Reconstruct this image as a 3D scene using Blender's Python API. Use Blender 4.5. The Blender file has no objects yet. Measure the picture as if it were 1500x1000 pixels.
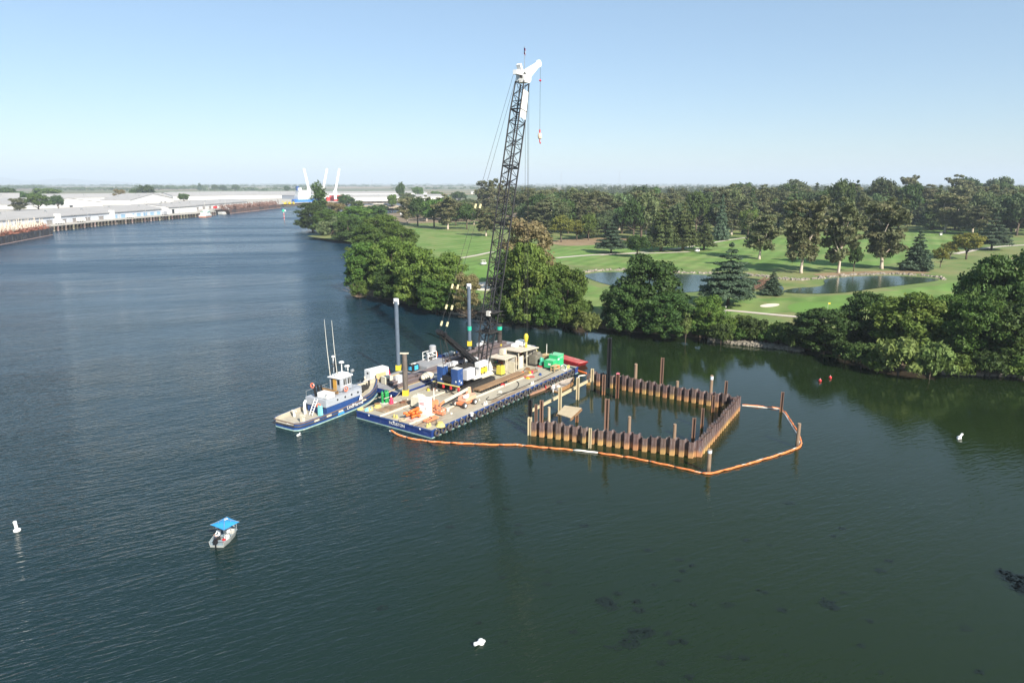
import bpy, math, random
import numpy as np
from mathutils import Vector, Matrix, Quaternion
R = math.radians
random.seed(7)
sc = bpy.context.scene
col = sc.collection
# ------------------------------------------------------------------ camera, sky, sun, exposure
CH, PITCH = 34.0, R(13.06)
cam = bpy.data.cameras.new('camera'); cam.sensor_width = 36; cam.lens = 24
cam.clip_start = 0.5; cam.clip_end = 60000
camo = bpy.data.objects.new('camera', cam); col.objects.link(camo)
camo.location = (0, 0, CH); camo.rotation_euler = (R(90)-PITCH, 0, 0)
sc.camera = camo
SUN_AZ, SUN_EL = (0.53, -0.85), R(34)
n_ = math.hypot(*SUN_AZ)
SUN = Vector((SUN_AZ[0]/n_*math.cos(SUN_EL), SUN_AZ[1]/n_*math.cos(SUN_EL), math.sin(SUN_EL)))
w = bpy.data.worlds.new('World'); sc.world = w; w.use_nodes = True
nt = w.node_tree
sky = nt.nodes.new('ShaderNodeTexSky'); sky.sky_type = 'NISHITA'; sky.sun_disc = False
sky.sun_elevation = SUN_EL; sky.sun_rotation = math.atan2(SUN_AZ[0], SUN_AZ[1])
sky.altitude = 0; sky.air_density = 1.0; sky.dust_density = 0.3; sky.ozone_density = 2.5
bg = nt.nodes['Background']; bg.inputs['Strength'].default_value = 0.075
tint = nt.nodes.new('ShaderNodeMix'); tint.data_type = 'RGBA'; tint.blend_type = 'MULTIPLY'; tint.inputs[0].default_value = 1
tint.inputs[7].default_value = (.93, .97, 1.03, 1)   # the camera's white balance on the sky
nt.links.new(sky.outputs[0], tint.inputs[6]); 
even = nt.nodes.new('ShaderNodeMix'); even.data_type = 'RGBA'; even.inputs[0].default_value = .38
even.inputs[7].default_value = (3.3, 4.75, 6.1, 1)   # thin high haze evens out the blue
nt.links.new(tint.outputs[2], even.inputs[6]); nt.links.new(even.outputs[2], bg.inputs[0])
sl = bpy.data.lights.new('sun', 'SUN'); sl.energy = 5.0; sl.angle = R(0.5); sl.color = (1, .93, .82)
so = bpy.data.objects.new('sun', sl); col.objects.link(so)
so.rotation_euler = SUN.to_track_quat('Z', 'Y').to_euler()
sc.view_settings.view_transform = 'Standard'; sc.view_settings.look = 'None'
sc.view_settings.exposure = 0.92; sc.view_settings.gamma = 1
cy = sc.cycles
cy.use_denoising = True; cy.max_bounces = 5; cy.diffuse_bounces = 2; cy.glossy_bounces = 2
cy.transmission_bounces = 2; cy.transparent_max_bounces = 4; cy.volume_bounces = 0
cy.caustics_reflective = False; cy.caustics_refractive = False
cy.use_adaptive_sampling = True; cy.adaptive_threshold = 0.01; cy.sample_clamp_indirect = 6
# ------------------------------------------------------------------ photo pixel -> place in the world
FV = (0, math.cos(PITCH), -math.sin(PITCH)); UV = (0, math.sin(PITCH), math.cos(PITCH))
def ray(x, y):
    a = (x-750)/1000; b = -(y-500)/1000
    return (a, FV[1]+b*UV[1], FV[2]+b*UV[2])
def W(x, y, z=0.0):
    d = ray(x, y); t = (z-CH)/d[2]
    return Vector((d[0]*t, d[1]*t, z))
def zat(x, y, Y):
    d = ray(x, y); return CH + d[2]*Y/d[1]
def dep(v): return v.y*FV[1] + (v.z-CH)*FV[2]
YAW = math.atan2(.820, .572)
BN = Vector((-11.0, 87.9, 0)); E1 = Vector((math.cos(YAW), math.sin(YAW), 0)); E2 = Vector((-math.sin(YAW), math.cos(YAW), 0))
def BW(a, b, z=0): return BN + E1*a + E2*b + Vector((0, 0, z))
def BL(x, y, z=1.2):
    d = W(x, y, z) - BN; return d.dot(E1), d.dot(E2)
# ------------------------------------------------------------------ materials
MC = {}
def mat(name, c, rough=.65, metal=0., var=.18, scale=1.5, bump=0., spots=None, stretch=None, band=None, trans=0., rnd=0., spec=.4):
    if name in MC: return MC[name]
    m = bpy.data.materials.new(name); m.use_nodes = True; MC[name] = m
    t = m.node_tree; N = t.nodes; L = t.links; p = N['Principled BSDF']
    p.inputs['Roughness'].default_value = rough; p.inputs['Metallic'].default_value = metal
    p.inputs['Specular IOR Level'].default_value = spec
    tc = N.new('ShaderNodeTexCoord'); mp = N.new('ShaderNodeMapping'); L.new(tc.outputs['Object'], mp.inputs[0])
    if stretch: mp.inputs['Scale'].default_value = stretch
    nz = N.new('ShaderNodeTexNoise'); nz.inputs['Scale'].default_value = scale; nz.inputs['Detail'].default_value = 5
    nz.inputs['Roughness'].default_value = .65
    L.new(mp.outputs[0], nz.inputs[0])
    rp = N.new('ShaderNodeValToRGB'); L.new(nz.outputs[0], rp.inputs[0])
    rp.color_ramp.elements[0].position = .3; rp.color_ramp.elements[1].position = .7
    rp.color_ramp.elements[0].color = (*[max(0, k*(1-var)) for k in c], 1); rp.color_ramp.elements[1].color = (*[min(1, k*(1+var)) for k in c], 1)
    out = rp.outputs[0]
    def mixin(fac, a, b):
        mx = N.new('ShaderNodeMix'); mx.data_type = 'RGBA'
        L.new(fac, mx.inputs[0]); L.new(a, mx.inputs[6])
        if isinstance(b, tuple): mx.inputs[7].default_value = (*b, 1)
        else: L.new(b, mx.inputs[7])
        return mx.outputs[2]
    if spots:
        for (sc_, s_s, thr, amt) in (spots if isinstance(spots, list) else [spots]):
            n2 = N.new('ShaderNodeTexNoise'); n2.inputs['Scale'].default_value = s_s; n2.inputs['Detail'].default_value = 6; n2.inputs['Roughness'].default_value = .7
            L.new(mp.outputs[0], n2.inputs[0])
            mr = N.new('ShaderNodeMapRange'); mr.inputs[1].default_value = thr; mr.inputs[2].default_value = thr+.08; mr.inputs[4].default_value = amt
            L.new(n2.outputs[0], mr.inputs[0]); out = mixin(mr.outputs[0], out, sc_)
    if band:   # stain below a world height
        bc, z0, z1 = band
        g = N.new('ShaderNodeNewGeometry'); sx = N.new('ShaderNodeSeparateXYZ'); L.new(g.outputs['Position'], sx.inputs[0])
        ad = N.new('ShaderNodeMath'); ad.operation = 'MULTIPLY_ADD'; ad.inputs[1].default_value = .7; L.new(nz.outputs[0], ad.inputs[0]); L.new(sx.outputs[2], ad.inputs[2])
        mr = N.new('ShaderNodeMapRange'); mr.inputs[1].default_value = z0+.35; mr.inputs[2].default_value = z1+.35; mr.inputs[3].default_value = 1; mr.inputs[4].default_value = 0
        L.new(ad.outputs[0], mr.inputs[0]); out = mixin(mr.outputs[0], out, bc)
    if rnd:
        oi = N.new('ShaderNodeObjectInfo'); hs = N.new('ShaderNodeHueSaturation')
        mr = N.new('ShaderNodeMapRange'); mr.inputs[3].default_value = 1-rnd; mr.inputs[4].default_value = 1+rnd
        L.new(oi.outputs['Random'], mr.inputs[0]); L.new(mr.outputs[0], hs.inputs['Value'])
        m2 = N.new('ShaderNodeMath'); m2.operation = 'MULTIPLY'; m2.inputs[1].default_value = 7.31; L.new(oi.outputs['Random'], m2.inputs[0])
        m3 = N.new('ShaderNodeMath'); m3.operation = 'FRACT'; L.new(m2.outputs[0], m3.inputs[0])
        m4 = N.new('ShaderNodeMapRange'); m4.inputs[3].default_value = .5-rnd*.09; m4.inputs[4].default_value = .5+rnd*.07; L.new(m3.outputs[0], m4.inputs[0]); L.new(m4.outputs[0], hs.inputs['Hue'])
        L.new(out, hs.inputs['Color']); out = hs.outputs[0]
    L.new(out, p.inputs['Base Color'])
    if bump:
        bp = N.new('ShaderNodeBump'); bp.inputs['Strength'].default_value = .6; bp.inputs['Distance'].default_value = bump
        L.new(nz.outputs[0], bp.inputs['Height']); L.new(bp.outputs[0], p.inputs['Normal'])
    if trans:
        tl = N.new('ShaderNodeBsdfTranslucent'); L.new(out, tl.inputs[0]); ms = N.new('ShaderNodeMixShader'); ms.inputs[0].default_value = trans
        L.new(p.outputs[0], ms.inputs[1]); L.new(tl.outputs[0], ms.inputs[2]); L.new(ms.outputs[0], N['Material Output'].inputs[0])
    return m
def leafmat(name, c, c2, rnd=.25, trans=.3):
    if name in MC: return MC[name]
    c = (c[0]*1.42, c[1]*1.42, c[2]*1.3); c2 = (c2[0]*1.42, c2[1]*1.42, c2[2]*1.3)
    m = mat(name, c, rough=.6, var=.3, scale=.35, trans=trans, rnd=rnd, spots=(c2, .22, .52, .75), spec=.25)
    return m
white = mat('white_paint', (.78, .78, .76), .5, var=.06, spots=((.45, .4, .34), 1.2, .62, .5))
offw = mat('weathered_white', (.62, .6, .54), .6, var=.12, spots=((.33, .27, .2), 1.3, .6, .6))
cream = mat('cream_paint', (.62, .56, .43), .6, var=.12, spots=((.35, .27, .18), 1.1, .6, .6))
navy = mat('navy_hull_paint', (.018, .042, .175), .4, var=.22, spots=[((.10, .14, .26), 1.2, .58, .6), ((.13, .06, .04), 2.3, .64, .6)])
blue = mat('blue_paint', (.026, .07, .215), .4, var=.15, spots=((.12, .16, .26), 1.3, .6, .5))
black = mat('black_steel', (.016, .016, .018), .45, var=.3, spots=((.06, .04, .03), 2, .6, .6))
dark = mat('dark_grime', (.03, .028, .026), .8, var=.3)
rubber = mat('tyre_rubber', (.06, .055, .053), .85, var=.35, spots=((.13, .12, .11), 3, .55, .7))
grey = mat('grey_paint', (.36, .37, .39), .5, var=.12, spots=((.22, .2, .18), 1.3, .58, .5))
bluegrey = mat('spud_bluegrey', (.10, .13, .17), .45, var=.15, spots=((.2, .16, .13), 1.5, .62, .6))
yellow = mat('yellow_paint', (.60, .46, .04), .5, var=.12, spots=((.3, .2, .08), 2, .62, .5))
paley = mat('faded_yellow', (.62, .52, .17), .6, var=.2)
orange = mat('safety_orange', (.80, .17, .03), .6, var=.2, spots=((.75, .45, .28), 3, .58, .6))
lorange = mat('faded_lift_orange', (.70, .24, .11), .5, var=.15, spots=((.6, .4, .3), 1.5, .58, .5))
red = mat('red_paint', (.55, .035, .04), .5, var=.2)
pink = mat('red_hazard_cone', (.75, .04, .10), .5, var=.1)
redhull = mat('faded_red_steel', (.45, .09, .08), .6, var=.25, spots=((.5, .28, .24), .8, .52, .7))
green = mat('green_generator_paint', (.03, .42, .16), .45, var=.12, spots=((.2, .36, .2), 1.6, .6, .4))
gasgreen = mat('gas_bottle_green', (.02, .26, .07), .4, var=.15)
teal = mat('teal_waterline', (.26, .40, .36), .6, var=.2, spots=((.5, .5, .42), 2, .55, .7))
cyan = mat('cyan_canvas', (.035, .30, .62), .6, var=.06)
turq = mat('turquoise_tarp', (.22, .6, .62), .6, var=.15)
glassm = mat('dark_glass', (.02, .025, .03), .08, var=.1, spec=.6)
steel = mat('galvanised_steel', (.42, .43, .43), .4, .6, var=.15)
rust = mat('rusty_steel', (.16, .075, .045), .8, var=.35, spots=((.28, .12, .05), 2, .55, .6), bump=.02)
rustp = mat('mill_steel', (.17, .13, .125), .65, var=.25, spots=((.26, .12, .06), 1.2, .58, .7))
deckm = mat('barge_deck', (.37, .335, .26), .85, var=.18, scale=.9, stretch=(.22, 1, 1), spots=[((.21, .125, .065), .5, .55, .8), ((.13, .115, .09), 1.6, .64, .5), ((.44, .42, .37), .9, .62, .6)])
deck2 = mat('grey_barge_deck', (.27, .27, .275), .8, var=.18, scale=.8, stretch=(.4, 1, 1), spots=((.17, .12, .09), .7, .58, .6))
tugdeck = mat('tug_deck', (.40, .36, .28), .8, var=.15)
wood = mat('timber_brown', (.24, .135, .065), .85, var=.35, scale=2, stretch=(.3, 4, 4))
plywood = mat('plywood', (.50, .36, .19), .8, var=.2, scale=1.5, stretch=(.4, 3, 1))
palewood = mat('pale_timber', (.47, .38, .25), .85, var=.2, stretch=(.3, 3, 1))
postwood = mat('weathered_post', (.24, .165, .11), .9, var=.35, scale=3, stretch=(3, 3, .4), band=((.12, .085, .055), .5, .9))
sheetm = mat('sheet_pile_steel', (.125, .082, .07), .75, var=.35, scale=2.2, stretch=(2, 2, .25), spots=[((.24, .215, .22), 1.1, .53, .8), ((.20, .085, .045), 1.7, .58, .7)], band=((.44, .25, .10), .45, .95), bump=.01, rnd=.2)
hpile = mat('h_pile_steel', (.17, .10, .07), .8, var=.4, scale=2, stretch=(2, 2, .3), band=((.27, .13, .06), .5, .9))
creamst = mat('cream_steel', (.52, .43, .27), .7, var=.2, spots=((.25, .14, .07), 1.5, .6, .6))
conc = mat('pale_concrete', (.42, .39, .34), .9, var=.15, scale=.3, spots=((.28, .26, .23), .2, .56, .6))
roofm = mat('pale_sheet_roof', (.36, .345, .33), .7, var=.12, scale=.08, stretch=(1, 5, 1), spots=((.38, .37, .35), .05, .55, .6))
wallw = mat('white_shed_wall', (.64, .64, .63), .7, var=.05, scale=.1)
walls = mat('silver_shed_wall', (.54, .57, .62), .6, var=.08, scale=.12)
doorg = mat('grey_dock_door', (.28, .26, .25), .7)
doorb = mat('light_blue_door', (.28, .45, .62), .6)
tanroof = mat('tan_roof', (.33, .27, .2), .85, var=.12, scale=.4)
sand = mat('bunker_sand', (.66, .58, .46), .95, var=.08, scale=.4)
pathm = mat('cart_path', (.50, .44, .37), .9, var=.1)
rock = mat('rip_rap', (.24, .21, .17), .9, var=.35, scale=.8, rnd=.2)
skin = mat('skin', (.45, .25, .17), .6, var=.05)
cloth_w = mat('white_shirt', (.8, .8, .8), .8, var=.05)
cloth_d = mat('dark_trousers', (.05, .06, .09), .8, var=.1)
bark = mat('brown_bark', (.10, .075, .055), .9, var=.3, scale=2)
gumbark = mat('pale_gum_bark', (.50, .42, .34), .85, var=.25, scale=1.2, spots=((.25, .17, .12), .7, .56, .7))
# ------------------------------------------------------------------ mesh builder
class MB:
    def __init__(s): s.v = []; s.f = []; s.m = []
    def add(s, vs, fs, mi=0):
        o = len(s.v); s.v += [tuple(v) for v in vs]; s.f += [tuple(i+o for i in f) for f in fs]; s.m += [mi]*len(fs); return s
    def box(s, c, d, rz=0, mi=0, M=None, taper=1.0):
        x, y, z = d[0]/2, d[1]/2, d[2]/2
        vs = [Vector((sx*x*(taper if sz > 0 else 1), sy*y*(taper if sz > 0 else 1), sz*z)) for sz in (-1, 1) for sx, sy in ((-1, -1), (1, -1), (1, 1), (-1, 1))]
        Q = M if M is not None else Matrix.Rotation(rz, 3, 'Z')
        vs = [Q @ v + Vector(c) for v in vs]
        return s.add(vs, [(3, 2, 1, 0), (4, 5, 6, 7), (0, 1, 5, 4), (1, 2, 6, 5), (2, 3, 7, 6), (3, 0, 4, 7)], mi)
    def beam(s, p0, p1, wd, ht, mi=0):
        p0, p1 = Vector(p0), Vector(p1); d = p1-p0
        q = d.to_track_quat('X', 'Z').to_matrix()
        return s.box((p0+p1)/2, (d.length, wd, ht), M=q, mi=mi)
    def tube(s, pts, r, n=6, mi=0, cap=True):
        pts = [Vector(p) for p in pts]; rs = r if isinstance(r, (list, tuple)) else [r]*len(pts)
        vs = []; fs = []; up = None
        for i, p in enumerate(pts):
            d = (pts[min(i+1, len(pts)-1)] - pts[max(i-1, 0)]).normalized()
            if up is None:
                up = Vector((0, 0, 1)) if abs(d.z) < .9 else Vector((1, 0, 0))
            a = d.cross(up).normalized(); b = a.cross(d).normalized(); up = b
            for k in range(n):
                t = 2*math.pi*k/n; vs.append(p + (a*math.cos(t)+b*math.sin(t))*rs[i])
        for i in range(len(pts)-1):
            for k in range(n):
                k2 = (k+1) % n; fs.append((i*n+k, i*n+k2, (i+1)*n+k2, (i+1)*n+k))
        if cap: fs.append(tuple(range(n))[::-1]); fs.append(tuple((len(pts)-1)*n+k for k in range(n)))
        return s.add(vs, fs, mi)
    def cyl(s, p0, p1, r0, r1=None, n=10, mi=0): return s.tube([p0, p1], [r0, r0 if r1 is None else r1], n, mi)
    def prism(s, pts, z0, z1, mi=0, off=(0, 0, 0), taper=1.0):
        n = len(pts); cx = sum(p[0] for p in pts)/n; cy_ = sum(p[1] for p in pts)/n
        vs = [(p[0]+off[0], p[1]+off[1], z0+off[2]) for p in pts] + [(cx+(p[0]-cx)*taper+off[0], cy_+(p[1]-cy_)*taper+off[1], z1+off[2]) for p in pts]
        return s.add(vs, [tuple(range(n))[::-1], tuple(range(n, 2*n))] + [(i, (i+1) % n, n+(i+1) % n, n+i) for i in range(n)], mi)
    def lathe(s, prof, c=(0, 0, 0), n=14, mi=0, axis='Z'):
        vs = []; fs = []
        for r, z in prof:
            for k in range(n):
                t = 2*math.pi*k/n; p = (r*math.cos(t), r*math.sin(t), z)
                if axis == 'X': p = (p[2], p[0], p[1])
                if axis == 'Y': p = (p[1], p[2], p[0])
                vs.append((p[0]+c[0], p[1]+c[1], p[2]+c[2]))
        for i in range(len(prof)-1):
            for k in range(n):
                k2 = (k+1) % n; fs.append((i*n+k, i*n+k2, (i+1)*n+k2, (i+1)*n+k))
        fs.append(tuple(range(n))[::-1]); fs.append(tuple((len(prof)-1)*n+k for k in range(n)))
        return s.add(vs, fs, mi)
    def torus(s, c, Rr, r, axis='Z', n=18, k=8, mi=0):
        vs = []; fs = []
        for i in range(n):
            t = 2*math.pi*i/n
            for j in range(k):
                q = 2*math.pi*j/k; x = (Rr+r*math.cos(q))*math.cos(t); y = (Rr+r*math.cos(q))*math.sin(t); z = r*math.sin(q)
                p = (x, y, z) if axis == 'Z' else ((x, z, y) if axis == 'Y' else (z, x, y))
                vs.append((p[0]+c[0], p[1]+c[1], p[2]+c[2]))
        for i in range(n):
            for j in range(k):
                fs.append((i*k+j, ((i+1) % n)*k+j, ((i+1) % n)*k+(j+1) % k, i*k+(j+1) % k))
        return s.add(vs, fs, mi)
    def ell(s, c, r, n=12, mi=0):
        h = n//2
        return s.lathe_ell(c, r, n, h, mi)
    def lathe_ell(s, c, r, n, h, mi):
        vs = []; fs = []
        for i in range(h+1):
            ph = -math.pi/2 + math.pi*i/h
            for k in range(n):
                t = 2*math.pi*k/n; vs.append((c[0]+r[0]*math.cos(ph)*math.cos(t), c[1]+r[1]*math.cos(ph)*math.sin(t), c[2]+r[2]*math.sin(ph)))
        for i in range(h):
            for k in range(n):
                k2 = (k+1) % n; fs.append((i*n+k, i*n+k2, (i+1)*n+k2, (i+1)*n+k))
        return s.add(vs, fs, mi)
    def build(s, name, mats, parent=None, loc=(0, 0, 0), rz=0, smooth=False):
        me = bpy.data.meshes.new(name); me.from_pydata(s.v, [], s.f); me.validate()
        for m in (mats if isinstance(mats, (list, tuple)) else [mats]): me.materials.append(m)
        if len(me.polygons) == len(s.m): me.polygons.foreach_set('material_index', s.m)
        import bmesh
        bm = bmesh.new(); bm.from_mesh(me); bmesh.ops.recalc_face_normals(bm, faces=bm.faces); bm.to_mesh(me); bm.free()
        if smooth: me.polygons.foreach_set('use_smooth', [True]*len(me.polygons))
        o = bpy.data.objects.new(name, me); col.objects.link(o); o.location = loc; o.rotation_euler = (0, 0, rz)
        if parent: o.parent = parent
        return o
def tag(o, label, cat, group=None, kind=None):
    o['label'] = label; o['category'] = cat
    if group: o['group'] = group
    if kind: o['kind'] = kind
    return o
def thing(name, label, cat, loc=(0, 0, 0), rz=0, group=None):
    o = bpy.data.objects.new(name, None); col.objects.link(o); o.empty_display_size = .3
    o.location = loc; o.rotation_euler = (0, 0, rz); return tag(o, label, cat, group)
KIDS = {}
def kids(o): return [c for c in bpy.data.objects if c.parent == o]
def dup(root, loc, rz=0, label=None, group=None, scale=None, src=None):
    r = root.copy(); col.objects.link(r); r.location = loc; r.rotation_euler = (0, 0, rz)
    if scale: r.scale = scale
    if label: r['label'] = label
    if group: r['group'] = group
    for ch in (src if src is not None else kids(root)):
        c = ch.copy(); col.objects.link(c); c.parent = r
    return r
def text(name, s, size, m, parent=None, ext=.01):
    cu = bpy.data.curves.new(name, 'FONT'); cu.body = s; cu.size = size; cu.extrude = ext; cu.align_x = 'CENTER'; cu.align_y = 'CENTER'
    t = bpy.data.objects.new('tmp', cu); col.objects.link(t); bpy.context.view_layer.update()
    me = bpy.data.meshes.new_from_object(t.evaluated_get(bpy.context.evaluated_depsgraph_get())); me.name = name
    bpy.data.objects.remove(t); me.materials.clear(); me.materials.append(m)
    o = bpy.data.objects.new(name, me); col.objects.link(o)
    if parent: o.parent = parent
    return o
def sheet(name, pts, z, m, label=None, cat=None, kind='structure', sub=0):
    from mathutils.geometry import tessellate_polygon
    vs = [(p[0], p[1], z) for p in pts]; tri = tessellate_polygon([[Vector(v) for v in vs]])
    mb = MB(); mb.add(vs, [tuple(t) for t in tri]); o = mb.build(name, m)
    for p in o.data.polygons:
        if p.normal.z < 0: p.flip()
    o['kind'] = kind
    if label: tag(o, label, cat)
    return o
def smooth_poly(pts, it=2, closed=True):
    for _ in range(it):
        q = []; n = len(pts)
        for i in range(n if closed else n-1):
            a, b = Vector(pts[i][:2]), Vector(pts[(i+1) % n][:2]); q += [a*.75+b*.25, a*.25+b*.75]
        if not closed: q = [Vector(pts[0][:2])]+q+[Vector(pts[-1][:2])]
        pts = q
    return pts
#@@LAND
# ------------------------------------------------------------------ water
LZ = 1.6
def water_mat():
    m = bpy.data.materials.new('river_water'); m.use_nodes = True
    t = m.node_tree; N = t.nodes; L = t.links; p = N['Principled BSDF']
    g = N.new('ShaderNodeNewGeometry')
    def mapping(rot, scl):
        mp = N.new('ShaderNodeMapping'); mp.vector_type = 'TEXTURE'
        mp.inputs['Rotation'].default_value = (0, 0, rot); mp.inputs['Scale'].default_value = scl; L.new(g.outputs['Position'], mp.inputs[0]); return mp.outputs[0]
    def noise(v, s, d=2, r=.5, dist=0):
        n = N.new('ShaderNodeTexNoise'); n.inputs['Scale'].default_value = s; n.inputs['Detail'].default_value = d; n.inputs['Roughness'].default_value = r
        n.inputs['Distortion'].default_value = dist; L.new(v, n.inputs[0]); return n.outputs[0]
    def mth(op, a, b, c=None):
        q = N.new('ShaderNodeMath'); q.operation = op
        for i, k in enumerate((a, b, c)):
            if k is None: continue
            if isinstance(k, (int, float)): q.inputs[i].default_value = k
            else: L.new(k, q.inputs[i])
        return q.outputs[0]
    def mr(v, a, b, c, d):
        q = N.new('ShaderNodeMapRange'); q.interpolation_type = 'SMOOTHSTEP'; L.new(v, q.inputs[0])
        for i, k in enumerate((a, b, c, d)): q.inputs[i+1].default_value = k
        return q.outputs[0]
    sx = N.new('ShaderNodeSeparateXYZ'); L.new(g.outputs['Position'], sx.inputs[0])
    # wind: the open reach to the left is ruffled, the lee of the wooded bank is calm
    lee = mth('ADD', sx.outputs[0], mth('MULTIPLY', sx.outputs[1], -.10))
    gust = noise(mapping(R(20), (2.5, 1, 1)), .05, 4, .6)
    lee2 = mth('ADD', lee, mth('MULTIPLY_ADD', gust, 36, -18))
    wind = mr(lee2, -44, 6, 1.0, .10)
    calm = mr(sx.outputs[1], 58, 112, .36, .10)
    wind = mth('MAXIMUM', wind, calm)
    gustf = mr(gust, .3, .7, .6, 1.25)
    w1 = noise(mapping(R(28), (3.6, 1, 1)), 1.8, 2, .55, .3)
    w2 = noise(mapping(R(14), (2.6, 1, 1)), 3.8, 2, .55, .2)
    w3 = noise(mapping(R(40), (4, 1, 1)), .3, 2, .5)
    h = mth('ADD', mth('MULTIPLY', w1, .14), mth('ADD', mth('MULTIPLY', w2, .045), mth('MULTIPLY', w3, .12)))
    w4 = noise(mapping(R(20), (3.2, 1, 1)), .17, 3, .6)
    h = mth('ADD', h, mth('MULTIPLY', mth('MULTIPLY', w4, .62), mr(sx.outputs[1], 110, 320, 0, 1)))
    h = mth('MULTIPLY', h, mth('MULTIPLY', mth('MULTIPLY', wind, gustf), 1.35))
    bp = N.new('ShaderNodeBump'); bp.inputs['Strength'].default_value = 1; bp.inputs['Distance'].default_value = 1.0
    L.new(h, bp.inputs['Height']); L.new(bp.outputs[0], p.inputs['Normal'])
    # water colour: silty green, reflected sky blue painted in leftward and farther out
    cn = noise(mapping(0, (1, 1, 1)), .035, 4, .6)
    cm = N.new('ShaderNodeMix'); cm.data_type = 'RGBA'
    L.new(mr(mth('ADD', lee, mth('MULTIPLY_ADD', cn, 50, -25)), -50, 20, 0, 1), cm.inputs[0])
    c2 = N.new('ShaderNodeMix'); c2.data_type = 'RGBA'; L.new(mr(sx.outputs[1], 70, 240, 0, 1), c2.inputs[0])
    c2.inputs[6].default_value = (.0075, .0215, .0225, 1); c2.inputs[7].default_value = (.006, .029, .054, 1); L.new(c2.outputs[2], cm.inputs[6])
    cm.inputs[6].default_value = (0, 0, 0, 1); cm.inputs[7].default_value = (.0105, .0205, .0062, 1)
    L.new(cm.outputs[2], p.inputs['Base Color'])
    band = mr(noise(mapping(R(12), (7, 1, 1)), .022, 4, .6), .38, .62, .55, 1.2)
    far = mth('MULTIPLY', mr(sx.outputs[1], 60, 330, .02, .25), band)
    L.new(mth('MULTIPLY_ADD', wind, far, .03), p.inputs['Roughness']); p.inputs['IOR'].default_value = 1.333; L.new(mth('MULTIPLY_ADD', wind, -.12, .52), p.inputs['Specular IOR Level'])
    return m
wm = MB(); wm.add([(-22500, -400, 0), (22500, -400, 0), (22500, 3000, 0), (-22500, 3000, 0)], [(0, 1, 2, 3)])
o = wm.build('water', water_mat()); o['kind'] = 'structure'
# ------------------------------------------------------------------ land
BANK_PX = [(1660, 562), (1560, 552), (1500, 547), (1450, 546), (1400, 543), (1360, 543), (1300, 536), (1255, 524), (1200, 513), (1150, 505), (1060, 496), (1000, 492), (960, 488), (900, 482), (870, 478),
           (845, 478), (800, 472), (740, 468), (690, 462), (620, 448), (560, 436), (530, 428), (518, 412), (520, 395), (535, 372), (528, 360), (505, 352), (492, 348), (478, 342)]
bank = [W(x, y, 0).to_2d() for x, y in BANK_PX]
rb = [Vector((700, 20)), Vector((300, 60)), Vector((150, 100))] + bank + [Vector((-155, 560)), Vector((-150, 640)), Vector((-135, 760)), Vector((-60, 900)), Vector((150, 1000)), Vector((600, 1080))]
lb = [Vector((600, 1330)), Vector((100, 1290)), Vector((-100, 1230)), Vector((-230, 1190)), Vector((-330, 1110)), Vector((-348, 940)), Vector((-344, 792)), Vector((-324, 756)), Vector((-324, 709)), Vector((-331, 650)), Vector((-336, 570)), Vector((-333, 497)), Vector((-322, 440)), Vector((-300, 395)), Vector((-260, 200)), Vector((-240, 60))]
FAR = 22000
outer = [Vector((-FAR, 60)), Vector((-FAR, FAR)), Vector((FAR, FAR)), Vector((FAR, 20))]
def land_mat():
    m = mat('open_land', (.16, .15, .085), .95, var=.25, scale=.02)
    t = m.node_tree; N = t.nodes; L = t.links; p = N['Principled BSDF']
    g = N.new('ShaderNodeNewGeometry'); mp = N.new('ShaderNodeMapping'); mp.inputs['Rotation'].default_value = (0, 0, .25); mp.inputs['Scale'].default_value = (.0012, .0028, 1)
    L.new(g.outputs['Position'], mp.inputs[0])
    v = N.new('ShaderNodeTexVoronoi'); v.voronoi_dimensions = '2D'; v.distance = 'CHEBYCHEV'; v.inputs['Scale'].default_value = 1; L.new(mp.outputs[0], v.inputs['Vector'])
    s = N.new('ShaderNodeSeparateColor'); L.new(v.outputs['Color'], s.inputs[0])
    r = N.new('ShaderNodeValToRGB'); r.color_ramp.interpolation = 'CONSTANT'; e = r.color_ramp.elements
    cols = [(.10, .13, .05), (.20, .15, .095), (.13, .14, .06), (.25, .19, .11), (.09, .12, .05), (.16, .13, .08)]
    e[0].color = (*cols[0], 1); e[1].position = .18; e[1].color = (*cols[1], 1)
    for i in range(2, 6):
        k = e.new(i*.17); k.color = (*cols[i], 1)
    L.new(s.outputs[0], r.inputs[0])
    n = N.new('ShaderNodeTexNoise'); n.inputs['Scale'].default_value = .012; n.inputs['Detail'].default_value = 6; L.new(g.outputs['Position'], n.inputs[0])
    mr = N.new('ShaderNodeMapRange'); mr.inputs[3].default_value = .7; mr.inputs[4].default_value = 1.3; L.new(n.outputs[0], mr.inputs[0])
    hs = N.new('ShaderNodeHueSaturation'); L.new(r.outputs[0], hs.inputs['Color']); L.new(mr.outputs[0], hs.inputs['Value'])
    L.new(hs.outputs[0], p.inputs['Base Color']); return m
o = sheet('ground', rb + lb + outer, LZ, land_mat())
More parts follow.
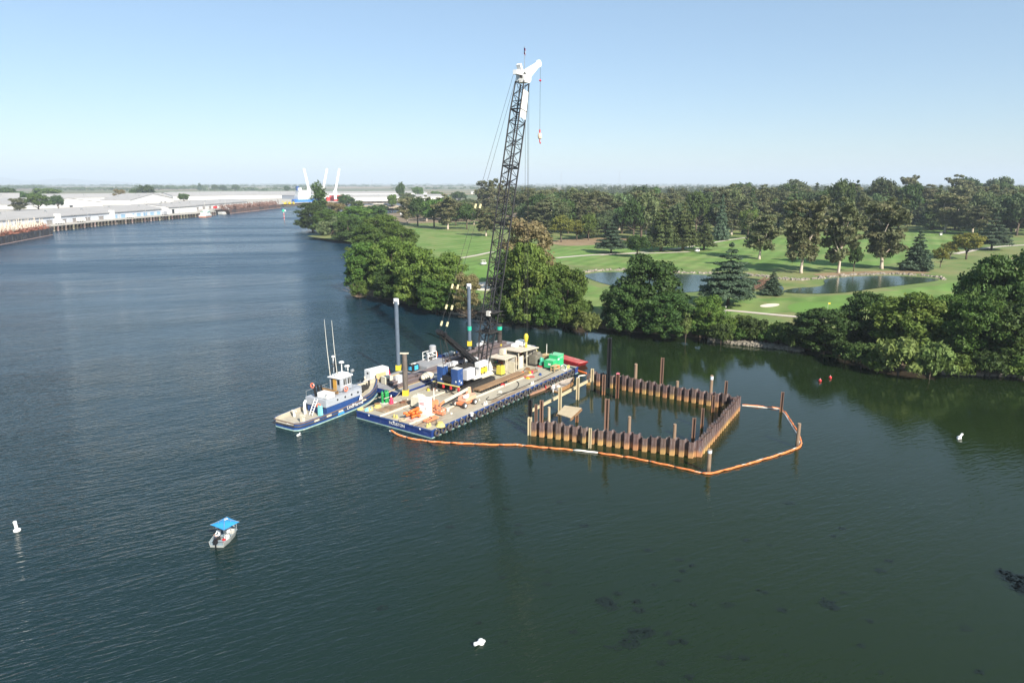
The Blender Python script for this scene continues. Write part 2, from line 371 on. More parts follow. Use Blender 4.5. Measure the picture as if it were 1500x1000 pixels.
# banks: earth slope from the land edge down into the water
def slope(name, pts, m, outw, depth=-1.5):
    mb = MB(); n = len(pts); vs = []
    for i, p in enumerate(pts):
        d = (pts[min(i+1, n-1)]-pts[max(i-1, 0)]).normalized(); nn = Vector((-d.y, d.x))*outw
        k = random.uniform(.7, 1.5)
        vs += [(p.x, p.y, LZ), (p.x+nn.x*k*.5, p.y+nn.y*k*.5, .7), (p.x+nn.x*2.4, p.y+nn.y*2.4, depth)]
    mb.add(vs, [(i*3+j, i*3+3+j, i*3+4+j, i*3+1+j) for i in range(n-1) for j in (0, 1)])
    o = mb.build(name, m); o['kind'] = 'structure'; return o
earth = mat('earth_bank', (.12, .09, .06), .95, var=.35, scale=1.2)
fine = []
for a, b in zip(rb[:-1], rb[1:]):
    k = max(1, int((b-a).length/3)) if (b-a).length < 120 else 4
    fine += [a.lerp(b, i/k) for i in range(k)]
fine.append(rb[-1])
slope('river_bank', fine, earth, 1)
slope('far_bank', lb[:6], earth, 1)
PZ = 3.8
# ------------------------------------------------------------------ golf course ground
def grass_mat(name, c, c2, stripe=0.):
    m = mat(name, c, .9, var=.22, scale=.06, spots=[(c2, .03, .48, .6), ((c2[0]*1.2, c2[1]*.95, c2[2]), .11, .56, .5), ((c[0]*.7, c[1]*.8, c[2]*.8), .25, .6, .5)], spec=.15)
    if stripe:   # mowing stripes
        t = m.node_tree; N = t.nodes; L = t.links; p = N['Principled BSDF']; s = p.inputs['Base Color'].links[0].from_socket
        g = N.new('ShaderNodeNewGeometry'); w_ = N.new('ShaderNodeTexWave'); w_.inputs['Scale'].default_value = .045; w_.inputs['Distortion'].default_value = 1.5; w_.inputs['Detail Scale'].default_value = .2
        mp = N.new('ShaderNodeMapping'); mp.inputs['Rotation'].default_value = (0, 0, .5); L.new(g.outputs['Position'], mp.inputs[0]); L.new(mp.outputs[0], w_.inputs[0])
        r = N.new('ShaderNodeMapRange'); r.inputs[3].default_value = 1-stripe; r.inputs[4].default_value = 1+stripe; L.new(w_.outputs[1], r.inputs[0])
        h = N.new('ShaderNodeHueSaturation'); L.new(s, h.inputs['Color']); L.new(r.outputs[0], h.inputs['Value']); L.new(h.outputs[0], p.inputs['Base Color'])
    return m
fair = grass_mat('fairway_grass', (.125, .215, .052), (.19, .225, .082), .1)
rough = grass_mat('rough_grass', (.135, .19, .06), (.215, .20, .09))
greenm = grass_mat('putting_grass', (.13, .235, .05), (.12, .22, .05))
reedm = grass_mat('peninsula_grass', (.075, .125, .03), (.10, .15, .045))
def pxs(l, z): return [W(x, y, z).to_2d() for x, y in l]
gp = [p for p in bank[2:-3]]
sheet('golf_grass', [Vector((250, 78))] + gp + [Vector((-128, 430)), Vector((-110, 560)), Vector((60, 640)), Vector((420, 620)), Vector((620, 400)), Vector((560, 120))], LZ+.02, rough)
sheet('fairway', smooth_poly(pxs([(598, 332), (640, 338), (720, 344), (740, 356), (735, 400), (745, 432), (700, 440), (665, 425), (640, 385), (600, 350)], LZ)), LZ+.05, fair)
sheet('fairway', smooth_poly(pxs([(800, 360), (1000, 352), (1150, 345), (1330, 338), (1450, 335), (1440, 352), (1390, 372), (1250, 396), (1130, 396), (1000, 394), (870, 392), (800, 385)], LZ)), LZ+.05, fair)
sheet('fairway', smooth_poly(pxs([(1030, 458), (1060, 436), (1150, 437), (1240, 432), (1330, 424), (1420, 410), (1480, 412), (1430, 440), (1330, 455), (1240, 462), (1160, 456), (1090, 462)], LZ)), LZ+.055, fair)
sheet('fairway', smooth_poly(pxs([(820, 420), (850, 410), (880, 424), (940, 430), (1000, 432), (990, 450), (880, 452), (830, 450)], LZ)), LZ+.055, fair)
sheet('putting_green', smooth_poly(pxs([(1150, 447), (1180, 442), (1225, 442), (1252, 450), (1240, 463), (1195, 466), (1160, 458)], LZ)), LZ+.08, greenm)
sheet('putting_green', smooth_poly(pxs([(690, 392), (735, 388), (760, 400), (735, 412), (700, 410)], LZ)), LZ+.08, greenm)
for l in ([(688, 416), (705, 413), (738, 414), (742, 424), (712, 427), (690, 424)], [(1111, 448), (1125, 445), (1143, 445), (1140, 449), (1118, 451)], [(1058, 433), (1075, 427), (1098, 428), (1102, 434), (1075, 436)], [(1300, 348), (1306, 345), (1314, 348), (1308, 350)], [(918, 437), (932, 432), (940, 440), (925, 446)]):
    sheet('sand_bunker', smooth_poly(pxs(l, LZ)), LZ+.1, sand)
def path(pts, wd, z, name='cart_path', m=None):
    c = smooth_poly(pxs(pts, LZ), 2, False); L_ = []; R_ = []
    for i, p in enumerate(c):
        d = (c[min(i+1, len(c)-1)]-c[max(i-1, 0)]).normalized(); q = Vector((-d.y, d.x))*wd/2; L_.append(p+q); R_.append(p-q)
    mb = MB(); n = len(c); mb.add([(p.x, p.y, z) for p in L_]+[(p.x, p.y, z) for p in R_], [(i, n+i, n+i+1, i+1) for i in range(n-1)])
    o = mb.build(name, m or pathm); o['kind'] = 'structure'
path([(815, 378), (860, 374), (905, 372), (960, 371), (1010, 369)], 3.2, LZ+.12)
path([(1030, 452), (1090, 457), (1150, 463), (1215, 468), (1300, 474)], 2.2, LZ+.12)
path([(655, 381), (690, 376), (722, 369)], 2.6, LZ+.12)
path([(880, 374), (990, 366), (1080, 349), (1150, 343)], 2.2, LZ+.125)
path([(1400, 372), (1450, 362), (1520, 358)], 3, LZ+.12)
# bare earth under the far trees
for l in ([(800, 352), (880, 348), (960, 350), (900, 357), (820, 362)], [(1180, 402), (1240, 398), (1330, 396), (1380, 401), (1300, 401), (1220, 406)]):
    sheet('bare_earth', smooth_poly(pxs(l, LZ)), LZ+.07, mat('bare_earth', (.24, .17, .095), .95, var=.25, scale=.15))
pondm = bpy.data.materials.new('pond_water'); pondm.use_nodes = True
pp = pondm.node_tree.nodes['Principled BSDF']; pp.inputs['Base Color'].default_value = (.03, .055, .035, 1); pp.inputs['Roughness'].default_value = .07; pp.inputs['IOR'].default_value = 1.33
pn = pondm.node_tree.nodes.new('ShaderNodeTexNoise'); pn.inputs['Scale'].default_value = 1.4; pg = pondm.node_tree.nodes.new('ShaderNodeNewGeometry'); pb = pondm.node_tree.nodes.new('ShaderNodeBump'); pb.inputs['Distance'].default_value = .05
pondm.node_tree.links.new(pg.outputs['Position'], pn.inputs[0]); pondm.node_tree.links.new(pn.outputs[0], pb.inputs['Height']); pondm.node_tree.links.new(pb.outputs[0], pp.inputs['Normal'])
PA = [(852, 403), (880, 399), (920, 399), (1000, 402), (1050, 404), (1110, 408), (1146, 418), (1150, 428), (1105, 424), (1060, 424), (1020, 428), (985, 430), (945, 427), (905, 421), (870, 412)]
PB = [(1140, 428), (1165, 422), (1200, 421), (1210, 416), (1205, 410), (1225, 407), (1260, 405), (1310, 404), (1368, 408), (1380, 411), (1325, 418), (1280, 423), (1235, 430), (1180, 431)]
sheet('pond', smooth_poly(pxs(PA, LZ)), LZ+.15, pondm); sheet('pond', smooth_poly(pxs(PB, LZ)), LZ+.155, pondm)
def rocks(name, line, n, s0, s1, z, spread, label):
    pts = smooth_poly(line, 1, False); seg = [(pts[i+1]-pts[i]).length for i in range(len(pts)-1)]; T = sum(seg); mb = MB()
    for k in range(n):
        u = random.uniform(0, T); i = 0
        while u > seg[i] and i < len(seg)-1: u -= seg[i]; i += 1
        p = pts[i].lerp(pts[i+1], min(1, u/seg[i])); s = random.uniform(s0, s1)
        q = Matrix.Rotation(random.uniform(0, 6), 3, 'Z') @ Matrix.Rotation(random.uniform(-.5, .5), 3, 'X')
        oy = random.uniform(-spread, spread); c = (p.x+random.uniform(-spread, spread)*.6, p.y+oy, z+s*.25+max(0, oy)*.25)
        mb.box(c, (s*random.uniform(.7, 1.3), s*random.uniform(.7, 1.1), s*random.uniform(.5, .9)), M=q, taper=random.uniform(.5, .85))
    o = mb.build(name, rock); tag(o, label, 'rocks', kind='stuff'); return o
rocks('pond_edge_rocks', pxs([(852, 400), (880, 396), (920, 396), (1000, 400), (1045, 401), (1112, 404), (1160, 411), (1200, 408), (1235, 404), (1300, 401), (1370, 405), (1384, 410)], LZ), 620, .4, 1.1, LZ-.1, 1.0, 'pale rocks lining the far edge of the golf course pond')
rocks('rip_rap', [W(x, y).to_2d() for x, y in [(1040, 500), (1060, 502), (1100, 506), (1150, 511), (1172, 515)]], 520, .35, .95, .15, .8, 'grey broken rock along the river bank waterline')
rocks('rip_rap', [W(x, y).to_2d() for x, y in [(1380, 547), (1440, 549), (1500, 551), (1540, 555)]], 160, .35, .9, .1, .8, 'broken rock at the water under the big trees at the right')
rocks('rip_rap', [W(x, y).to_2d() for x, y in [(640, 456), (700, 466), (760, 474), (800, 477)]], 160, .3, .8, .1, .7, 'dark stones at the waterline behind the barges')
# port apron
sheet('port_apron', [Vector((-236, 60)), Vector((-256, 200)), Vector((-297, 395))]+[v+Vector((-1, 0)) for v in lb[5:14]][::-1]+[Vector((-331, 1110)), Vector((-231, 1190)), Vector((-100, 1230)), Vector((-100, 1420)), Vector((-420, 1700)), Vector((-1300, 1700)), Vector((-1300, 60))], PZ, conc)
# far hills, faint at the left
hb = MB(); hv = []; n = 60
for i in range(n+1):
    x = -17000 + i*7000/n; t = i/n; h = 260*math.sin(math.pi*min(1, t*1.05))**1.3*(.75+.25*math.sin(t*9)+.12*math.sin(t*23))
    hv += [(x, 18500-t*1200, LZ), (x, 19800, LZ+max(0, h)), (x, 21000, LZ)]
hb.add(hv, [(i*3+j, i*3+3+j, i*3+4+j, i*3+1+j) for i in range(n) for j in (0, 1)])
o = hb.build('hills', mat('far_hills', (.14, .13, .09), .95), smooth=True); o['kind'] = 'structure'
HAZE_D = 1.1e-4
# haze over everything
hz = MB(); hz.box((0, 11100, 146), (46000, 23300, 298)); ho = hz.build('haze', []); ho['kind'] = 'stuff'
hm = bpy.data.materials.new('haze_air'); hm.use_nodes = True; hn = hm.node_tree
for q in list(hn.nodes):
    if q.type != 'OUTPUT_MATERIAL': hn.nodes.remove(q)
pv = hn.nodes.new('ShaderNodeVolumePrincipled'); pv.inputs['Color'].default_value = (.76, .88, 1, 1); pv.inputs['Density'].default_value = HAZE_D; pv.inputs['Anisotropy'].default_value = -.05
hn.links.new(pv.outputs[0], [q for q in hn.nodes if q.type == 'OUTPUT_MATERIAL'][0].inputs['Volume'])
ho.data.materials.append(hm)
#@@TREES
# ------------------------------------------------------------------ trees
def leaf_mesh(name, cl, size, seed, m, bias=.9, asp=1.7, droop=0., up=.12, flip=True):
    g = np.random.default_rng(seed); cl = np.array(cl, float)
    cnt = cl[:, 6].astype(int); idx = np.repeat(np.arange(len(cl)), cnt); M = len(idx)
    d = g.normal(size=(M, 3)); d /= np.linalg.norm(d, axis=1)[:, None]
    low = (d[:, 2] < -.3) & (g.random(M) < (.55 if flip else 0)); d[low, 2] *= -g.uniform(-.9, 1, low.sum())
    rr = g.uniform(.35, 1.08, M)**.6; rr *= np.where(g.random(M) < .13, g.uniform(1.1, 1.6, M), 1)
    p = cl[idx, :3] + d*rr[:, None]*cl[idx, 3:6]
    nrm = d*bias + g.normal(size=(M, 3))*.55 + np.array([0, 0, up]); nrm /= np.linalg.norm(nrm, axis=1)[:, None]
    t = np.cross(nrm, g.normal(size=(M, 3))); t[:, 2] -= droop; t -= nrm*(t*nrm).sum(1)[:, None]; t /= np.linalg.norm(t, axis=1)[:, None]+1e-9
    b = np.cross(nrm, t); s = (size*g.uniform(.55, 1.45, M))[:, None]
    v = np.stack([p-t*s*asp/2, p+b*s*.5+t*s*.1, p+t*s*asp/2-nrm*s*.15, p-b*s*.5+t*s*.1], 1).reshape(-1, 3)
    me = bpy.data.meshes.new(name); me.vertices.add(M*4); me.vertices.foreach_set('co', v.ravel().astype(np.float32))
    me.loops.add(M*4); me.loops.foreach_set('vertex_index', np.arange(M*4, dtype=np.int32))
    me.polygons.add(M); me.polygons.foreach_set('loop_start', np.arange(0, M*4, 4, dtype=np.int32))
    me.update(calc_edges=True); me.materials.append(m); return me
KIND = {}
def limb(mb, a, b, r0, r1, mi=0, sag=.1, n=5):
    a, b = Vector(a), Vector(b); L_ = (b-a).length; k = 5
    j = Vector((random.uniform(-1, 1), random.uniform(-1, 1), random.uniform(-.2, .5)))*L_*sag
    pts = [a.lerp(b, i/(k-1)) + j*math.sin(math.pi*i/(k-1)) for i in range(k)]
    mb.tube(pts, [r0+(r1-r0)*i/(k-1) for i in range(k)], n, mi)
def make_kind(key, name, clumps, H0, R0, size, lm, bm_, trunk, seed, **kw):
    """one crown mesh + one trunk mesh of a tree H0 tall and R0 in radius"""
    crown = leaf_mesh('crown', clumps, size, seed, lm, **kw)
    mb = MB(); trunk(mb); t = mb.build('trunk', bm_); tm = t.data; bpy.data.objects.remove(t)
    tm.polygons.foreach_set('use_smooth', [True]*len(tm.polygons))
    KIND[key] = (name, crown, tm, H0, R0)
def ell_clumps(n, c, r, rc, leaves, zlo=-1., seed=0, hollow=.55, flat=.8):
    g = random.Random(seed); out = []
    while len(out) < n:
        d = Vector((g.gauss(0, 1), g.gauss(0, 1), g.gauss(0, 1))).normalized()
        if d.z < zlo: continue
        k = g.uniform(hollow, 1)*(1+g.uniform(-.12, .16)); q = g.uniform(*rc)
        out.append((c[0]+d.x*r[0]*k, c[1]+d.y*r[1]*k, c[2]+d.z*r[2]*k, q*g.uniform(.8, 1.25), q*g.uniform(.8, 1.25), q*flat, leaves*(q/rc[1])**2))
    return out
L_oak = leafmat('oak_leaves', (.06, .105, .022), (.095, .135, .03))
L_dark = leafmat('dark_leaves', (.04, .072, .02), (.062, .1, .026))
L_gum = leafmat('gum_leaves', (.11, .12, .06), (.155, .14, .08))
L_cedar = leafmat('cedar_needles', (.06, .09, .058), (.085, .12, .08))
L_pine = leafmat('pine_needles', (.065, .092, .034), (.095, .11, .045))
L_will = leafmat('willow_leaves', (.10, .135, .040), (.13, .155, .052))
L_pale = leafmat('pale_leaves', (.10, .135, .06), (.14, .165, .085))
L_dry = leafmat('dry_leaves', (.14, .12, .06), (.18, .14, .08))
L_yel = leafmat('yellowing_leaves', (.125, .12, .025), (.09, .105, .028))
L_far = leafmat('far_leaves', (.07, .095, .042), (.11, .12, .06), rnd=.42)
def tr_simple(h0, h1, r, n, spread, seed):
    def f(mb):
        st = random.getstate(); random.seed(seed)
        mb.tube([(0, 0, -1.5), (0, 0, h0*.5), (.15, .1, h0)], [r*1.35, r, r*.85], 8)
        for i in range(n):
            t = 2*math.pi*i/n+random.uniform(-.4, .4); limb(mb, (.15, .1, h0*random.uniform(.8, 1)), (math.cos(t)*spread, math.sin(t)*spread, random.uniform(h0*1.1, h1)), r*.55, r*.15)
        limb(mb, (.15, .1, h0), (.3, -.2, h1), r*.8, r*.15); random.setstate(st)
    return f
# big bank trees whose foliage hangs to the water
for v in range(4):
    g = random.Random(50+v)
    cl = ell_clumps(105, (0, 0, 8.2), (5.8, 5.8, 6.4), (.8, 1.7), 210, seed=v, hollow=.62)
    cl += ell_clumps(60, (g.uniform(-1.5, 1.5), 1.2, 3.4), (6.5, 6.2, 3.1), (.7, 1.5), 180, seed=20+v, hollow=.6)
    cl += ell_clumps(10, (g.uniform(-2, 2), 0, 13.4), (2.4, 2.4, 1.6), (.7, 1.3), 90, seed=40+v)
    make_kind('bank%d' % v, 'bank_tree', cl, 16, 7.4, .36, L_oak, bark, tr_simple(4, 12, .38, 6, 4.2, v), v, droop=.5, bias=1.0)
    make_kind('bankd%d' % v, 'bank_tree', cl, 16, 7.4, .36, L_dark, bark, tr_simple(4, 12, .38, 6, 4.2, v), 9+v, droop=.5, bias=1.0)
make_kind('olive', 'olive_tree', ell_clumps(80, (0, 0, 9), (5.2, 5.2, 6.2), (.8, 1.7), 150, seed=71, hollow=.6), 16, 6.4, .36, L_dry, bark, tr_simple(5, 13, .35, 7, 4, 71), 71, droop=.6)
make_kind('will', 'willow_shrub', ell_clumps(46, (0, 0, 1.7), (3.0, 3.0, 2.0), (.6, 1.15), 150, zlo=-.6, seed=61, hollow=.55), 4, 3.6, .3, L_will, bark, tr_simple(.6, 3, .12, 6, 1.8, 61), 61, asp=2.4)
make_kind('pale', 'pale_shrub', ell_clumps(50, (0, 0, 3), (4.6, 4.6, 3.4), (.9, 1.7), 130, zlo=-.6, seed=62, hollow=.6), 7, 5.6, .42, L_pale, bark, tr_simple(1, 5, .2, 6, 3, 62), 62, asp=2.2)
make_kind('bush0', 'bank_bush', ell_clumps(46, (0, 0, 2), (3.2, 3.0, 2.3), (.7, 1.25), 170, zlo=-.7, seed=63, hollow=.55), 5, 4.0, .32, L_oak, bark, tr_simple(.6, 3.5, .12, 6, 2, 63), 63)
make_kind('bush1', 'bank_bush', ell_clumps(46, (0, 0, 2), (3.2, 3.0, 2.3), (.7, 1.25), 170, zlo=-.7, seed=64, hollow=.55), 5, 4.0, .32, L_dark, bark, tr_simple(.6, 3.5, .12, 6, 2, 64), 64)
make_kind('slim', 'slender_shrub', ell_clumps(30, (0, 0, 3.2), (1.2, 1.2, 3.3), (.45, .8), 110, seed=65, hollow=.4), 7, 1.75, .28, L_will, bark, tr_simple(1, 5, .12, 4, .7, 65), 65, droop=.4)
make_kind('poplar', 'poplar_tree', ell_clumps(90, (0, 0, 12), (2.9, 2.9, 10.5), (1.0, 1.7), 85, seed=66, hollow=.5, flat=1.3), 24, 3.9, .55, L_dark, bark, tr_simple(4, 20, .4, 5, 1.5, 66), 66)
# park trees of the golf course
for v in range(2):
    make_kind('round%d' % v, 'park_tree', ell_clumps(60, (0, 0, 8), (5.0, 5.0, 4.2), (1.1, 2.0), 120, zlo=-.75, seed=80+v, hollow=.6), 13, 6.4, .5, (L_oak, L_dark)[v], bark, tr_simple(3.6, 10, .36, 6, 3.6, 80+v), 80+v)
make_kind('yel', 'park_tree', ell_clumps(50, (0, 0, 7.4), (4.2, 4.2, 4.0), (.8, 1.6), 95, zlo=-.8, seed=83, hollow=.5), 12, 5.2, .42, L_yel, bark, tr_simple(3, 9, .25, 6, 3, 83), 83)
def gum(v):
    g = random.Random(90+v); cl = []; ends = []
    fork = (g.uniform(-.8, .8), 0, 8+v*1.5)
    for i in range(9):
        t = 2*math.pi*i/9+g.uniform(-.4, .4); r = g.uniform(1.5, 4.8); z = 12+14*((i*4)%9)/8+g.uniform(-1,1); e = (fork[0]+r*math.cos(t), r*math.sin(t), z); ends.append(e)
        for k in range(11):
            q = g.uniform(.9, 1.8); cl.append((e[0]+g.gauss(0, 1.5), e[1]+g.gauss(0, 1.5), e[2]+g.gauss(.2, 2.0), q, q, q*.8, 62*q))
    for k in range(20):
        t = g.uniform(0, 6.28); r = g.uniform(1.6, 4.8); q = g.uniform(.8, 1.5); cl.append((r*math.cos(t), r*math.sin(t), g.uniform(5, 15), q, q, q*1.2, 52*q))
    def f(mb):
        st = random.getstate(); random.seed(v)
        mb.tube([(0, 0, -1), (0, 0, 1), (fork[0]*.4, .1, 4.5), fork], [.75, .5, .42, .36], 9)
        for e in ends: limb(mb, fork if random.random() < .7 else (fork[0]*.6, 0, fork[2]*.7), e, .24, .06, sag=.12)
        random.setstate(st)
    make_kind('gum%d' % v, 'gum_tree', cl, 33, 7.4, .55, L_gum, gumbark, f, 90+v, droop=1.2, asp=2.2, bias=.7, flip=False)
for v in range(3): gum(v)
def tiers(key, name, H0, R0, nt, lm, seed, z0=.16, flat=.35, size=.4, cone=.9, per=9, leaves=80, lean=0.):
    g = random.Random(seed); cl = []; tips = []
    for i in range(nt):
        u = i/(nt-1); z = H0*(z0+(1-z0-.03)*u); r = R0*(1-u)**cone*(.82+.36*g.random())+.35
        m_ = max(3, int(per*(1-u*.65)))
        for k in range(m_):
            t = 2*math.pi*k/m_+g.uniform(-.35, .35); rr = r*g.uniform(.7, 1.05)
            tips.append((rr*.9*math.cos(t)+lean*u, rr*.9*math.sin(t), z))
            for s in (.45, .72, 1.0):
                q = max(.35, r*.26*(1.25-s*.45)); cl.append((rr*s*math.cos(t)+lean*u, rr*s*math.sin(t), z-rr*.06*s+g.uniform(-.2, .2), q*1.25, q*1.25, max(.22, q*flat), leaves*max(.3, q)))
    cl.append((lean, 0, H0*.97, .3, .3, .7, 60))
    def f(mb):
        mb.tube([(0, 0, -1), (lean*.2, 0, H0*.3), (lean, 0, H0*.95)], [H0*.03, H0*.022, .05], 8)
        for t in tips[::2]: mb.tube([(lean*t[2]/H0, 0, t[2]-.4), t], [.09, .03], 4)
    make_kind(key, name, cl, H0, R0*1.1, size, lm, bark, f, seed, bias=.7, up=.8)
tiers('cedar', 'cedar_tree', 16, 7.2, 9, L_cedar, 101, z0=.22, flat=.30, size=.36, cone=.8, per=10, leaves=150)
tiers('fir', 'conifer_tree', 14, 4.2, 13, L_cedar, 102, z0=.08, flat=.6, size=.4, per=9, leaves=75)
tiers('pine', 'pine_tree', 20, 5.0, 11, L_pine, 103, z0=.18, flat=.8, size=.5, cone=.7, per=8, leaves=60)
def place(kind, bx, by, ty, wpx, label, cat='tree', group=None, z=LZ, name=None):
    nm, cr, tm, H0, R0 = KIND[kind]; p = W(bx, by, z); h = zat(bx, ty, p.y)-z; wd = wpx/1000*dep(p)
    if bx < 1600 and nm in ('bank_tree', 'bank_bush', 'willow_shrub'): p.y += .0
    t = thing(name or nm, label, cat, p, random.uniform(0, 6.28), group)
    s = wd/2/R0; t.scale = (s, s, h/H0)
    for n_, me in (('trunk', tm), ('crown', cr)):
        o = bpy.data.objects.new(n_, me); col.objects.link(o); o.parent = t
    return t
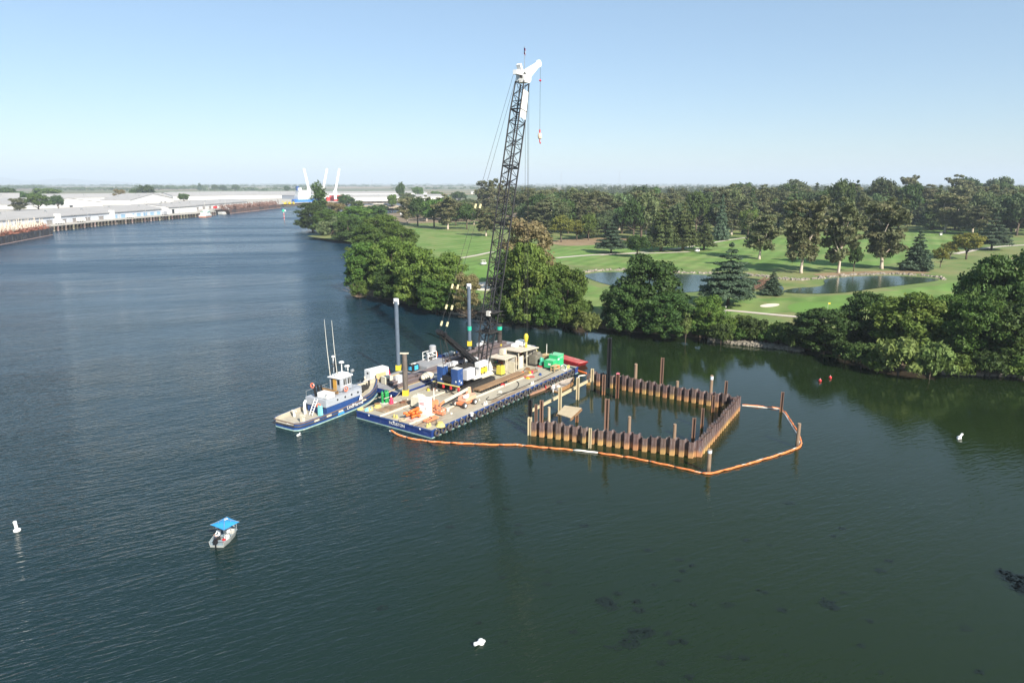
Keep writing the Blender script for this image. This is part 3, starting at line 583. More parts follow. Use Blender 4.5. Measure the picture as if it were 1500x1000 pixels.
BT = [  # kind, base x, base y, top y, width, label
 ('poplar', 470, 330, 266, 27, 'tall dark columnar poplar rising above the far bank trees beside the river bend'),
 ('bankd0', 458, 336, 295, 52, 'dark green tree at the far tip of the wooded bank, beside the open river'),
 ('olive', 495, 336, 295, 46, 'grey olive tree just right of the columnar poplar on the far bank'),
 ('bank2', 478, 340, 304, 44, 'dark green tree on the far bank directly below the columnar poplar'),
 ('round1', 545, 330, 300, 50, 'wide dark tree at the top of the far bank before the clubhouse'),
 ('pale', 487, 346, 320, 50, 'pale grey green willow bush at the water on the far bank'),
 ('bank1', 522, 345, 300, 66, 'mid green tree behind the pale willow bush on the far bank'),
 ('bankd2', 512, 353, 313, 50, 'dark rounded tree at the water right of the pale willow bush'),
 ('bank2', 560, 365, 310, 66, 'bushy green tree on the bank where the fairway first shows'),
 ('bank0', 540, 378, 326, 56, 'green tree over the small cove upstream of the big bank clump'),
 ('bank3', 590, 385, 326, 60, 'green tree at the left edge of the upper fairway'),
 ('bank1', 534, 424, 352, 66, 'leafy tree forming the left end of the big bank clump over the river'),
 ('bank0', 577, 428, 342, 74, 'broad light green crown in the middle of the big bank clump'),
 ('bank3', 612, 442, 350, 84, 'large full tree at the water left of the first tall spud pile'),
 ('bankd1', 577, 438, 385, 66, 'dark low tree overhanging the water below the big bank clump'),
 ('bank2', 652, 452, 364, 78, 'spreading green tree at the right end of the big bank clump'),
 ('bank1', 640, 456, 405, 66, 'low leafy tree hanging over the water behind the barges'),
 ('olive', 684, 460, 398, 50, 'thin brownish half dead tree beside the crane mast pendants'),
 ('bush0', 526, 434, 408, 34, 'small bank bush beside bare brown twigs at the clump tip', 'bush'),
 ('olive', 772, 428, 316, 92, 'tall olive brown tree directly right of the crane boom'),
 ('bankd1', 752, 470, 362, 78, 'dark dense tree on the bank hidden partly by the crane boom'),
 ('bank0', 776, 474, 350, 84, 'large green bank tree behind the yellow crane hook'),
 ('bank2', 826, 474, 380, 82, 'green bank tree with drooping foliage left of the narrow lawn gap'),
 ('bank3', 800, 477, 415, 60, 'lower leafy bank tree in front of two taller ones right of the hook'),
 ('will', 860, 484, 458, 44, 'bright yellow green willow bush at the water below the lawn gap', 'bush'),
 ('bankd3', 955, 478, 366, 118, 'largest dark evergreen oak in the middle of the near bank'),
 ('bankd1', 922, 484, 414, 70, 'green tree forming the left skirt of the large evergreen oak'),
 ('bankd0', 975, 490, 425, 84, 'leafy tree hanging over the water below the large evergreen oak'),
 ('bankd0', 900, 478, 415, 46, 'dark bush tree at the right side of the narrow lawn gap'),
 ('slim', 1004, 497, 451, 20, 'slender upright yellow green shrub at the water below the cedar', 'bush'),
 ('bank3', 1032, 490, 428, 66, 'small rounded green tree at the water left of the leaning cedar'),
 ('bush0', 1068, 492, 462, 48, 'low green bank shrub directly below the leaning cedar trunk', 'bush'),
 ('bush1', 1104, 496, 464, 50, 'low dark bank shrub above the grey rip rap, next to the white post', 'bush'),
 ('bush0', 1140, 500, 468, 48, 'low green bank shrub above the right end of the grey rip rap', 'bush'),
 ('bush1', 1056, 499, 472, 40, 'low dark bank bush at the water under the cedar shrubs', 'bush'),
 ('bush0', 1084, 497, 478, 34, 'low leafy bush overhanging the left end of the rip rap', 'bush'),
 ('bush0', 1122, 500, 482, 34, 'low leafy bush overhanging the middle of the rip rap', 'bush'),
 ('bush1', 1155, 506, 470, 44, 'dark bush between the rip rap and the dark pointed shrub mass', 'bush'),
 ('bush0', 1086, 486, 458, 50, 'low leafy bank shrub along the cart path above the rip rap', 'bush'),
 ('bankd2', 1205, 512, 446, 96, 'dark pointed shrub mass at the right end of the rock shore'),
 ('bankd1', 1180, 508, 462, 60, 'dark low bush left of the dark pointed shrub mass', 'bush'),
 ('bankd1', 1262, 505, 424, 76, 'dark tree behind the pointed shrub mass beside the putting green'),
 ('bank3', 1325, 520, 420, 124, 'large feathery green willow in the middle of the right bank'),
 ('bank1', 1382, 522, 428, 90, 'feathery green tree right of the large willow on the right bank'),
 ('will', 1316, 543, 494, 72, 'yellow green willow bush hanging over the water below the large willow', 'bush'),
 ('will', 1362, 548, 502, 66, 'second yellow green bush at the water, nearer the exposed roots', 'bush'),
 ('bankd0', 1440, 520, 366, 110, 'tall dark tree with open top near the right edge of the photo'),
 ('bankd2', 1500, 520, 350, 130, 'tall dark tree cut by the right edge of the photo'),
 ('bank2', 1420, 536, 425, 92, 'mid green bank tree in front of the tall dark trees at the right'),
 ('bankd3', 1475, 540, 430, 110, 'dark tree leaning over the water at the right edge'),
 ('bush1', 1262, 533, 500, 56, 'dark low bush overhanging the bank left of the yellow green willow', 'bush'),
 ('bush0', 1286, 540, 512, 44, 'small leafy bush squeezed against the left side of the yellow green willow', 'bush'),
 ('bush1', 1238, 526, 500, 44, 'dark low bush below the right end of the pointed shrub mass', 'bush'),
 ('bush0', 1405, 545, 515, 50, 'leafy bush over the exposed roots at the right bank', 'bush'),
 ('bush1', 1450, 547, 512, 56, 'dark low bush over the water near the right edge', 'bush'),
 ('bush0', 1492, 549, 515, 56, 'leafy low bush over the water at the right edge', 'bush'),
 ('bank1', 1570, 548, 400, 120, 'bank tree just outside the right edge'),
 ('cedar', 1066, 447, 356, 84, 'tall layered blue green cedar with a leaning trunk above the cart path'),
 ('fir', 1131, 432, 397, 32, 'small dense conifer beside the brown footbridge'),
 ('gum0', 1112, 380, 302, 58, 'pale trunked gum tree left of the taller gums behind the pond'),
 ('gum1', 1173, 400, 280, 66, 'tall pale gum tree, leftmost of three beside the pond'),
 ('gum2', 1228, 400, 283, 62, 'tall leaning gum tree between two others beside the pond'),
 ('gum0', 1291, 394, 276, 74, 'tallest gum tree right of the pond with a forked white trunk'),
 ('round0', 1291, 392, 348, 38, 'low leafy growth round the foot of the tallest gum'),
 ('round1', 1250, 398, 358, 22, 'small dark tree at the foot of the leaning gum'),
 ('fir', 1342, 396, 338, 44, 'broad green conifer right of the tallest gum by the pond'),
 ('yel', 1377, 392, 360, 26, 'small thin young tree right of the broad conifer'),
 ('yel', 1415, 380, 338, 52, 'yellow green spreading tree on the fairway far right'),
 ('yel', 1391, 380, 352, 26, 'small yellowish tree left of the spreading fairway tree'),
 ('cedar', 1452, 366, 312, 52, 'dark layered cedar on the far right fairway'),
 ('cedar', 895, 371, 322, 46, 'blue green cedar beside the cart path on the middle fairway'),
 ('round1', 933, 377, 343, 38, 'dark round tree by the cart path right of the blue green cedar'),
 ('pine', 968, 368, 292, 46, 'tall tapering pine behind the cart path, left one of a pair'),
 ('pine', 1000, 367, 296, 44, 'tall tapering pine behind the cart path, right one of a pair'),
 ('pine', 1031, 366, 318, 30, 'smaller brown green pine standing alone right of the pair'),
 ('yel', 822, 355, 312, 38, 'yellow green tree with a pale trunk behind the earth bed'),
 ('yel', 845, 352, 320, 30, 'brownish small tree right of the yellow green one'),
 ('round0', 862, 352, 312, 26, 'small green park tree behind the earth bed'),
 ('gum1', 712, 346, 300, 40, 'yellowish gum like tree casting a long shadow left of the crane boom'),
 ('gum2', 656, 336, 282, 46, 'brownish gum tree in the row at the top of the upper fairway'),
 ('round0', 636, 334, 290, 40, 'round green tree in the row at the top of the upper fairway'),
 ('round1', 612, 331, 288, 34, 'dark tree at the left end of the row topping the upper fairway'),
 ('gum0', 597, 328, 284, 30, 'thin brown tree beside the tan roofed clubhouse'),
 ('round1', 684, 336, 298, 34, 'dark green tree right of the brownish gum in the fairway row'),
 ('gum1', 712, 318, 258, 34, 'very tall gum standing above the woods left of the crane boom'),
 ('gum2', 736, 322, 262, 28, 'tall gum half behind the crane boom above the woods'),
 ('round1', 587, 300, 266, 16, 'round dark tree standing alone before the far fields'),
 ('gum0', 1210, 345, 290, 40, 'olive gum behind the gap between the tall pond gums'),
 ('round0', 1095, 350, 305, 32, 'bright round green tree at the wood edge left of the gums'),
 ('fir', 1055, 352, 286, 24, 'reddish brown dying conifer at the wood edge'),
]
for r_ in BT:
    k, bx, by, ty, wp, lb_ = r_[:6]; ct = r_[6] if len(r_) > 6 else 'tree'
    wet = k.startswith(('bank', 'will', 'bush', 'slim', 'pale')) and by > 325
    place(k, bx, by, ty, wp, lb_, ct, z=.9 if wet else LZ)
# bare twigs over the water
def twigs(bx, by, n, L_, label):
    p = W(bx, by, .4); mb = MB()
    for i in range(n):
        t = random.uniform(0, 6.28); e = random.uniform(.2, 1.4); l = L_*random.uniform(.5, 1)
        limb(mb, (0, 0, .2), (math.cos(t)*l*math.cos(e), math.sin(t)*l*math.cos(e), l*math.sin(e)), .07, .02, sag=.2, n=4)
    return tag(mb.build('dead_branches', mat('dead_twigs', (.27, .2, .14), .9), loc=p), label, 'dead branches')
twigs(525, 437, 60, 5.5, 'bare brown dead branches hanging over the water at the clump tip')
twigs(1412, 545, 40, 3.2, 'pale exposed roots spreading at the waterline of the right bank')
twigs(690, 466, 60, 5.5, 'bare grey brown twigs at the bank behind the second spud pile')
# the wood beyond the golf course: about 290 single trees, each copy one mesh
FT = []
def joined(key, lm, frac):
    nm, cr, tm, H0, R0 = KIND[key]; me = cr.copy()
    import bmesh
    bm = bmesh.new(); bm.from_mesh(cr); n0 = len(bm.faces); bm.from_mesh(tm); bm.faces.ensure_lookup_table()
    for f in bm.faces[n0:]: f.material_index = 1
    for f in bm.faces[:n0]: f.material_index = 0
    m2 = bpy.data.meshes.new('wood_tree'); bm.to_mesh(m2); bm.free(); m2.materials.append(lm); m2.materials.append(bark if 'gum' not in key else gumbark); return m2, H0, R0
for key, lm in (('round0', L_far), ('round1', L_far), ('gum0', L_gum), ('gum1', L_gum), ('gum2', L_gum), ('pine', L_pine), ('fir', L_far), ('round0', L_dark), ('yel', L_far)): FT.append(joined(key, lm, 1))
FLAB = ['broadleaf tree in the dense wood beyond the golf course', 'pale trunked gum tree in the dense wood beyond the golf course', 'conifer in the dense wood beyond the golf course']
def wood_tree(p, h, wd):
    k = random.choices(range(9), (18, 12, 12, 12, 12, 10, 4, 12, 6))[0]; me, H0, R0 = FT[k]
    o = bpy.data.objects.new('wood_tree', me); col.objects.link(o); o.location = p; o.rotation_euler = (0, 0, random.uniform(0, 6.28))
    if k in (5, 6): wd *= .7
    if k in (2, 3, 4): h *= 1.12
    o.scale = (wd/2/R0, wd/2/R0, h/H0)
    c = 1 if k in (2, 3, 4) else (2 if k in (5, 6) else 0)
    tag(o, FLAB[c], 'tree', ['broadleaf trees of the wood', 'gum trees of the wood', 'conifers of the wood'][c])
rg = random.Random(5); cnt = 0
def front(x):   # lower edge (image row) of the wood at image column x
    pts = [(590, 318), (640, 330), (700, 334), (760, 338), (800, 348), (900, 352), (960, 350), (1040, 346), (1100, 344), (1180, 344), (1250, 340), (1330, 336), (1400, 346), (1500, 350), (1560, 350)]
    for (a, b), (c, d) in zip(pts, pts[1:]):
        if a <= x <= c: return b+(d-b)*(x-a)/(c-a)
    return 340
rows = [(0, 30), (5, 34), (10, 36), (15, 40), (20, 44), (25.5, 48), (31, 54)]
for k, (dy, n_r) in enumerate(rows):
    for i in range(n_r):
        x = 590+ (1530-590)*(i+rg.uniform(.1, .9))/n_r
        if x < 740 and k > 4: continue
        y = front(x)-dy-rg.uniform(0, 5)
        if y < 287: y = 287+rg.uniform(-2, 4)
        p = W(x, y, LZ); h = rg.uniform(16.5, 27) + (5 if x > 1050 else 0) + (rg.uniform(4, 9) if rg.random() < .12 else 0)
        if x < 740: h *= .72
        wood_tree(p, h*rg.uniform(.78, 1.12), rg.uniform(15, 25)*(1+k*.07)); cnt += 1
print('wood trees', cnt)
# farther trees read as one mass
def far_mass(name, spots, label, lm, lsize=1.7, per=70):
    g = random.Random(3); cl = []
    for (x, y, h, wd) in spots:
        for k in range(3): cl.append((x+g.uniform(-.25, .25)*wd, y+g.uniform(-2, 2), LZ+h*g.uniform(.35, .8), wd*.36, wd*.36, h*.3, per))
    me = leaf_mesh(name, cl, lsize, 5, lm, bias=1.0); o = bpy.data.objects.new(name, me); col.objects.link(o); return tag(o, label, 'woods', kind='stuff')
sp = []
for i in range(1250):
    x = rg.uniform(745, 1560); y = 292-18.5*rg.random()**1.3
    p = W(x, y, LZ); sp.append((p.x, p.y, rg.uniform(12, 24), rg.uniform(14, 24)))
far_mass('distant_woods', sp, 'hazy dark woods stretching to the horizon behind the golf course', L_far)
sp = []
for (x0, x1, y, n, h0, h1) in [(-20, 70, 277, 90, 10, 20), (200, 300, 278, 80, 10, 21), (60, 210, 279, 60, 6, 13), (290, 470, 279, 60, 5, 12), (300, 420, 274, 70, 8, 17), (60, 200, 273, 70, 6, 14), (400, 470, 275, 50, 9, 18), (480, 760, 273.5, 100, 6, 14), (560, 700, 277, 26, 5, 10), (-20, 1540, 271.2, 260, 7, 16), (-20, 1540, 270.2, 260, 7, 18)]:
    for i in range(n):
        p = W(rg.uniform(x0, x1), y+rg.uniform(-.5, .6), LZ); k = p.y/4500; sp.append((p.x, p.y, rg.uniform(h0, h1)*(1+.3*k), rg.uniform(12, 30)*(1+.8*k)))
far_mass('distant_tree_rows', sp, 'thin hazy rows of trees along the flat horizon', L_dark, 3.4, 22)
# trees about the port sheds
for k, bx, by, ty, wp, lb_ in [('round1', 30, 304, 280, 30, 'dark tree behind the gabled white shed at the left'), ('gum0', 30, 311.5, 287, 28, 'small grey tree in front of the leftmost gabled shed'), ('round0', 57, 311, 283, 38, 'broad grey green tree between the port sheds at the left'), ('round1', 86, 309.5, 285, 24, 'bushy tree against the gabled shed at the left'),
      ('olive', 176, 299, 276, 22, 'brown leaved tree standing between the pale shed roofs'), ('round1', 213, 294, 270.5, 32, 'dark tree behind the ridge of the middle shed'), ('round1', 199, 294, 276, 20, 'small dark tree left of the shed ridge tree'), ('round0', 270, 298, 283, 18, 'bushy green tree at the end of the long grey roofed shed'),
      ('round1', 12, 297, 274, 34, 'dark tree cluster above the leftmost shed roof'), ('round0', 70, 296, 275, 44, 'green grey tree row behind the left sheds'), ('poplar', 293, 280, 268, 6, 'narrow tall tree in the far field'), ('round1', 315, 281, 270, 12, 'round tree in the far field left of two others'), ('round1', 327, 281, 271, 12, 'round tree in the far field, middle one'), ('round1', 345, 281, 270, 14, 'round tree in the far field, right one'), ('round1', 421, 283, 272, 11, 'round dark tree behind the sheds beside the ship'),
      ('round1', 508, 307, 284, 30, 'green tree in front of the red containers'), ('round0', 524, 312, 293, 24, 'small tree left of the tan roofed pavilion'), ('round1', 562, 314, 299, 18, 'small tree before the tan roofed pavilion'), ('round0', 575, 309, 284, 16, 'green tree right of the white dock sheds'), ('round0', 612, 292, 273, 20, 'pale green tree before the brown fields'), ('round1', 536, 290, 279, 8, 'tiny tree before the long white sheds'), ('round0', 640, 294, 280, 24, 'tree among the roofs beyond the upper fairway'), ('round1', 672, 298, 280, 26, 'dark tree beyond the upper fairway row')]:
    place(k, bx, by, ty, wp, lb_)
#@@PORT
# ------------------------------------------------------------------ port on the far left bank
def wall_frame(p0, p1):
    d = (p1-p0).to_2d(); return d.length, math.atan2(d.y, d.x)
# quay: deck, fender face and a row of piles
def quay(name, pts, label, step, pile_r=.42, top=3.9):
    root = thing(name, label, 'quay', (pts[0].x, pts[0].y, 0))
    L0 = [p-pts[0] for p in pts]; dk = MB(); fc = MB()
    for a, b in zip(L0[:-1], L0[1:]):
        d = (b-a).normalized(); q = Vector((-d.y, d.x))   # left = inland
        for (m_, z0, z1, w0, w1) in ((dk, top-.5, top, -.3, 9), (fc, -1, top-.55, 1.3, 1.6)):
            vs = [(a+q*w0), (b+q*w0), (b+q*w1), (a+q*w1)]; m_.prism([(v.x, v.y) for v in vs], z0, z1)
    dk.build('quay_deck', conc, root); fc.build('fender_beam', mat('dark_timber', (.05, .042, .036), .9, var=.5, scale=.4, spots=((.28, .25, .22), .22, .57, .8)), root)
    pm = MB(); pm.tube([(0, 0, -1), (0, 0, top-.5)], pile_r, 7); first = None; n = 0
    for a, b in zip(L0[:-1], L0[1:]):
        d = (b-a); k = max(1, int(d.length/step)); q = Vector((-d.y, d.x)).normalized()
        for i in range(k):
            p = a.lerp(b, (i+.5)/k)+q*.25
            if first is None: o = first = pm.build('pile', mat('creosoted_pile', (.095, .077, .062), .9, var=.5, spots=((.40, .36, .31), .9, .55, .8), rnd=.85), root)
            else: o = first.copy(); col.objects.link(o)
            o.location = (p.x, p.y, 0); n += 1
            if n >= 100: return root
    return root
QV = [Vector(p) for p in ((-324, 447), (-331, 497), (-334, 570), (-329, 650), (-322, 709), (-322, 755))]
Q2 = [Vector(p) for p in ((-322, 755), (-342, 790), (-346, 938))]
quay('timber_quay', QV, 'long timber piled quay in front of the white transit sheds on the far left bank', 4.6, .75)
quay('timber_quay', Q2, 'dark timber piled quay behind the small boats and the rusty barge', 4.6, .75)
quay('timber_quay', [Vector((-346, 940)), Vector((-330, 1108))], 'short dark piled dock between the rusty barge and the white ship', 7)
quay('timber_quay', [Vector((-330, 1110)), Vector((-230, 1188)), Vector((-100, 1228))], 'far piled dock in front of the white shed with many doors', 6, .5)
def shed(name, label, p0, p1, depth, hw, ridge, doors=(), wm_=None, dm=None, bands=True, gable_front=False, z=LZ, pil=()):
    """p0->p1 is the front wall, the body lies to the left of that direction"""
    ln, rz = wall_frame(p0, p1); root = thing(name, label, 'warehouse', (p0.x, p0.y, z), rz)
    wl = MB(); rf = MB(); wm_ = wm_ or wallw
    if gable_front:
        sec = [(0, 0), (ln, 0), (ln, hw), (ln/2, hw+ridge), (0, hw)]; n = 5
        wl.add([(x, 0, zz) for x, zz in sec]+[(x, depth, zz) for x, zz in sec], [(0, 1, 2, 3, 4), (9, 8, 7, 6, 5), (1, 6, 7, 2), (5, 0, 4, 9)])
        for sg in (0, 1):
            xe = -0.6 if sg == 0 else ln+.6; ze = hw-.6*ridge/(ln/2)
            rf.add([(xe, -.6, ze+.15), (ln/2, -.6, hw+ridge+.15), (ln/2, depth+.6, hw+ridge+.15), (xe, depth+.6, ze+.15), (xe, -.6, ze+.5), (ln/2, -.6, hw+ridge+.5), (ln/2, depth+.6, hw+ridge+.5), (xe, depth+.6, ze+.5)], [(0, 1, 2, 3), (4, 5, 6, 7), (0, 1, 5, 4), (1, 2, 6, 5), (2, 3, 7, 6), (3, 0, 4, 7)])
    else:
        sec = [(0, 0), (0, hw), (depth/2, hw+ridge), (depth, hw), (depth, 0)]
        wl.add([(0, y, zz) for y, zz in sec]+[(ln, y, zz) for y, zz in sec], [(0, 1, 2, 3, 4), (9, 8, 7, 6, 5), (0, 5, 6, 1), (4, 3, 8, 9)])
        for sg in (0, 1):
            ye = -.8 if sg == 0 else depth+.8; ze = hw-.8*ridge/(depth/2)
            rf.add([(-.6, ye, ze+.15), (-.6, depth/2, hw+ridge+.15), (ln+.6, depth/2, hw+ridge+.15), (ln+.6, ye, ze+.15), (-.6, ye, ze+.5), (-.6, depth/2, hw+ridge+.5), (ln+.6, depth/2, hw+ridge+.5), (ln+.6, ye, ze+.5)], [(0, 1, 2, 3), (4, 5, 6, 7), (0, 1, 5, 4), (1, 2, 6, 5), (2, 3, 7, 6), (3, 0, 4, 7)])
    wl.build('wall', wm_, root); ro = rf.build('roof', roofm, root)
    g = random.Random(int(ln*7)); span = (depth if not gable_front else ln)
    if name not in ('farm_house', 'small_shed'):
        for k in range(3 if gable_front else max(3, int(ln/38))):
            q = MB(); q.lathe([(.7, -1), (.7, .9), (1.1, 1.0), (.2, 1.5)], (0, 0, 0), 8); f_ = g.uniform(.2, .42)
            x, y = ((k+.5)*ln/max(3, int(ln/38)), depth*f_) if not gable_front else (ln*f_, depth*(.15+.3*k))
            q.build('roof_vent', steel, ro, (x, y, hw+ridge*f_*2+.6))
        if not gable_front:
            q = MB(); q.box((ln/2, -.9, hw-.1), (ln, .25, .3))
            for k in range(max(2, int(ln/30))): q.box((2+k*30, -.12, hw/2), (.25, .2, hw))
            q.build('gutter', mat('gutter_grey', (.33, .34, .35), .6), root)
    for (x, dw, dh, m_) in doors:
        d = MB(); d.box((x, -.06, dh/2+.05), (dw, .2, dh)); d.box((x, -.16, dh+.25), (dw+.8, .4, .3)); d.build('door', m_, root)
    for x in pil:
        d = MB(); d.box((x, -1.2, (hw+2)/2), (4.5, 2.4, hw+2)); d.build('stair_tower', wallw, root)
    return root
q0 = W(-60, 343, LZ+.6); q1 = W(72, 327, LZ+.6); q2 = W(240, 314, LZ+.6); q3 = W(291, 311, LZ+.6)
dv = (q2-q1).normalized()
A = Vector((-351, 430, PZ)); Cv = Vector((-345, 690, PZ)); Dv = Vector((-341, 752, PZ)); Ev = Vector((-366, 962, PZ))
lnB = (Cv-A).length
drs = [(x, 6, 4.8, doorg if x < 172 else doorb) for x in (12, 34, 60, 78, 92, 108, 122, 138, 156, 176, 188, 202, 213, 224, 236, 248)]
shed('transit_shed', 'longest silver white dock shed with grey and light blue doors facing the timber quay', A, Cv, 46, 7.5, 4, drs, walls, pil=(100, 170, 256))
shed('transit_shed', 'white windowless dock shed with one dark doorway at the bend of the quay', Cv+Vector((1, 6, 0)), Dv, 40, 8.5, 3, [(8, 4, 6, glassm)], wallw)
shed('transit_shed', 'long far dock shed behind the small boats and the rusty barge', Vector((-362, 790, PZ)), Ev, 44, 7.5, 3.5, [(x, 6, 5, doorg) for x in (10, 28, 46, 64, 84, 104, 124, 144, 162)], wallw)
def by_px(x0, y0, x1, y1): return W(x0, y0, LZ), W(x1, y1, LZ)
a, b = by_px(-60, 316, 43, 308)
shed('gabled_shed', 'white gabled shed at the left edge behind the broad port trees', Vector((-800, 800, PZ)), Vector((-640, 905, PZ)), 70, 12, 7, (), wallw)
shed('gabled_shed', 'wide white gabled shed with one small dark opening behind the transit shed', Vector((-575, 830, PZ)), Vector((-556, 945, PZ)), 90, 7, 6.5, [(62, 5, 4, glassm)], wallw, gable_front=True)
shed('gabled_shed', 'white gabled shed with an open dark side beside the brown tree', Vector((-548, 1000, PZ)), Vector((-553, 1140, PZ)), 45, 8, 8, [(95, 4, 3, glassm), (108, 4, 3, glassm)], wallw, gable_front=True)
shed('long_shed', 'long low shed with pale roof at the back of the port, left', Vector((-770, 1150, PZ)), Vector((-560, 1330, PZ)), 70, 8, 6, (), wallw)
shed('long_shed', 'pale roofed shed behind the dark ridge trees', Vector((-640, 1330, PZ)), Vector((-520, 1470, PZ)), 60, 10, 5, (), wallw)
shed('long_shed', 'very long grey roofed shed with a dark strip under its eaves', Vector((-612, 1260, PZ)), Vector((-395, 1500, PZ)), 80, 9, 6, [(160, 300, .9, glassm)], wallw)
shed('long_shed', 'white dock shed with a row of doors across the far water', Vector((-300, 1205, PZ)), Vector((-120, 1262, PZ)), 60, 9, 3, [(x, 6, 6, walls) for x in range(14, 190, 16)], wallw)
shed('long_shed', 'white roofed shed behind the far dock shed', Vector((-400, 1400, PZ)), Vector((-180, 1480, PZ)), 70, 12, 3, (), wallw)
shed('small_shed', 'blue grey gabled shed behind the white ship', Vector((-415, 1330, PZ)), Vector((-385, 1370, PZ)), 40, 9, 5, (), mat('bluegrey_shed', (.30, .33, .38), .7), gable_front=True)
for i, (x, y) in enumerate([(30, 275), (1095, 279), (1250, 283), (160, 276), (383, 273), (1000, 276), (690, 284), (745, 283)]):
    p = W(x, y, LZ); k = p.y/1000
    shed('farm_house', ['low white house below the dark tree line at the far left', 'pale house roof in the woods left of the gums', 'pale house roof glimpsed between the right gums', 'small white shed in the green fields at left', 'white farm shed in the fields behind the docks', 'pale roof in the woods beyond the pines', 'white roof at the left edge of the big wood', 'pale roof beside the crane boom beyond the wood'][i], p, p+Vector((14+k*5, 3, 0)), 12, 4, 3, (), wallw)
# pavilion with a tan roof
p = Vector((-158, 838, LZ)); pv = thing('pavilion', 'tan hip roofed clubhouse with a small raised vent roof behind the bank trees', 'building', p, R(8))
m_ = MB(); m_.box((0, 0, 1.7), (58, 26, 3.4)); m_.build('wall', mat('brown_wall', (.17, .12, .09), .8), pv)
m_ = MB(); m_.box((0, 0, 4.9), (66, 36, 3), taper=.55); m_.build('roof', tanroof, pv)
m_ = MB(); m_.box((0, 0, 7.0), (16, 8, 1.0)); m_.box((0, 0, 8.0), (22, 12, 1.0), taper=.6); m_.build('vent_roof', mat('pale_roof', (.5, .46, .4), .8), pv)
for k in range(5):
    m_ = MB(); m_.box((-22+k*11, -13.1, 1.6), (5, .2, 2)); m_.build('window', glassm, pv)
for i in range(3):
    p = W(568+i*22, 318-i*3, LZ); vn = thing('parked_van', ['white van parked left of the tan roofed clubhouse', 'white van with a blue stripe parked before the clubhouse', 'white van parked right of the clubhouse trees'][i], 'van', p, R(20*i))
    m_ = MB(); m_.prism([(-2.6, -1), (2.6, -1), (2.6, 1), (-2.6, 1)], .5, 2.4, taper=.92); m_.build('body', white, vn)
    m_ = MB()
    for sx in (-1.7, 1.7):
        for sy in (-.95, .95): m_.lathe([(.38, -.12), (.38, .12)], (sx, sy, .38), 10, axis='Y')
    m_.build('wheels', rubber, vn); m_ = MB(); m_.box((2.35, 0, 1.9), (.3, 1.6, .6)); m_.build('windscreen', glassm, vn)
# red containers by the ship
for i, (x, y) in enumerate([(487, 293), (495, 293.5), (503, 293), (509, 293.5), (491, 292), (501, 292)]):
    p = W(x, y+3, LZ); p = Vector((p.x, 1196+i*1.5, LZ)); p.x = (x-750)/1000*1190
    m_ = MB(); 
    for k in range(3 if i < 4 else 4): m_.box((0, 0, 1.5+k*2.9), (12, 5, 2.75))
    for k in range(10): m_.box((-5.4+k*1.2, -2.55, 4.4), (.3, .12, 8.2))
    tag(m_.build('container_stack', red, loc=p, rz=R(25)), ['left end stack of red containers by the white ship', 'second stack of red containers by the white ship', 'third stack of red containers, behind the green tree', 'right end stack of red containers by the dock shed', 'tall red container stack behind the left pair', 'tall red container stack behind the right pair'][i], 'containers', 'red containers by the ship')
# white ship with blue hull and three derrick cranes
sp_ = Vector((-352, 1128, 0)); sh = thing('cargo_ship', 'white cargo ship with blue hull and raised derrick cranes behind the bank trees', 'ship', sp_, R(38))
m_ = MB(); m_.prism([(0, -9), (40, -9), (50, -4), (53, 0), (50, 4), (40, 9), (0, 9), (-3, 5), (-3, -5)], -1, 8); m_.build('hull', mat('ship_blue', (.03, .16, .5), .5), sh)
m_ = MB(); m_.box((12, 0, 11), (18, 17, 6)); m_.box((12, 0, 16), (15, 15, 5)); m_.box((12, 0, 20.5), (12, 18, 4)); m_.box((9, 0, 24), (6, 6, 4)); m_.build('superstructure', white, sh)
m_ = MB()
for k in range(3): m_.box((21.1-k*1.5, 0, 11+k*4.6), (.2, 13, 1.2))
m_.build('window', glassm, sh)
m_ = MB(); m_.prism([(4, -2.5), (8, -2.5), (8, 2.5), (4, 2.5)], 22, 29); m_.build('funnel', blue, sh)
for i, (xt, yt, xb, yb, Y) in enumerate([(445.6, 248, 453, 281, 1150), (479, 248, 473, 281, 1165), (497, 248, 491, 284, 1180)]):
    T = Vector((0, Y, 0)); 
    def at(x, y): d = ray(x, y); t = Y/d[1]; return Vector((d[0]*t, Y, CH+d[2]*t))
    a_, t_ = at(xb, yb), at(xt, yt)
    cr = thing('ship_crane', ['white derrick crane leaning left above the white ship', 'middle white derrick crane behind the columnar poplar', 'right white derrick crane with a thick pedestal beside the poplar'][i], 'crane', (a_.x, a_.y, 7), 0, 'white ship cranes')
    m_ = MB(); m_.tube([(0, 0, 0), (0, 0, a_.z-4)], [2.4, 2.2], 10); m_.box((0, 0, a_.z-4), (5.5, 5, 5)); m_.build('pedestal', white, cr)
    m_ = MB(); u = Vector((0, 0, a_.z-5)); v = t_-Vector((a_.x, a_.y, 7))
    for s in (-1.1, 1.1): m_.beam(u+Vector((s, 0, 0)), v+Vector((s*.7, 0, 0)), .95, 1.5)
    for k in range(9): q_ = u.lerp(v, (k+.5)/9); m_.box(q_, (2.6, .6, .6))
    m_.box(v, (3.2, 1.6, 1.6)); m_.build('jib', white, cr)
    m_ = MB(); m_.tube([v, u+Vector((-1.5, 0, 6))], .15, 4); m_.build('cable', dark, cr)
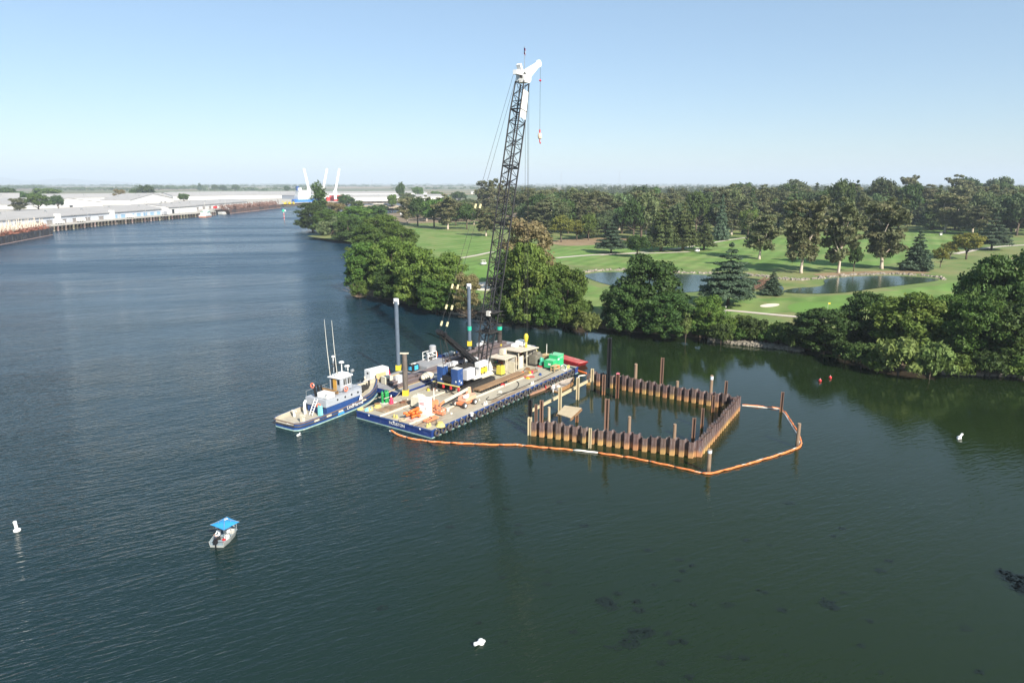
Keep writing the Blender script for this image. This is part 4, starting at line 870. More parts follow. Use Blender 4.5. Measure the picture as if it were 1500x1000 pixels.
for i, x in enumerate((418, 424, 430)):
    p = W(x, 299, PZ); m_ = MB(); m_.box((0, 0, 1.4), (4, 2.2, 1.2)); m_.box((1, 0, 2.6), (1.5, 1.8, 1.4)); m_.beam((-1, 0, 2), (-5, 0, 4.5), .6, .6)
    for s in (-1, 1): m_.box((0, s, .45), (4.4, .6, .9))
    tag(m_.build('yard_excavator', yellow, loc=p, rz=i*1.1), ['yellow machine at the left of the far dock', 'yellow machine in the middle of the far dock', 'yellow machine beside the blue ship hull'][i], 'excavator', 'yellow machines on the far dock')
# deck barges with scrap
def scow(name, label, p0, p1, wd, hz_, m, rake=6):
    ln, rz = wall_frame(p0, p1); r = thing(name, label, 'barge', (p0.x, p0.y, 0), rz)
    m_ = MB(); sec = [(0+rake, -.8), (ln-rake, -.8), (ln, hz_), (0, hz_)]
    m_.add([(x, 0, z) for x, z in sec]+[(x, wd, z) for x, z in sec], [(0, 1, 2, 3), (7, 6, 5, 4), (0, 4, 5, 1), (1, 5, 6, 2), (2, 6, 7, 3), (3, 7, 4, 0)]); m_.build('hull', m, r)
    m_ = MB(); m_.box((ln/2, -.06, .25), (ln-rake*1.4, .2, .35)); m_.build('waterline_stripe', mat('pink_waterline', (.55, .38, .33), .7), r)
    m_ = MB(); m_.box((ln/2, wd/2, hz_+.05), (ln-.6, wd-.4, .1)); m_.build('deck', rust, r)
    m_ = MB()
    for x in range(4, int(ln)-3, 6): m_.box((x, -.1, hz_/2+.2), (.25, .3, hz_*.7))
    m_.build('rubbing_post', dark, r); return r, ln
darkhull = mat('dark_scow_hull', (.055, .055, .065), .75, var=.35, scale=.5, spots=[((.17, .17, .18), .25, .52, .7), ((.13, .06, .04), .6, .58, .6)])
s0, s1 = Vector((-283, 370, 0)), Vector((-309, 466, 0))
r1, ln1 = scow('scrap_barge', 'dark hulled barge loaded with rusty frames at the left edge of the photo', s0, s1, 14, 4.6, darkhull)
def tangle(n, Lx, Ly, Hz, r, seed):
    g = random.Random(seed); mb = MB()
    for i in range(n):
        c = Vector((g.uniform(0, Lx), g.uniform(0, Ly), g.uniform(0, Hz))); d = Vector((g.gauss(0, 1), g.gauss(0, .7), g.gauss(0, .55))).normalized()*g.uniform(1, 3)
        a_, b_ = c-d, c+d; a_.z = max(0, a_.z); b_.z = max(0, b_.z); mb.beam(a_, b_, r*g.uniform(.7, 1.6), r)
    return mb
rz1 = wall_frame(s0, s1)[1]
o = tangle(420, ln1-6, 11, 2.4, .28, 3).build('scrap_frames', [mat('rust_red_frames', (.24, .10, .07), .85, var=.4, scale=.6)], loc=(s0.x, s0.y, 4.7), rz=rz1); tag(o, 'tangle of rust red steel frames piled on the dark barge', 'scrap steel', kind='stuff')
ym = mat('ochre_machine_paint', (.58, .38, .12), .7, var=.3, scale=.6); pm_ = mat('pale_machine_paint', (.60, .52, .42), .7, var=.25, scale=.6)
mb = MB(); mb.box((0, 0, .9), (1.6, 2.4, .5)); mb.beam((-1.2, 0, 0), (0, 0, 4.2), .25, .25); mb.beam((1.2, 0, 0), (0, 0, 4.2), .25, .25); mb.beam((0, -1.6, 0), (0, 0, 3.2), .22, .22); mb.beam((0, 0, 3.8), (0, 0, 5.6), .2, .2); mb.lathe([(.7, -.3), (.7, .3)], (0, -1.2, 1.5), 10, axis='Y'); mb.box((.3, .5, 2.2), (1, 1, .8))
y0 = mb.build('rig_frame', ym); p0m = y0.data.copy(); p0m.materials.clear(); p0m.materials.append(pm_)
u1 = Vector((math.cos(rz1), math.sin(rz1), 0)); v1 = Vector((-u1.y, u1.x, 0)); k = 0
for i in range(30):
    for j in range(2):
        x = 5+i*3.05+random.uniform(-.8, .8); P_ = s0+u1*x+v1*(3.5+j*5+random.uniform(-.8, .8))
        if k == 0: o = y0
        else: o = y0.copy(); col.objects.link(o)
        if (i*2+j) % 3 == 0 or i < 9: o.data = p0m
        o.location = (P_.x, P_.y, 6.0); o.rotation_euler = (0, 0, rz1+random.uniform(-.5, .5)); o.scale = [random.uniform(.75, 1.15)]*3; k += 1
        pl = o.data == p0m
        tag(o, 'pale spiked machine frame standing on rusty scrap aboard the dark barge' if pl else 'ochre spiked machine frame standing on rusty scrap aboard the dark barge', 'machine frame', 'pale frames on the scrap barge' if pl else 'ochre frames on the scrap barge')
t0, t1 = Vector((-349, 800, 0)), Vector((-299, 925, 0))
t0, t1 = W(335, 313.5).copy(), W(413, 304.5).copy()
r2, ln2 = scow('scrap_barge', 'rusty red barge piled high with scrap beyond the small moored boats', t0, t1, 15, 4.6, mat('rusty_scow_hull', (.15, .09, .075), .8, var=.35, scale=.4, spots=((.05, .05, .06), .08, .5, .9)))
o = tangle(520, ln2-10, 12, 4.5, .45, 5).build('scrap_pile', [mat('scrap_rust', (.20, .115, .09), .85, var=.4, scale=.5)], loc=(t0.x, t0.y, 4.7), rz=wall_frame(t0, t1)[1]); tag(o, 'heap of brown rusty scrap on the far red barge', 'scrap steel', kind='stuff')
# two small moored boats
def workboat(name, label, p, rz, L_, hm_, houses, stripe):
    r = thing(name, label, 'boat', p, rz); m_ = MB(); b_ = L_*.16
    pts = [(-L_/2, -b_*.8), (L_*.2, -b_), (L_*.42, -b_*.5), (L_/2, 0), (L_*.42, b_*.5), (L_*.2, b_), (-L_/2, b_*.8)]
    m_.prism(pts, -.6, 1.0, mi=1, taper=1.03); m_.prism([(x*1.02, y*1.03) for x, y in pts], 1.0, 2.3, taper=1.04); m_.build('hull', [hm_, stripe], r)
    m_ = MB()
    for (x, z, l, w_, h) in houses: m_.box((x, 0, z), (l, w_, h))
    m_.build('deckhouse', white, r); m_ = MB(); m_.box((houses[-1][0]+houses[-1][2]/2, 0, houses[-1][1]+.2), (.1, houses[-1][3]*.8, .7)); m_.build('window', glassm, r)
    m_ = MB(); m_.tube([(houses[0][0], 0, houses[-1][1]), (houses[0][0], 0, houses[-1][1]+9)], .12, 5); m_.build('mast', offw, r); return r
p = W(288, 318.3)+Vector((6, 0, 0)); workboat('work_boat', 'white work boat with a green top and orange waterline moored at the quay', p+Vector((0, 8, 0)), R(100), 26, white, [(0, 3.6, 14, 6, 2.6), (4, 5.9, 7, 5, 2)], mat('orange_waterline', (.5, .2, .12), .7))
m_ = MB(); m_.box((0, 0, 0), (14.4, 6.3, .35)); cg = m_.build('green_roof', mat('boat_green', (.05, .28, .17), .6)); cg.parent = bpy.data.objects['work_boat']; cg.location = (0, 0, 5.05)
p = W(327, 313.5); workboat('work_boat', 'small white boat with raised wheelhouse moored between work boat and rusty barge', p+Vector((0, 10, 0)), R(75), 22, white, [(-1, 3.2, 9, 5, 2.2), (1, 5.5, 5, 4, 2.6)], offw)
# green channel marker
p = W(416.5, 322); mk = thing('channel_marker', 'slender pole beacon with green board standing in the open channel', 'channel marker', p)
m_ = MB(); m_.tube([(0, 0, -2), (0, 0, 8)], .38, 8, 0); m_.tube([(0, 0, 1.2), (0, 0, 2.6)], .42, 8, 1); m_.tube([(0, 0, 4.4), (0, 0, 5.6)], .42, 8, 1); m_.build('pole', [mat('pinkish_pole', (.5, .36, .34), .7), red], mk)
m_ = MB(); m_.box((0, -.4, 8.6), (2.3, .12, 2.0)); m_.build('board', mat('marker_green', (.02, .5, .28), .5), mk)
m_ = MB(); m_.box((1.5, -.3, 8.6), (.9, .5, 1.6)); m_.tube([(0, 0, 8), (0, 0, 10)], .18, 6); m_.build('lamp', white, mk)
for i, (x, y) in enumerate([(-343, 470), (-343, 560), (-338, 640), (-335, 700), (-352, 850), (-356, 930)]):
    m_ = MB(); m_.tube([(0, 0, 0), (0, 0, 13)], [.22, .14], 6); m_.beam((0, 0, 13), (2.6, 0, 13.2), .2, .2); m_.box((2.4, 0, 13), (1.0, .4, .25)); tag(m_.build('lamp_post', steel, loc=(x, y, PZ)), 'tall grey lamp post on the quay apron before the dock sheds', 'lamp post', 'quay lamp posts')
for i, (x, y, m_c) in enumerate([(-340, 520, white), (-341, 548, offw), (-337, 612, white), (-352, 826, red), (-334, 668, grey)]):
    v_ = thing('parked_truck', ['white box truck nearest the scrap barge on the quay', 'pale box truck second along the quay apron', 'white box truck before the grey dock doors', 'red box truck behind the small moored boats', 'grey box truck before the light blue doors'][i], 'truck', (x, y, PZ), R(85)); m_ = MB(); m_.box((-1, 0, 2.2), (5.5, 2.4, 2.6)); m_.build('cargo_box', m_c, v_); m_ = MB(); m_.prism([(1.9, -1.1), (4, -1.1), (4, 1.1), (1.9, 1.1)], .6, 2.6, taper=.88); m_.build('cab', white, v_)
    for sx in (-2.4, 2.8):
        for sy in (-1, 1): m_ = MB(); m_.lathe([(.5, -.15), (.5, .15)], (sx, sy, .5), 10, axis='Y'); m_.build('wheel', rubber, v_)
# power line towers on the horizon
for i, (x, yb, yt) in enumerate([(822, 270.6, 250), (907, 270.6, 250), (880, 270.3, 262), (545, 270.2, 262)]):
    p = W(x, yb+1.2, LZ); h = zat(x, yt, p.y)-LZ; m_ = MB(); s = 4+h*.06; r_ = .35
    for sx in (-1, 1):
        for sy in (-1, 1): m_.beam((sx*s, sy*s, 0), (sx*.8, sy*.8, h*.98), r_*2, r_*2)
    for k in range(7):
        u0, u1_ = k/7, (k+1)/7; w0, w1 = s*(1-u0)+.8*u0, s*(1-u1_)+.8*u1_
        m_.beam((-w0, -w0, h*u0), (w1, -w1, h*u1_), r_, r_); m_.beam((w0, -w0, h*u0), (-w1, -w1, h*u1_), r_, r_)
    for z, l in ((.72, 9), (.82, 11), (.92, 8)): m_.beam((-l, 0, h*z), (l, 0, h*z), r_*2, r_*2)
    tag(m_.build('power_pylon', steel, loc=p), ['faint tall pylon on the horizon right of the crane hook line', 'faint tall pylon on the horizon beyond the middle woods', 'short faint pylon between the two tall ones', 'small faint pylon on the horizon beyond the far docks'][i], 'pylon')
#@@WORKS
# ------------------------------------------------------------------ cofferdam of sheet piles
def zsheet():
    mb = MB(); P = [(0, 0), (.22, 0), (.31, .62), (.88, .62), (.97, 0), (1.2, 0)]; T = .05; z0, z1 = -2.5, 2.3
    out = P + [(x, y-T*1.6) for x, y in P][::-1]
    n = len(P)
    for i in range(n-1):
        q = [P[i], P[i+1], (P[i+1][0], P[i+1][1]-T), (P[i][0], P[i][1]-T)]
        mb.prism(q, z0, z1)
    mb.tube([(.2, .1, z0), (.2, .1, z1)], .05, 5)
    return mb
cof = thing('cofferdam', 'rusty corrugated sheet pile cofferdam enclosing a pool in the river', 'cofferdam', W(896, 655).xy.to_3d())
cp0 = cof.location.copy()
first = None
def sheet_wall(a, b, flip, skip=()):
    global first
    d = b-a; n = max(1, round(d.length/1.2)); rz = math.atan2(d.y, d.x); u = d.normalized()
    for i in range(n):
        if i in skip: continue
        if first is None: o = first = zsheet().build('sheet_pile', sheetm, cof)
        else: o = first.copy(); col.objects.link(o)
        k = d.length/(n*1.2)
        p = a+u*(i*d.length/n)-cp0
        o.location = (p.x, p.y, random.uniform(-.25, .1)+(random.choice((-.35, .25)) if random.random() < .16 else 0)); o.rotation_euler = (0, 0, rz); o.scale = (k, -1 if flip else 1, 1)
cNL, cNR, cFR, cFL = Vector((2.6, 89.6, 0)), Vector((23.4, 81.4, 0)), Vector((34.6, 100.2, 0)), Vector((13.6, 114.3, 0))
sheet_wall(cNL, cNR, True); sheet_wall(cNR, cFR, True); sheet_wall(cFL, cFR, True)
sheet_wall(Vector((12.9, 113.2, 0)), cFL, True)
ft = MB()
for (a, b, off) in ((cNR, cFR, .35),):
    pass
# marks sprayed on the sheets
def mark(p0, p1, t, wd, ht, z, m, nm='paint_mark'):
    p = p0.lerp(p1, t)-cp0; d = p1-p0; mb = MB(); mb.box((0, 0, 0), (wd, .03, ht)); o = mb.build(nm, m, cof, (p.x, p.y, z), math.atan2(d.y, d.x)); return o
pk = mat('pink_spray', (.7, .2, .25), .7); ylm = mat('lime_spray', (.62, .68, .16), .7); bw_ = mat('pale_spray', (.6, .66, .72), .7)
for i in range(6): mark(cFL+Vector((-.06, -.1, 0)), cFR+Vector((-.06, -.1, 0)), .48+i*.072, .55, .12, 1.85-random.uniform(0, .25), pk)
for t, z in ((.255, 1.5), (.36, 1.2)): mark(cFL+Vector((0, -.03, 0)), cFR+Vector((0, -.03, 0)), t, .6, .5, z, ylm)
def hp_mesh(w_=.36, t=.05):
    mb = MB()
    for s in (-1, 1): mb.box((0, s*(w_/2-t/2), .5), (w_, t, 1))
    mb.box((0, 0, .5), (t, w_-2*t, 1)); return mb
HP = {}
def hpost(bx, by, ty, label, m=hpile, wd=.38, rz=None, kind='h', base_z=0.0, name='steel_pile', cat='pile'):
    p = W(bx, by, base_z); h = zat(bx+(bx-750)*(by-ty)/1000*.12, ty, p.y)
    key = (kind, m.name, wd)
    if key not in HP:
        if kind == 'h': mb = hp_mesh(wd, wd*.2)
        elif kind == 'wood': mb = MB(); mb.tube([(0, 0, 0), (0, 0, .5), (.02, 0, 1)], [wd/2*1.05, wd/2, wd/2*.93], 9)
        else: mb = MB(); mb.tube([(0, 0, 0), (0, 0, 1)], wd/2, 12)
        o = mb.build(name, m); HP[key] = o
    else: o = HP[key].copy(); col.objects.link(o)
    o.name = name
    o.location = (p.x, p.y, -1.5); o.scale = (1, 1, h+1.5); o.rotation_euler = (0, 0, R(-108) if rz is None else rz); tag(o, label, cat); return o, p, h
PL = [(776.5, 633, 585, 'dark steel pile standing at the left end of the near sheet wall', black, .5, 'h'),
 (776, 637, 611, 'short pale H pile directly before the dark pile at the left end', creamst, .5, 'h'),
 (793, 624, 586, 'rusty H pile behind the first sheets of the near wall', hpile, .46, 'h'),
 (785, 628, 592, 'small rusty pile between the dark pile and the rusty H pile', hpile, .34, 'h'),
 (804, 621, 596, 'stubby pale round post beside the timber platform', palewood, .42, 'wood'),
 (820, 603, 567, 'cream H pile carrying the wale beam by the platform', creamst, .46, 'h'),
 (846, 585, 553, 'cream H pile carrying the wale beam near the skiff', creamst, .46, 'h'),
 (867, 571, 540, 'cream H pile at the far end of the wale beam', creamst, .46, 'h'),
 (891, 568, 495, 'tallest dark pile rising behind the far sheet wall', black, .62, 'h'),
 (884, 578, 549, 'reddish sheet pile stub in the pool left of the pink topped one', hpile, .5, 'h'),
 (904, 583, 546, 'pink topped rusty pile standing in the pool', rust, .5, 'h'),
 (930, 573, 533, 'thick brown timber faced pile at the far wall', postwood, .55, 'wood'),
 (968, 577, 524, 'tall slim double edged pile at the middle of the far wall', hpile, .5, 'h'),
 (991, 584, 558, 'pale mottled timber pile at the far wall', postwood, .5, 'wood'),
 (1040, 592, 550, 'timber pile with pale blue top near the far right corner', postwood, .5, 'wood'),
 (1062, 588, 558, 'dark H pile next to the far right corner of the cofferdam', hpile, .46, 'h'),
 (1044, 604, 579, 'dark short pile inside the right sheet wall, farther one', hpile, .46, 'h'),
 (1028, 627, 598, 'dark short pile inside the right sheet wall, middle one', hpile, .42, 'h'),
 (1015, 647, 612, 'dark H pile inside the near right corner of the cofferdam', hpile, .46, 'h'),
 (987, 652, 621, 'mottled timber post behind the near wall close to its right corner', postwood, .46, 'wood'),
 (921, 642, 610, 'mottled timber post behind the middle of the near wall', postwood, .46, 'wood'),
 (887.5, 648, 584, 'tall H pile with a row of bolts standing before the near wall', hpile, .55, 'h'),
 (864, 656, 627, 'slim pale pile standing in the water before the near wall', creamst, .34, 'h'),
 (1037.5, 692, 658, 'weathered timber post with pale top at the nearest bend of the orange boom', postwood, .5, 'wood'),
 (1144, 603, 574, 'dark H pile holding the far right bend of the orange boom', hpile, .42, 'h'),
 (1167.5, 655, 620, 'weathered timber post at the right bend of the orange boom', postwood, .48, 'wood'),
 (845, 618, 606, 'rusty stub pile under the right edge of the timber platform', hpile, .4, 'h')]
for (bx, by, ty, lb_, m_, wd, kd) in PL: hpost(bx, by, ty, lb_, m_, wd, kind=kd)
capm = {}
for (bx, by, ty, m_) in ((1040, 592, 550, bw_), (1037.5, 692, 658, bw_)):
    o = [q for q in bpy.data.objects if q.get('label', '').startswith('timber pile with pale blue' if ty == 550 else 'weathered timber post with pale')][0]
    mb = MB(); mb.tube([(0, 0, .90), (0, 0, .985)], .262, 9); c = mb.build('painted_top', m_, o)
o = [q for q in bpy.data.objects if q.get('label', '').startswith('pink topped')][0]
mb = MB(); mb.box((0, 0, .985), (.52, .52, .03)); mb.build('painted_top', pk, o)
# wale beam through the cream posts and the platform
a_ = W(779, 601, 1.3); b_ = W(867, 555, 1.4)
mb = MB(); d = (b_-a_); L_ = d.length
for s in (-.16, .16): mb.box((L_/2, 0, s), (L_, .32, .06))
mb.box((L_/2, 0, 0), (L_, .06, .3))
wb = mb.build('wale_beam', creamst, loc=a_); wb.rotation_euler = (0, -math.asin(d.z/L_), math.atan2(d.y, d.x)); tag(wb, 'cream steel wale beam spanning the open side between the cream posts', 'beam')
pl = [W(x, y, 1.75) for x, y in ((816, 606), (827, 594), (852, 598), (836, 613))]
pf = thing('work_platform', 'pale plywood work platform on beams inside the near left cofferdam corner', 'platform', pl[0])
mb = MB()
for k in range(3):
    u0, u1 = k/3+.006, (k+1)/3-.006
    q = [pl[0].lerp(pl[3], u0)-pl[0], pl[0].lerp(pl[3], u1)-pl[0], pl[1].lerp(pl[2], u1)-pl[0], pl[1].lerp(pl[2], u0)-pl[0]]
    mb.prism([(v.x, v.y) for v in q], -.02+.02*k, .06+.02*k)
mb.build('plywood_deck', palewood, pf)
mb = MB(); mb.beam(pl[0]-pl[0]+Vector((0, 0, -.2)), pl[1]-pl[0]+Vector((0, 0, -.2)), .2, .25); mb.beam(pl[3]-pl[0]+Vector((0, 0, -.2)), pl[2]-pl[0]+Vector((0, 0, -.2)), .2, .25); mb.build('bearer_beam', wood, pf)
# white bent pipe near the far post
mb = MB(); A_ = W(847, 553, 2.2)-Vector((0, 0, 0)); B_ = W(860, 549, 2.2)
mb.tube([A_-Vector((0, 0, .9)), A_, A_.lerp(B_, .1)+Vector((0, 0, .25)), B_], .11, 7); tag(mb.build('bent_pipe', offw), 'white bent pipe at the far end of the wale beam', 'pipe')
# ------------------------------------------------------------------ orange containment boom on the water
BP = [(573, 631, .9), (577, 634, .3), (583, 637.5, 0), (600, 643, 0), (632, 647.5, 0), (680, 650.5, 0), (720, 652, 0), (755, 652, 0), (790, 655.5, 0), (825, 658.5, 0), (862, 662, 0), (925, 671, 0), (980, 682.5, 0), (1030, 694, 0), (1040, 694.5, 0), (1062, 689, 0), (1100, 679, 0), (1140, 667, 0), (1162, 659.5, 0), (1172, 655, 0), (1174, 649, 0), (1170, 636, 0), (1160, 620, 0), (1150, 604, 0), (1141, 598.5, 0), (1110, 595.5, 0), (1079, 592.5, 0)]
bp = [W(*q) for q in BP]
def resample(pts, st):
    out = [pts[0].copy()]; acc = 0
    for a, b in zip(pts[:-1], pts[1:]):
        L = (b-a).length; t = st-acc
        while t < L: out.append(a.lerp(b, t/L)); t += st
        acc = (acc+L) % st if L+acc >= st else acc+L
    return out
rs = resample(bp, .55)
cb = thing('containment_boom', 'long orange floating containment boom looping round the cofferdam from the barge bow', 'floating boom', bp[0].xy.to_3d())
o0 = cb.location; bw2 = mat('boom_white', (.72, .68, .62), .7, var=.2, spots=((.6, .3, .15), 1.2, .6, .6))
i = 0; n = 0; boomo = mat('boom_orange', (.68, .20, .06), .7, var=.25, spots=((.62, .42, .3), 2, .56, .7))
while i < len(rs)-2:
    j = min(len(rs)-1, i+6); mb = MB(); seg = [p-o0+Vector((0, 0, .10+.03*math.sin(p.x*3))) for p in rs[i:j+1]]
    r_b = .105; r_ = [r_b+.04*abs(math.sin(k*1.3+i)) for k in range(len(seg))]; r_[0] = .08; r_[-1] = .08
    mb.tube(seg, r_, 7); mb.build('float', bw2 if n == 8 else boomo, cb, smooth=True); n += 1; i = j
mb = MB(); off = []
for i in range(len(rs)-1):
    d = (rs[min(i+1, len(rs)-1)]-rs[max(0, i-1)]).normalized(); k = .26 if i/len(rs) < .25 else (.2 if i/len(rs) > .6 else .16)
    off.append(rs[i]-o0+Vector((-d.y, d.x, 0))*k+Vector((0, 0, .02+.02*math.sin(i))))
mb.tube(off, .09, 5); mb.build('white_skirt', bw2, cb)
mb = MB(); mb.tube([W(843, 541.5, .1), W(850, 544, .12), W(859, 546.5, .1)], .16, 7); tag(mb.build('containment_boom', orange), 'short orange boom piece in the water at the far barge corner', 'floating boom')
# ------------------------------------------------------------------ main work barge
DZ = 1.2
wbg = thing('work_barge', 'large blue work barge with a tan deck carrying the crawler crane', 'barge', BN, YAW)
mb = MB(); LB, WB = 40.4, 14.7
mb.prism([(0, 0), (LB, 0), (LB, WB), (0, WB)], -1, DZ-.05); mb.build('hull', navy, wbg)
mb = MB(); mb.prism([(.12, .12), (LB-.12, .12), (LB-.12, WB-.12), (.12, WB-.12)], DZ-.05, DZ); mb.build('deck', deckm, wbg)
mb = MB()
for (x0, y0, x1, y1) in ((0, -.06, LB, -.06), (-.06, 0, -.06, WB), (0, WB+.06, LB, WB+.06)): mb.beam((x0, y0, .05), (x1, y1, .05), .08, .13)
mb.build('waterline_stripe', teal, wbg)
mb = MB()
for (x0, y0, x1, y1) in ((0, -.04, LB, -.04), (-.04, 0, -.04, WB)): mb.beam((x0, y0, DZ-.13), (x1, y1, DZ-.13), .1, .12)
mb.build('rub_rail', blue, wbg)
for b in (4.0, 9.75):
    mb = MB()
    for k in range(6): mb.box((2.5+k*5.2, b, DZ+.09), (5.15, .2, .18))
    mb.build('deck_rail', mat('pale_rail', (.60, .53, .42), .8, var=.2, scale=.5), wbg)
def timber_strip(a0, a1, b0, b1, m_, n=None):
    mb = MB(); k = n or max(2, int((a1-a0)/.35)); w_ = (a1-a0)/k
    for i in range(k): mb.box((a0+(i+.5)*w_, (b0+b1)/2+random.uniform(-.12, .12), DZ+.06+random.uniform(0, .03)), (w_*.9, b1-b0, .1))
    mb.build('deck_planks', m_, wbg)
timber_strip(1.5, 8, 10.4, 12.2, mat('dirty_planks', (.27, .18, .11), .9, var=.4, scale=.7, spots=((.35, .30, .22), .5, .55, .8)))
for i in range(9):
    mb = MB(); mb.box((0, 0, 0), (.8, .28, .22)); mb.tube([(-.25, 0, 0), (-.25, 0, .42)], .13, 8); mb.tube([(.25, 0, 0), (.25, 0, .42)], .13, 8)
    a, b = ((.8, 1.2), (.8, 7.5), (1.0, 12.8), (13, .6), (26, .6), (38.5, 1), (39.3, 5), (39, 13.5), (22, 13.9))[i]
    mb.build('bollard', (paley, paley, paley, offw, offw, paley, cream, cream, paley)[i], wbg, (a, b, DZ+.1), (0, 1.57, 0, 0, 0, 0, 1.57, 1.57, 0)[i])
mb = MB()
for k in range(29): mb.box((.9+k*1.37, -.12, DZ-.14), (.1, .14, .2))
for k in range(3): mb.box((-.1, 2+k*5, DZ-.2), (.1, .2, .2))
mb.build('tyre_bracket', white, wbg)
t_ = text('barge_name', 'HOUSTON', .62, white, wbg); t_.location = (-.1, 6.4, .72); t_.rotation_euler = (R(90), 0, R(-90))
# tyre fenders
mb = MB(); mb.torus((0, 0, 0), .40, .17, 'Y', 18, 8); mb.torus((0, 0, 0), .40, .135, 'Y', 18, 6); ty0 = mb.build('tyre_fender', rubber, smooth=True)
def tyre(p, rz, label, group):
    global ty_first
    if ty_first: o = ty0; ty_first = False
    else: o = ty0.copy(); col.objects.link(o)
    o.location = p; o.rotation_euler = (random.uniform(-.12, .12), random.uniform(0, 3), rz+random.uniform(-.1, .1)); s = random.uniform(.93, 1.1); o.scale = (s, s, s)
    tag(o, label, 'tyre', group); return o
ty_first = True
for k in range(28): tyre(BW(.9+k*1.37, -.24, .60), YAW, 'worn grey tyre fender in the row along the long side of the work barge', 'tyre fenders along the work barge')
# grey spud barge behind
sb = thing('spud_barge', 'second blue barge with grey deck lying behind the work barge, loaded with steel piles', 'barge', BN, YAW)
mb = MB(); x0, x1, y0, y1 = 9.9, 50, 15.5, 25.0
mb.add([(x0+1.4, y0, -1), (x1, y0, -1), (x1, y1, -1), (x0+1.4, y1, -1), (x0, y0, .45), (x0, y1, .45), (x0, y0, 1.12), (x1, y0, 1.12), (x1, y1, 1.12), (x0, y1, 1.12)],
       [(0, 1, 2, 3), (0, 4, 5, 3), (4, 6, 9, 5), (6, 7, 8, 9), (0, 1, 7, 6, 4), (3, 2, 8, 9, 5), (1, 2, 8, 7)]); mb.build('hull', navy, sb)
mb = MB(); mb.prism([(x0+.1, y0+.1), (x1-.1, y0+.1), (x1-.1, y1-.1), (x0+.1, y1-.1)], 1.12, 1.17); mb.build('deck', deck2, sb)
for (a, b, l, w_) in ((12.8, 17.4, 9, .05), (20, 23.6, 8, .05)): 
    mb = MB(); mb.box((a, b, 1.19), (l, .35, .03)); mb.build('paint_line', mat('ochre_line', (.55, .40, .16), .8), sb)
for a in (16.5, 21.5, 28): tyre(BW(a, y0-.22, .55), YAW, 'tyre fender hanging on the near side of the grey decked spud barge', 'tyres on the spud barge')
# steel piles stacked on the spud barge
k = 0
hb_ = hp_mesh(.6, .08); me_h = None
for (a0, a1, bs, zz) in ((11.5, 30, (19.3, 20.0), 1.18), (26.5, 46, (21.6, 22.3, 23.0), 1.18), (28, 47.5, (17.6, 18.3, 19.0), 1.18), (27.5, 46, (19.9, 20.6), 1.75), (11, 18.5, (17.7,), 1.18)):
    for b in bs:
        if me_h is None: o = hb_.build('steel_beam', rustp); me_h = o
        else: o = me_h.copy(); col.objects.link(o)
        a = a0+random.uniform(-.6, .6); o.location = BW(a, b, zz+.3); o.rotation_euler = Vector(E1).to_track_quat('Z', 'Y').to_euler(); o.scale = (1, 1, a1-a0)
        tag(o, 'long brown steel H beam lying along the deck of the spud barge', 'steel beam', 'steel beams on the spud barge'); k += 1
# spuds
def spud(bx, by, ty, label, m_, capw, r_=.37, z=1.15, stain=True):
    p = W(bx, by, z); h = zat(bx, ty, p.y); r = thing('spud_pile', label, 'spud pile', (p.x, p.y, 0))
    mb = MB(); mb.tube([(0, 0, -2), (0, 0, h)], r_, 14); mb.build('pipe', m_, r, smooth=False)
    if capw: mb = MB(); mb.tube([(0, 0, h), (0, 0, h+.45)], r_*1.25, 12); mb.box((.35, 0, h-.2), (.25, .3, .8)); mb.box((-.35, 0, h-.1), (.2, .3, .6)); mb.build('cap', white, r)
    mb = MB(); mb.prism([(-.47, -.47), (.47, -.47), (.47, .47), (-.47, .47)], z, z+.95); mb.build('collar', yellow, r); return r, h
spud(584, 542, 441, 'tall blue grey spud pipe with white cap, left one, in a yellow collar', bluegrey, True)
r, h = spud(688, 506, 419, 'tall blue grey spud pipe with white cap and green mark, behind the crane mast', bluegrey, True)
mb = MB(); mb.tube([(0, 0, 4.4), (0, 0, 5.2)], .44, 12); mb.build('green_mark', mat('mark_green', (.02, .45, .28), .6), r)
r, h = spud(732, 510, 475, 'short dark pipe pile with a green band behind the crane boom foot', mat('dark_pipe', (.05, .04, .035), .7, var=.3), False, .48)
mb = MB(); mb.tube([(0, 0, h-1.1), (0, 0, h-.4)], .5, 12); mb.build('green_mark', MC['mark_green'], r)
r, h = spud(594.5, 579, 518, 'brown square topped H pile in a yellow collar at the edge of the work barge', mat('brown_pile', (.12, .10, .085), .8, var=.35, scale=1.5, stretch=(2, 2, .3)), False, .4)
mb = MB(); mb.box((0, 0, h+.08), (1.35, .35, .16)); mb.build('top_plate', cream, r)
# ------------------------------------------------------------------ crawler crane
cx, cb_ = 19.0, 9.0
cr = thing('crawler_crane', 'black lattice boom crawler crane with blue counterweights and white boom head', 'crane', BW(cx, cb_, DZ), YAW)
for s in (-1, 1):
    mb = MB(); L_ = 4.0
    prof = [(-L_, .25), (-L_+.35, 0), (L_-.35, 0), (L_, .25), (L_, .85), (L_-.35, 1.15), (-L_+.35, 1.15), (-L_, .85)]
    mb.add([(x, s*2.5-.5, z+.02) for x, z in prof]+[(x, s*2.5+.5, z+.02) for x, z in prof], [tuple(range(8)), tuple(range(15, 7, -1))]+[(i, (i+1) % 8, 8+(i+1) % 8, 8+i) for i in range(8)])
    for k in range(26): mb.box((-L_+.4+k*.3, s*2.5, 1.19), (.2, 1.04, .06))
    tr = mb.build('crawler_track', dark, cr)
    mb = MB()
    for k in range(8): mb.lathe([(.28, -.06), (.28, .06)], (-2.9+k*.83, s*(2.5)-.56, .42), 12, axis='Y')
    mb.build('track_roller', mat('track_brown', (.11, .08, .06), .8, var=.3), tr)
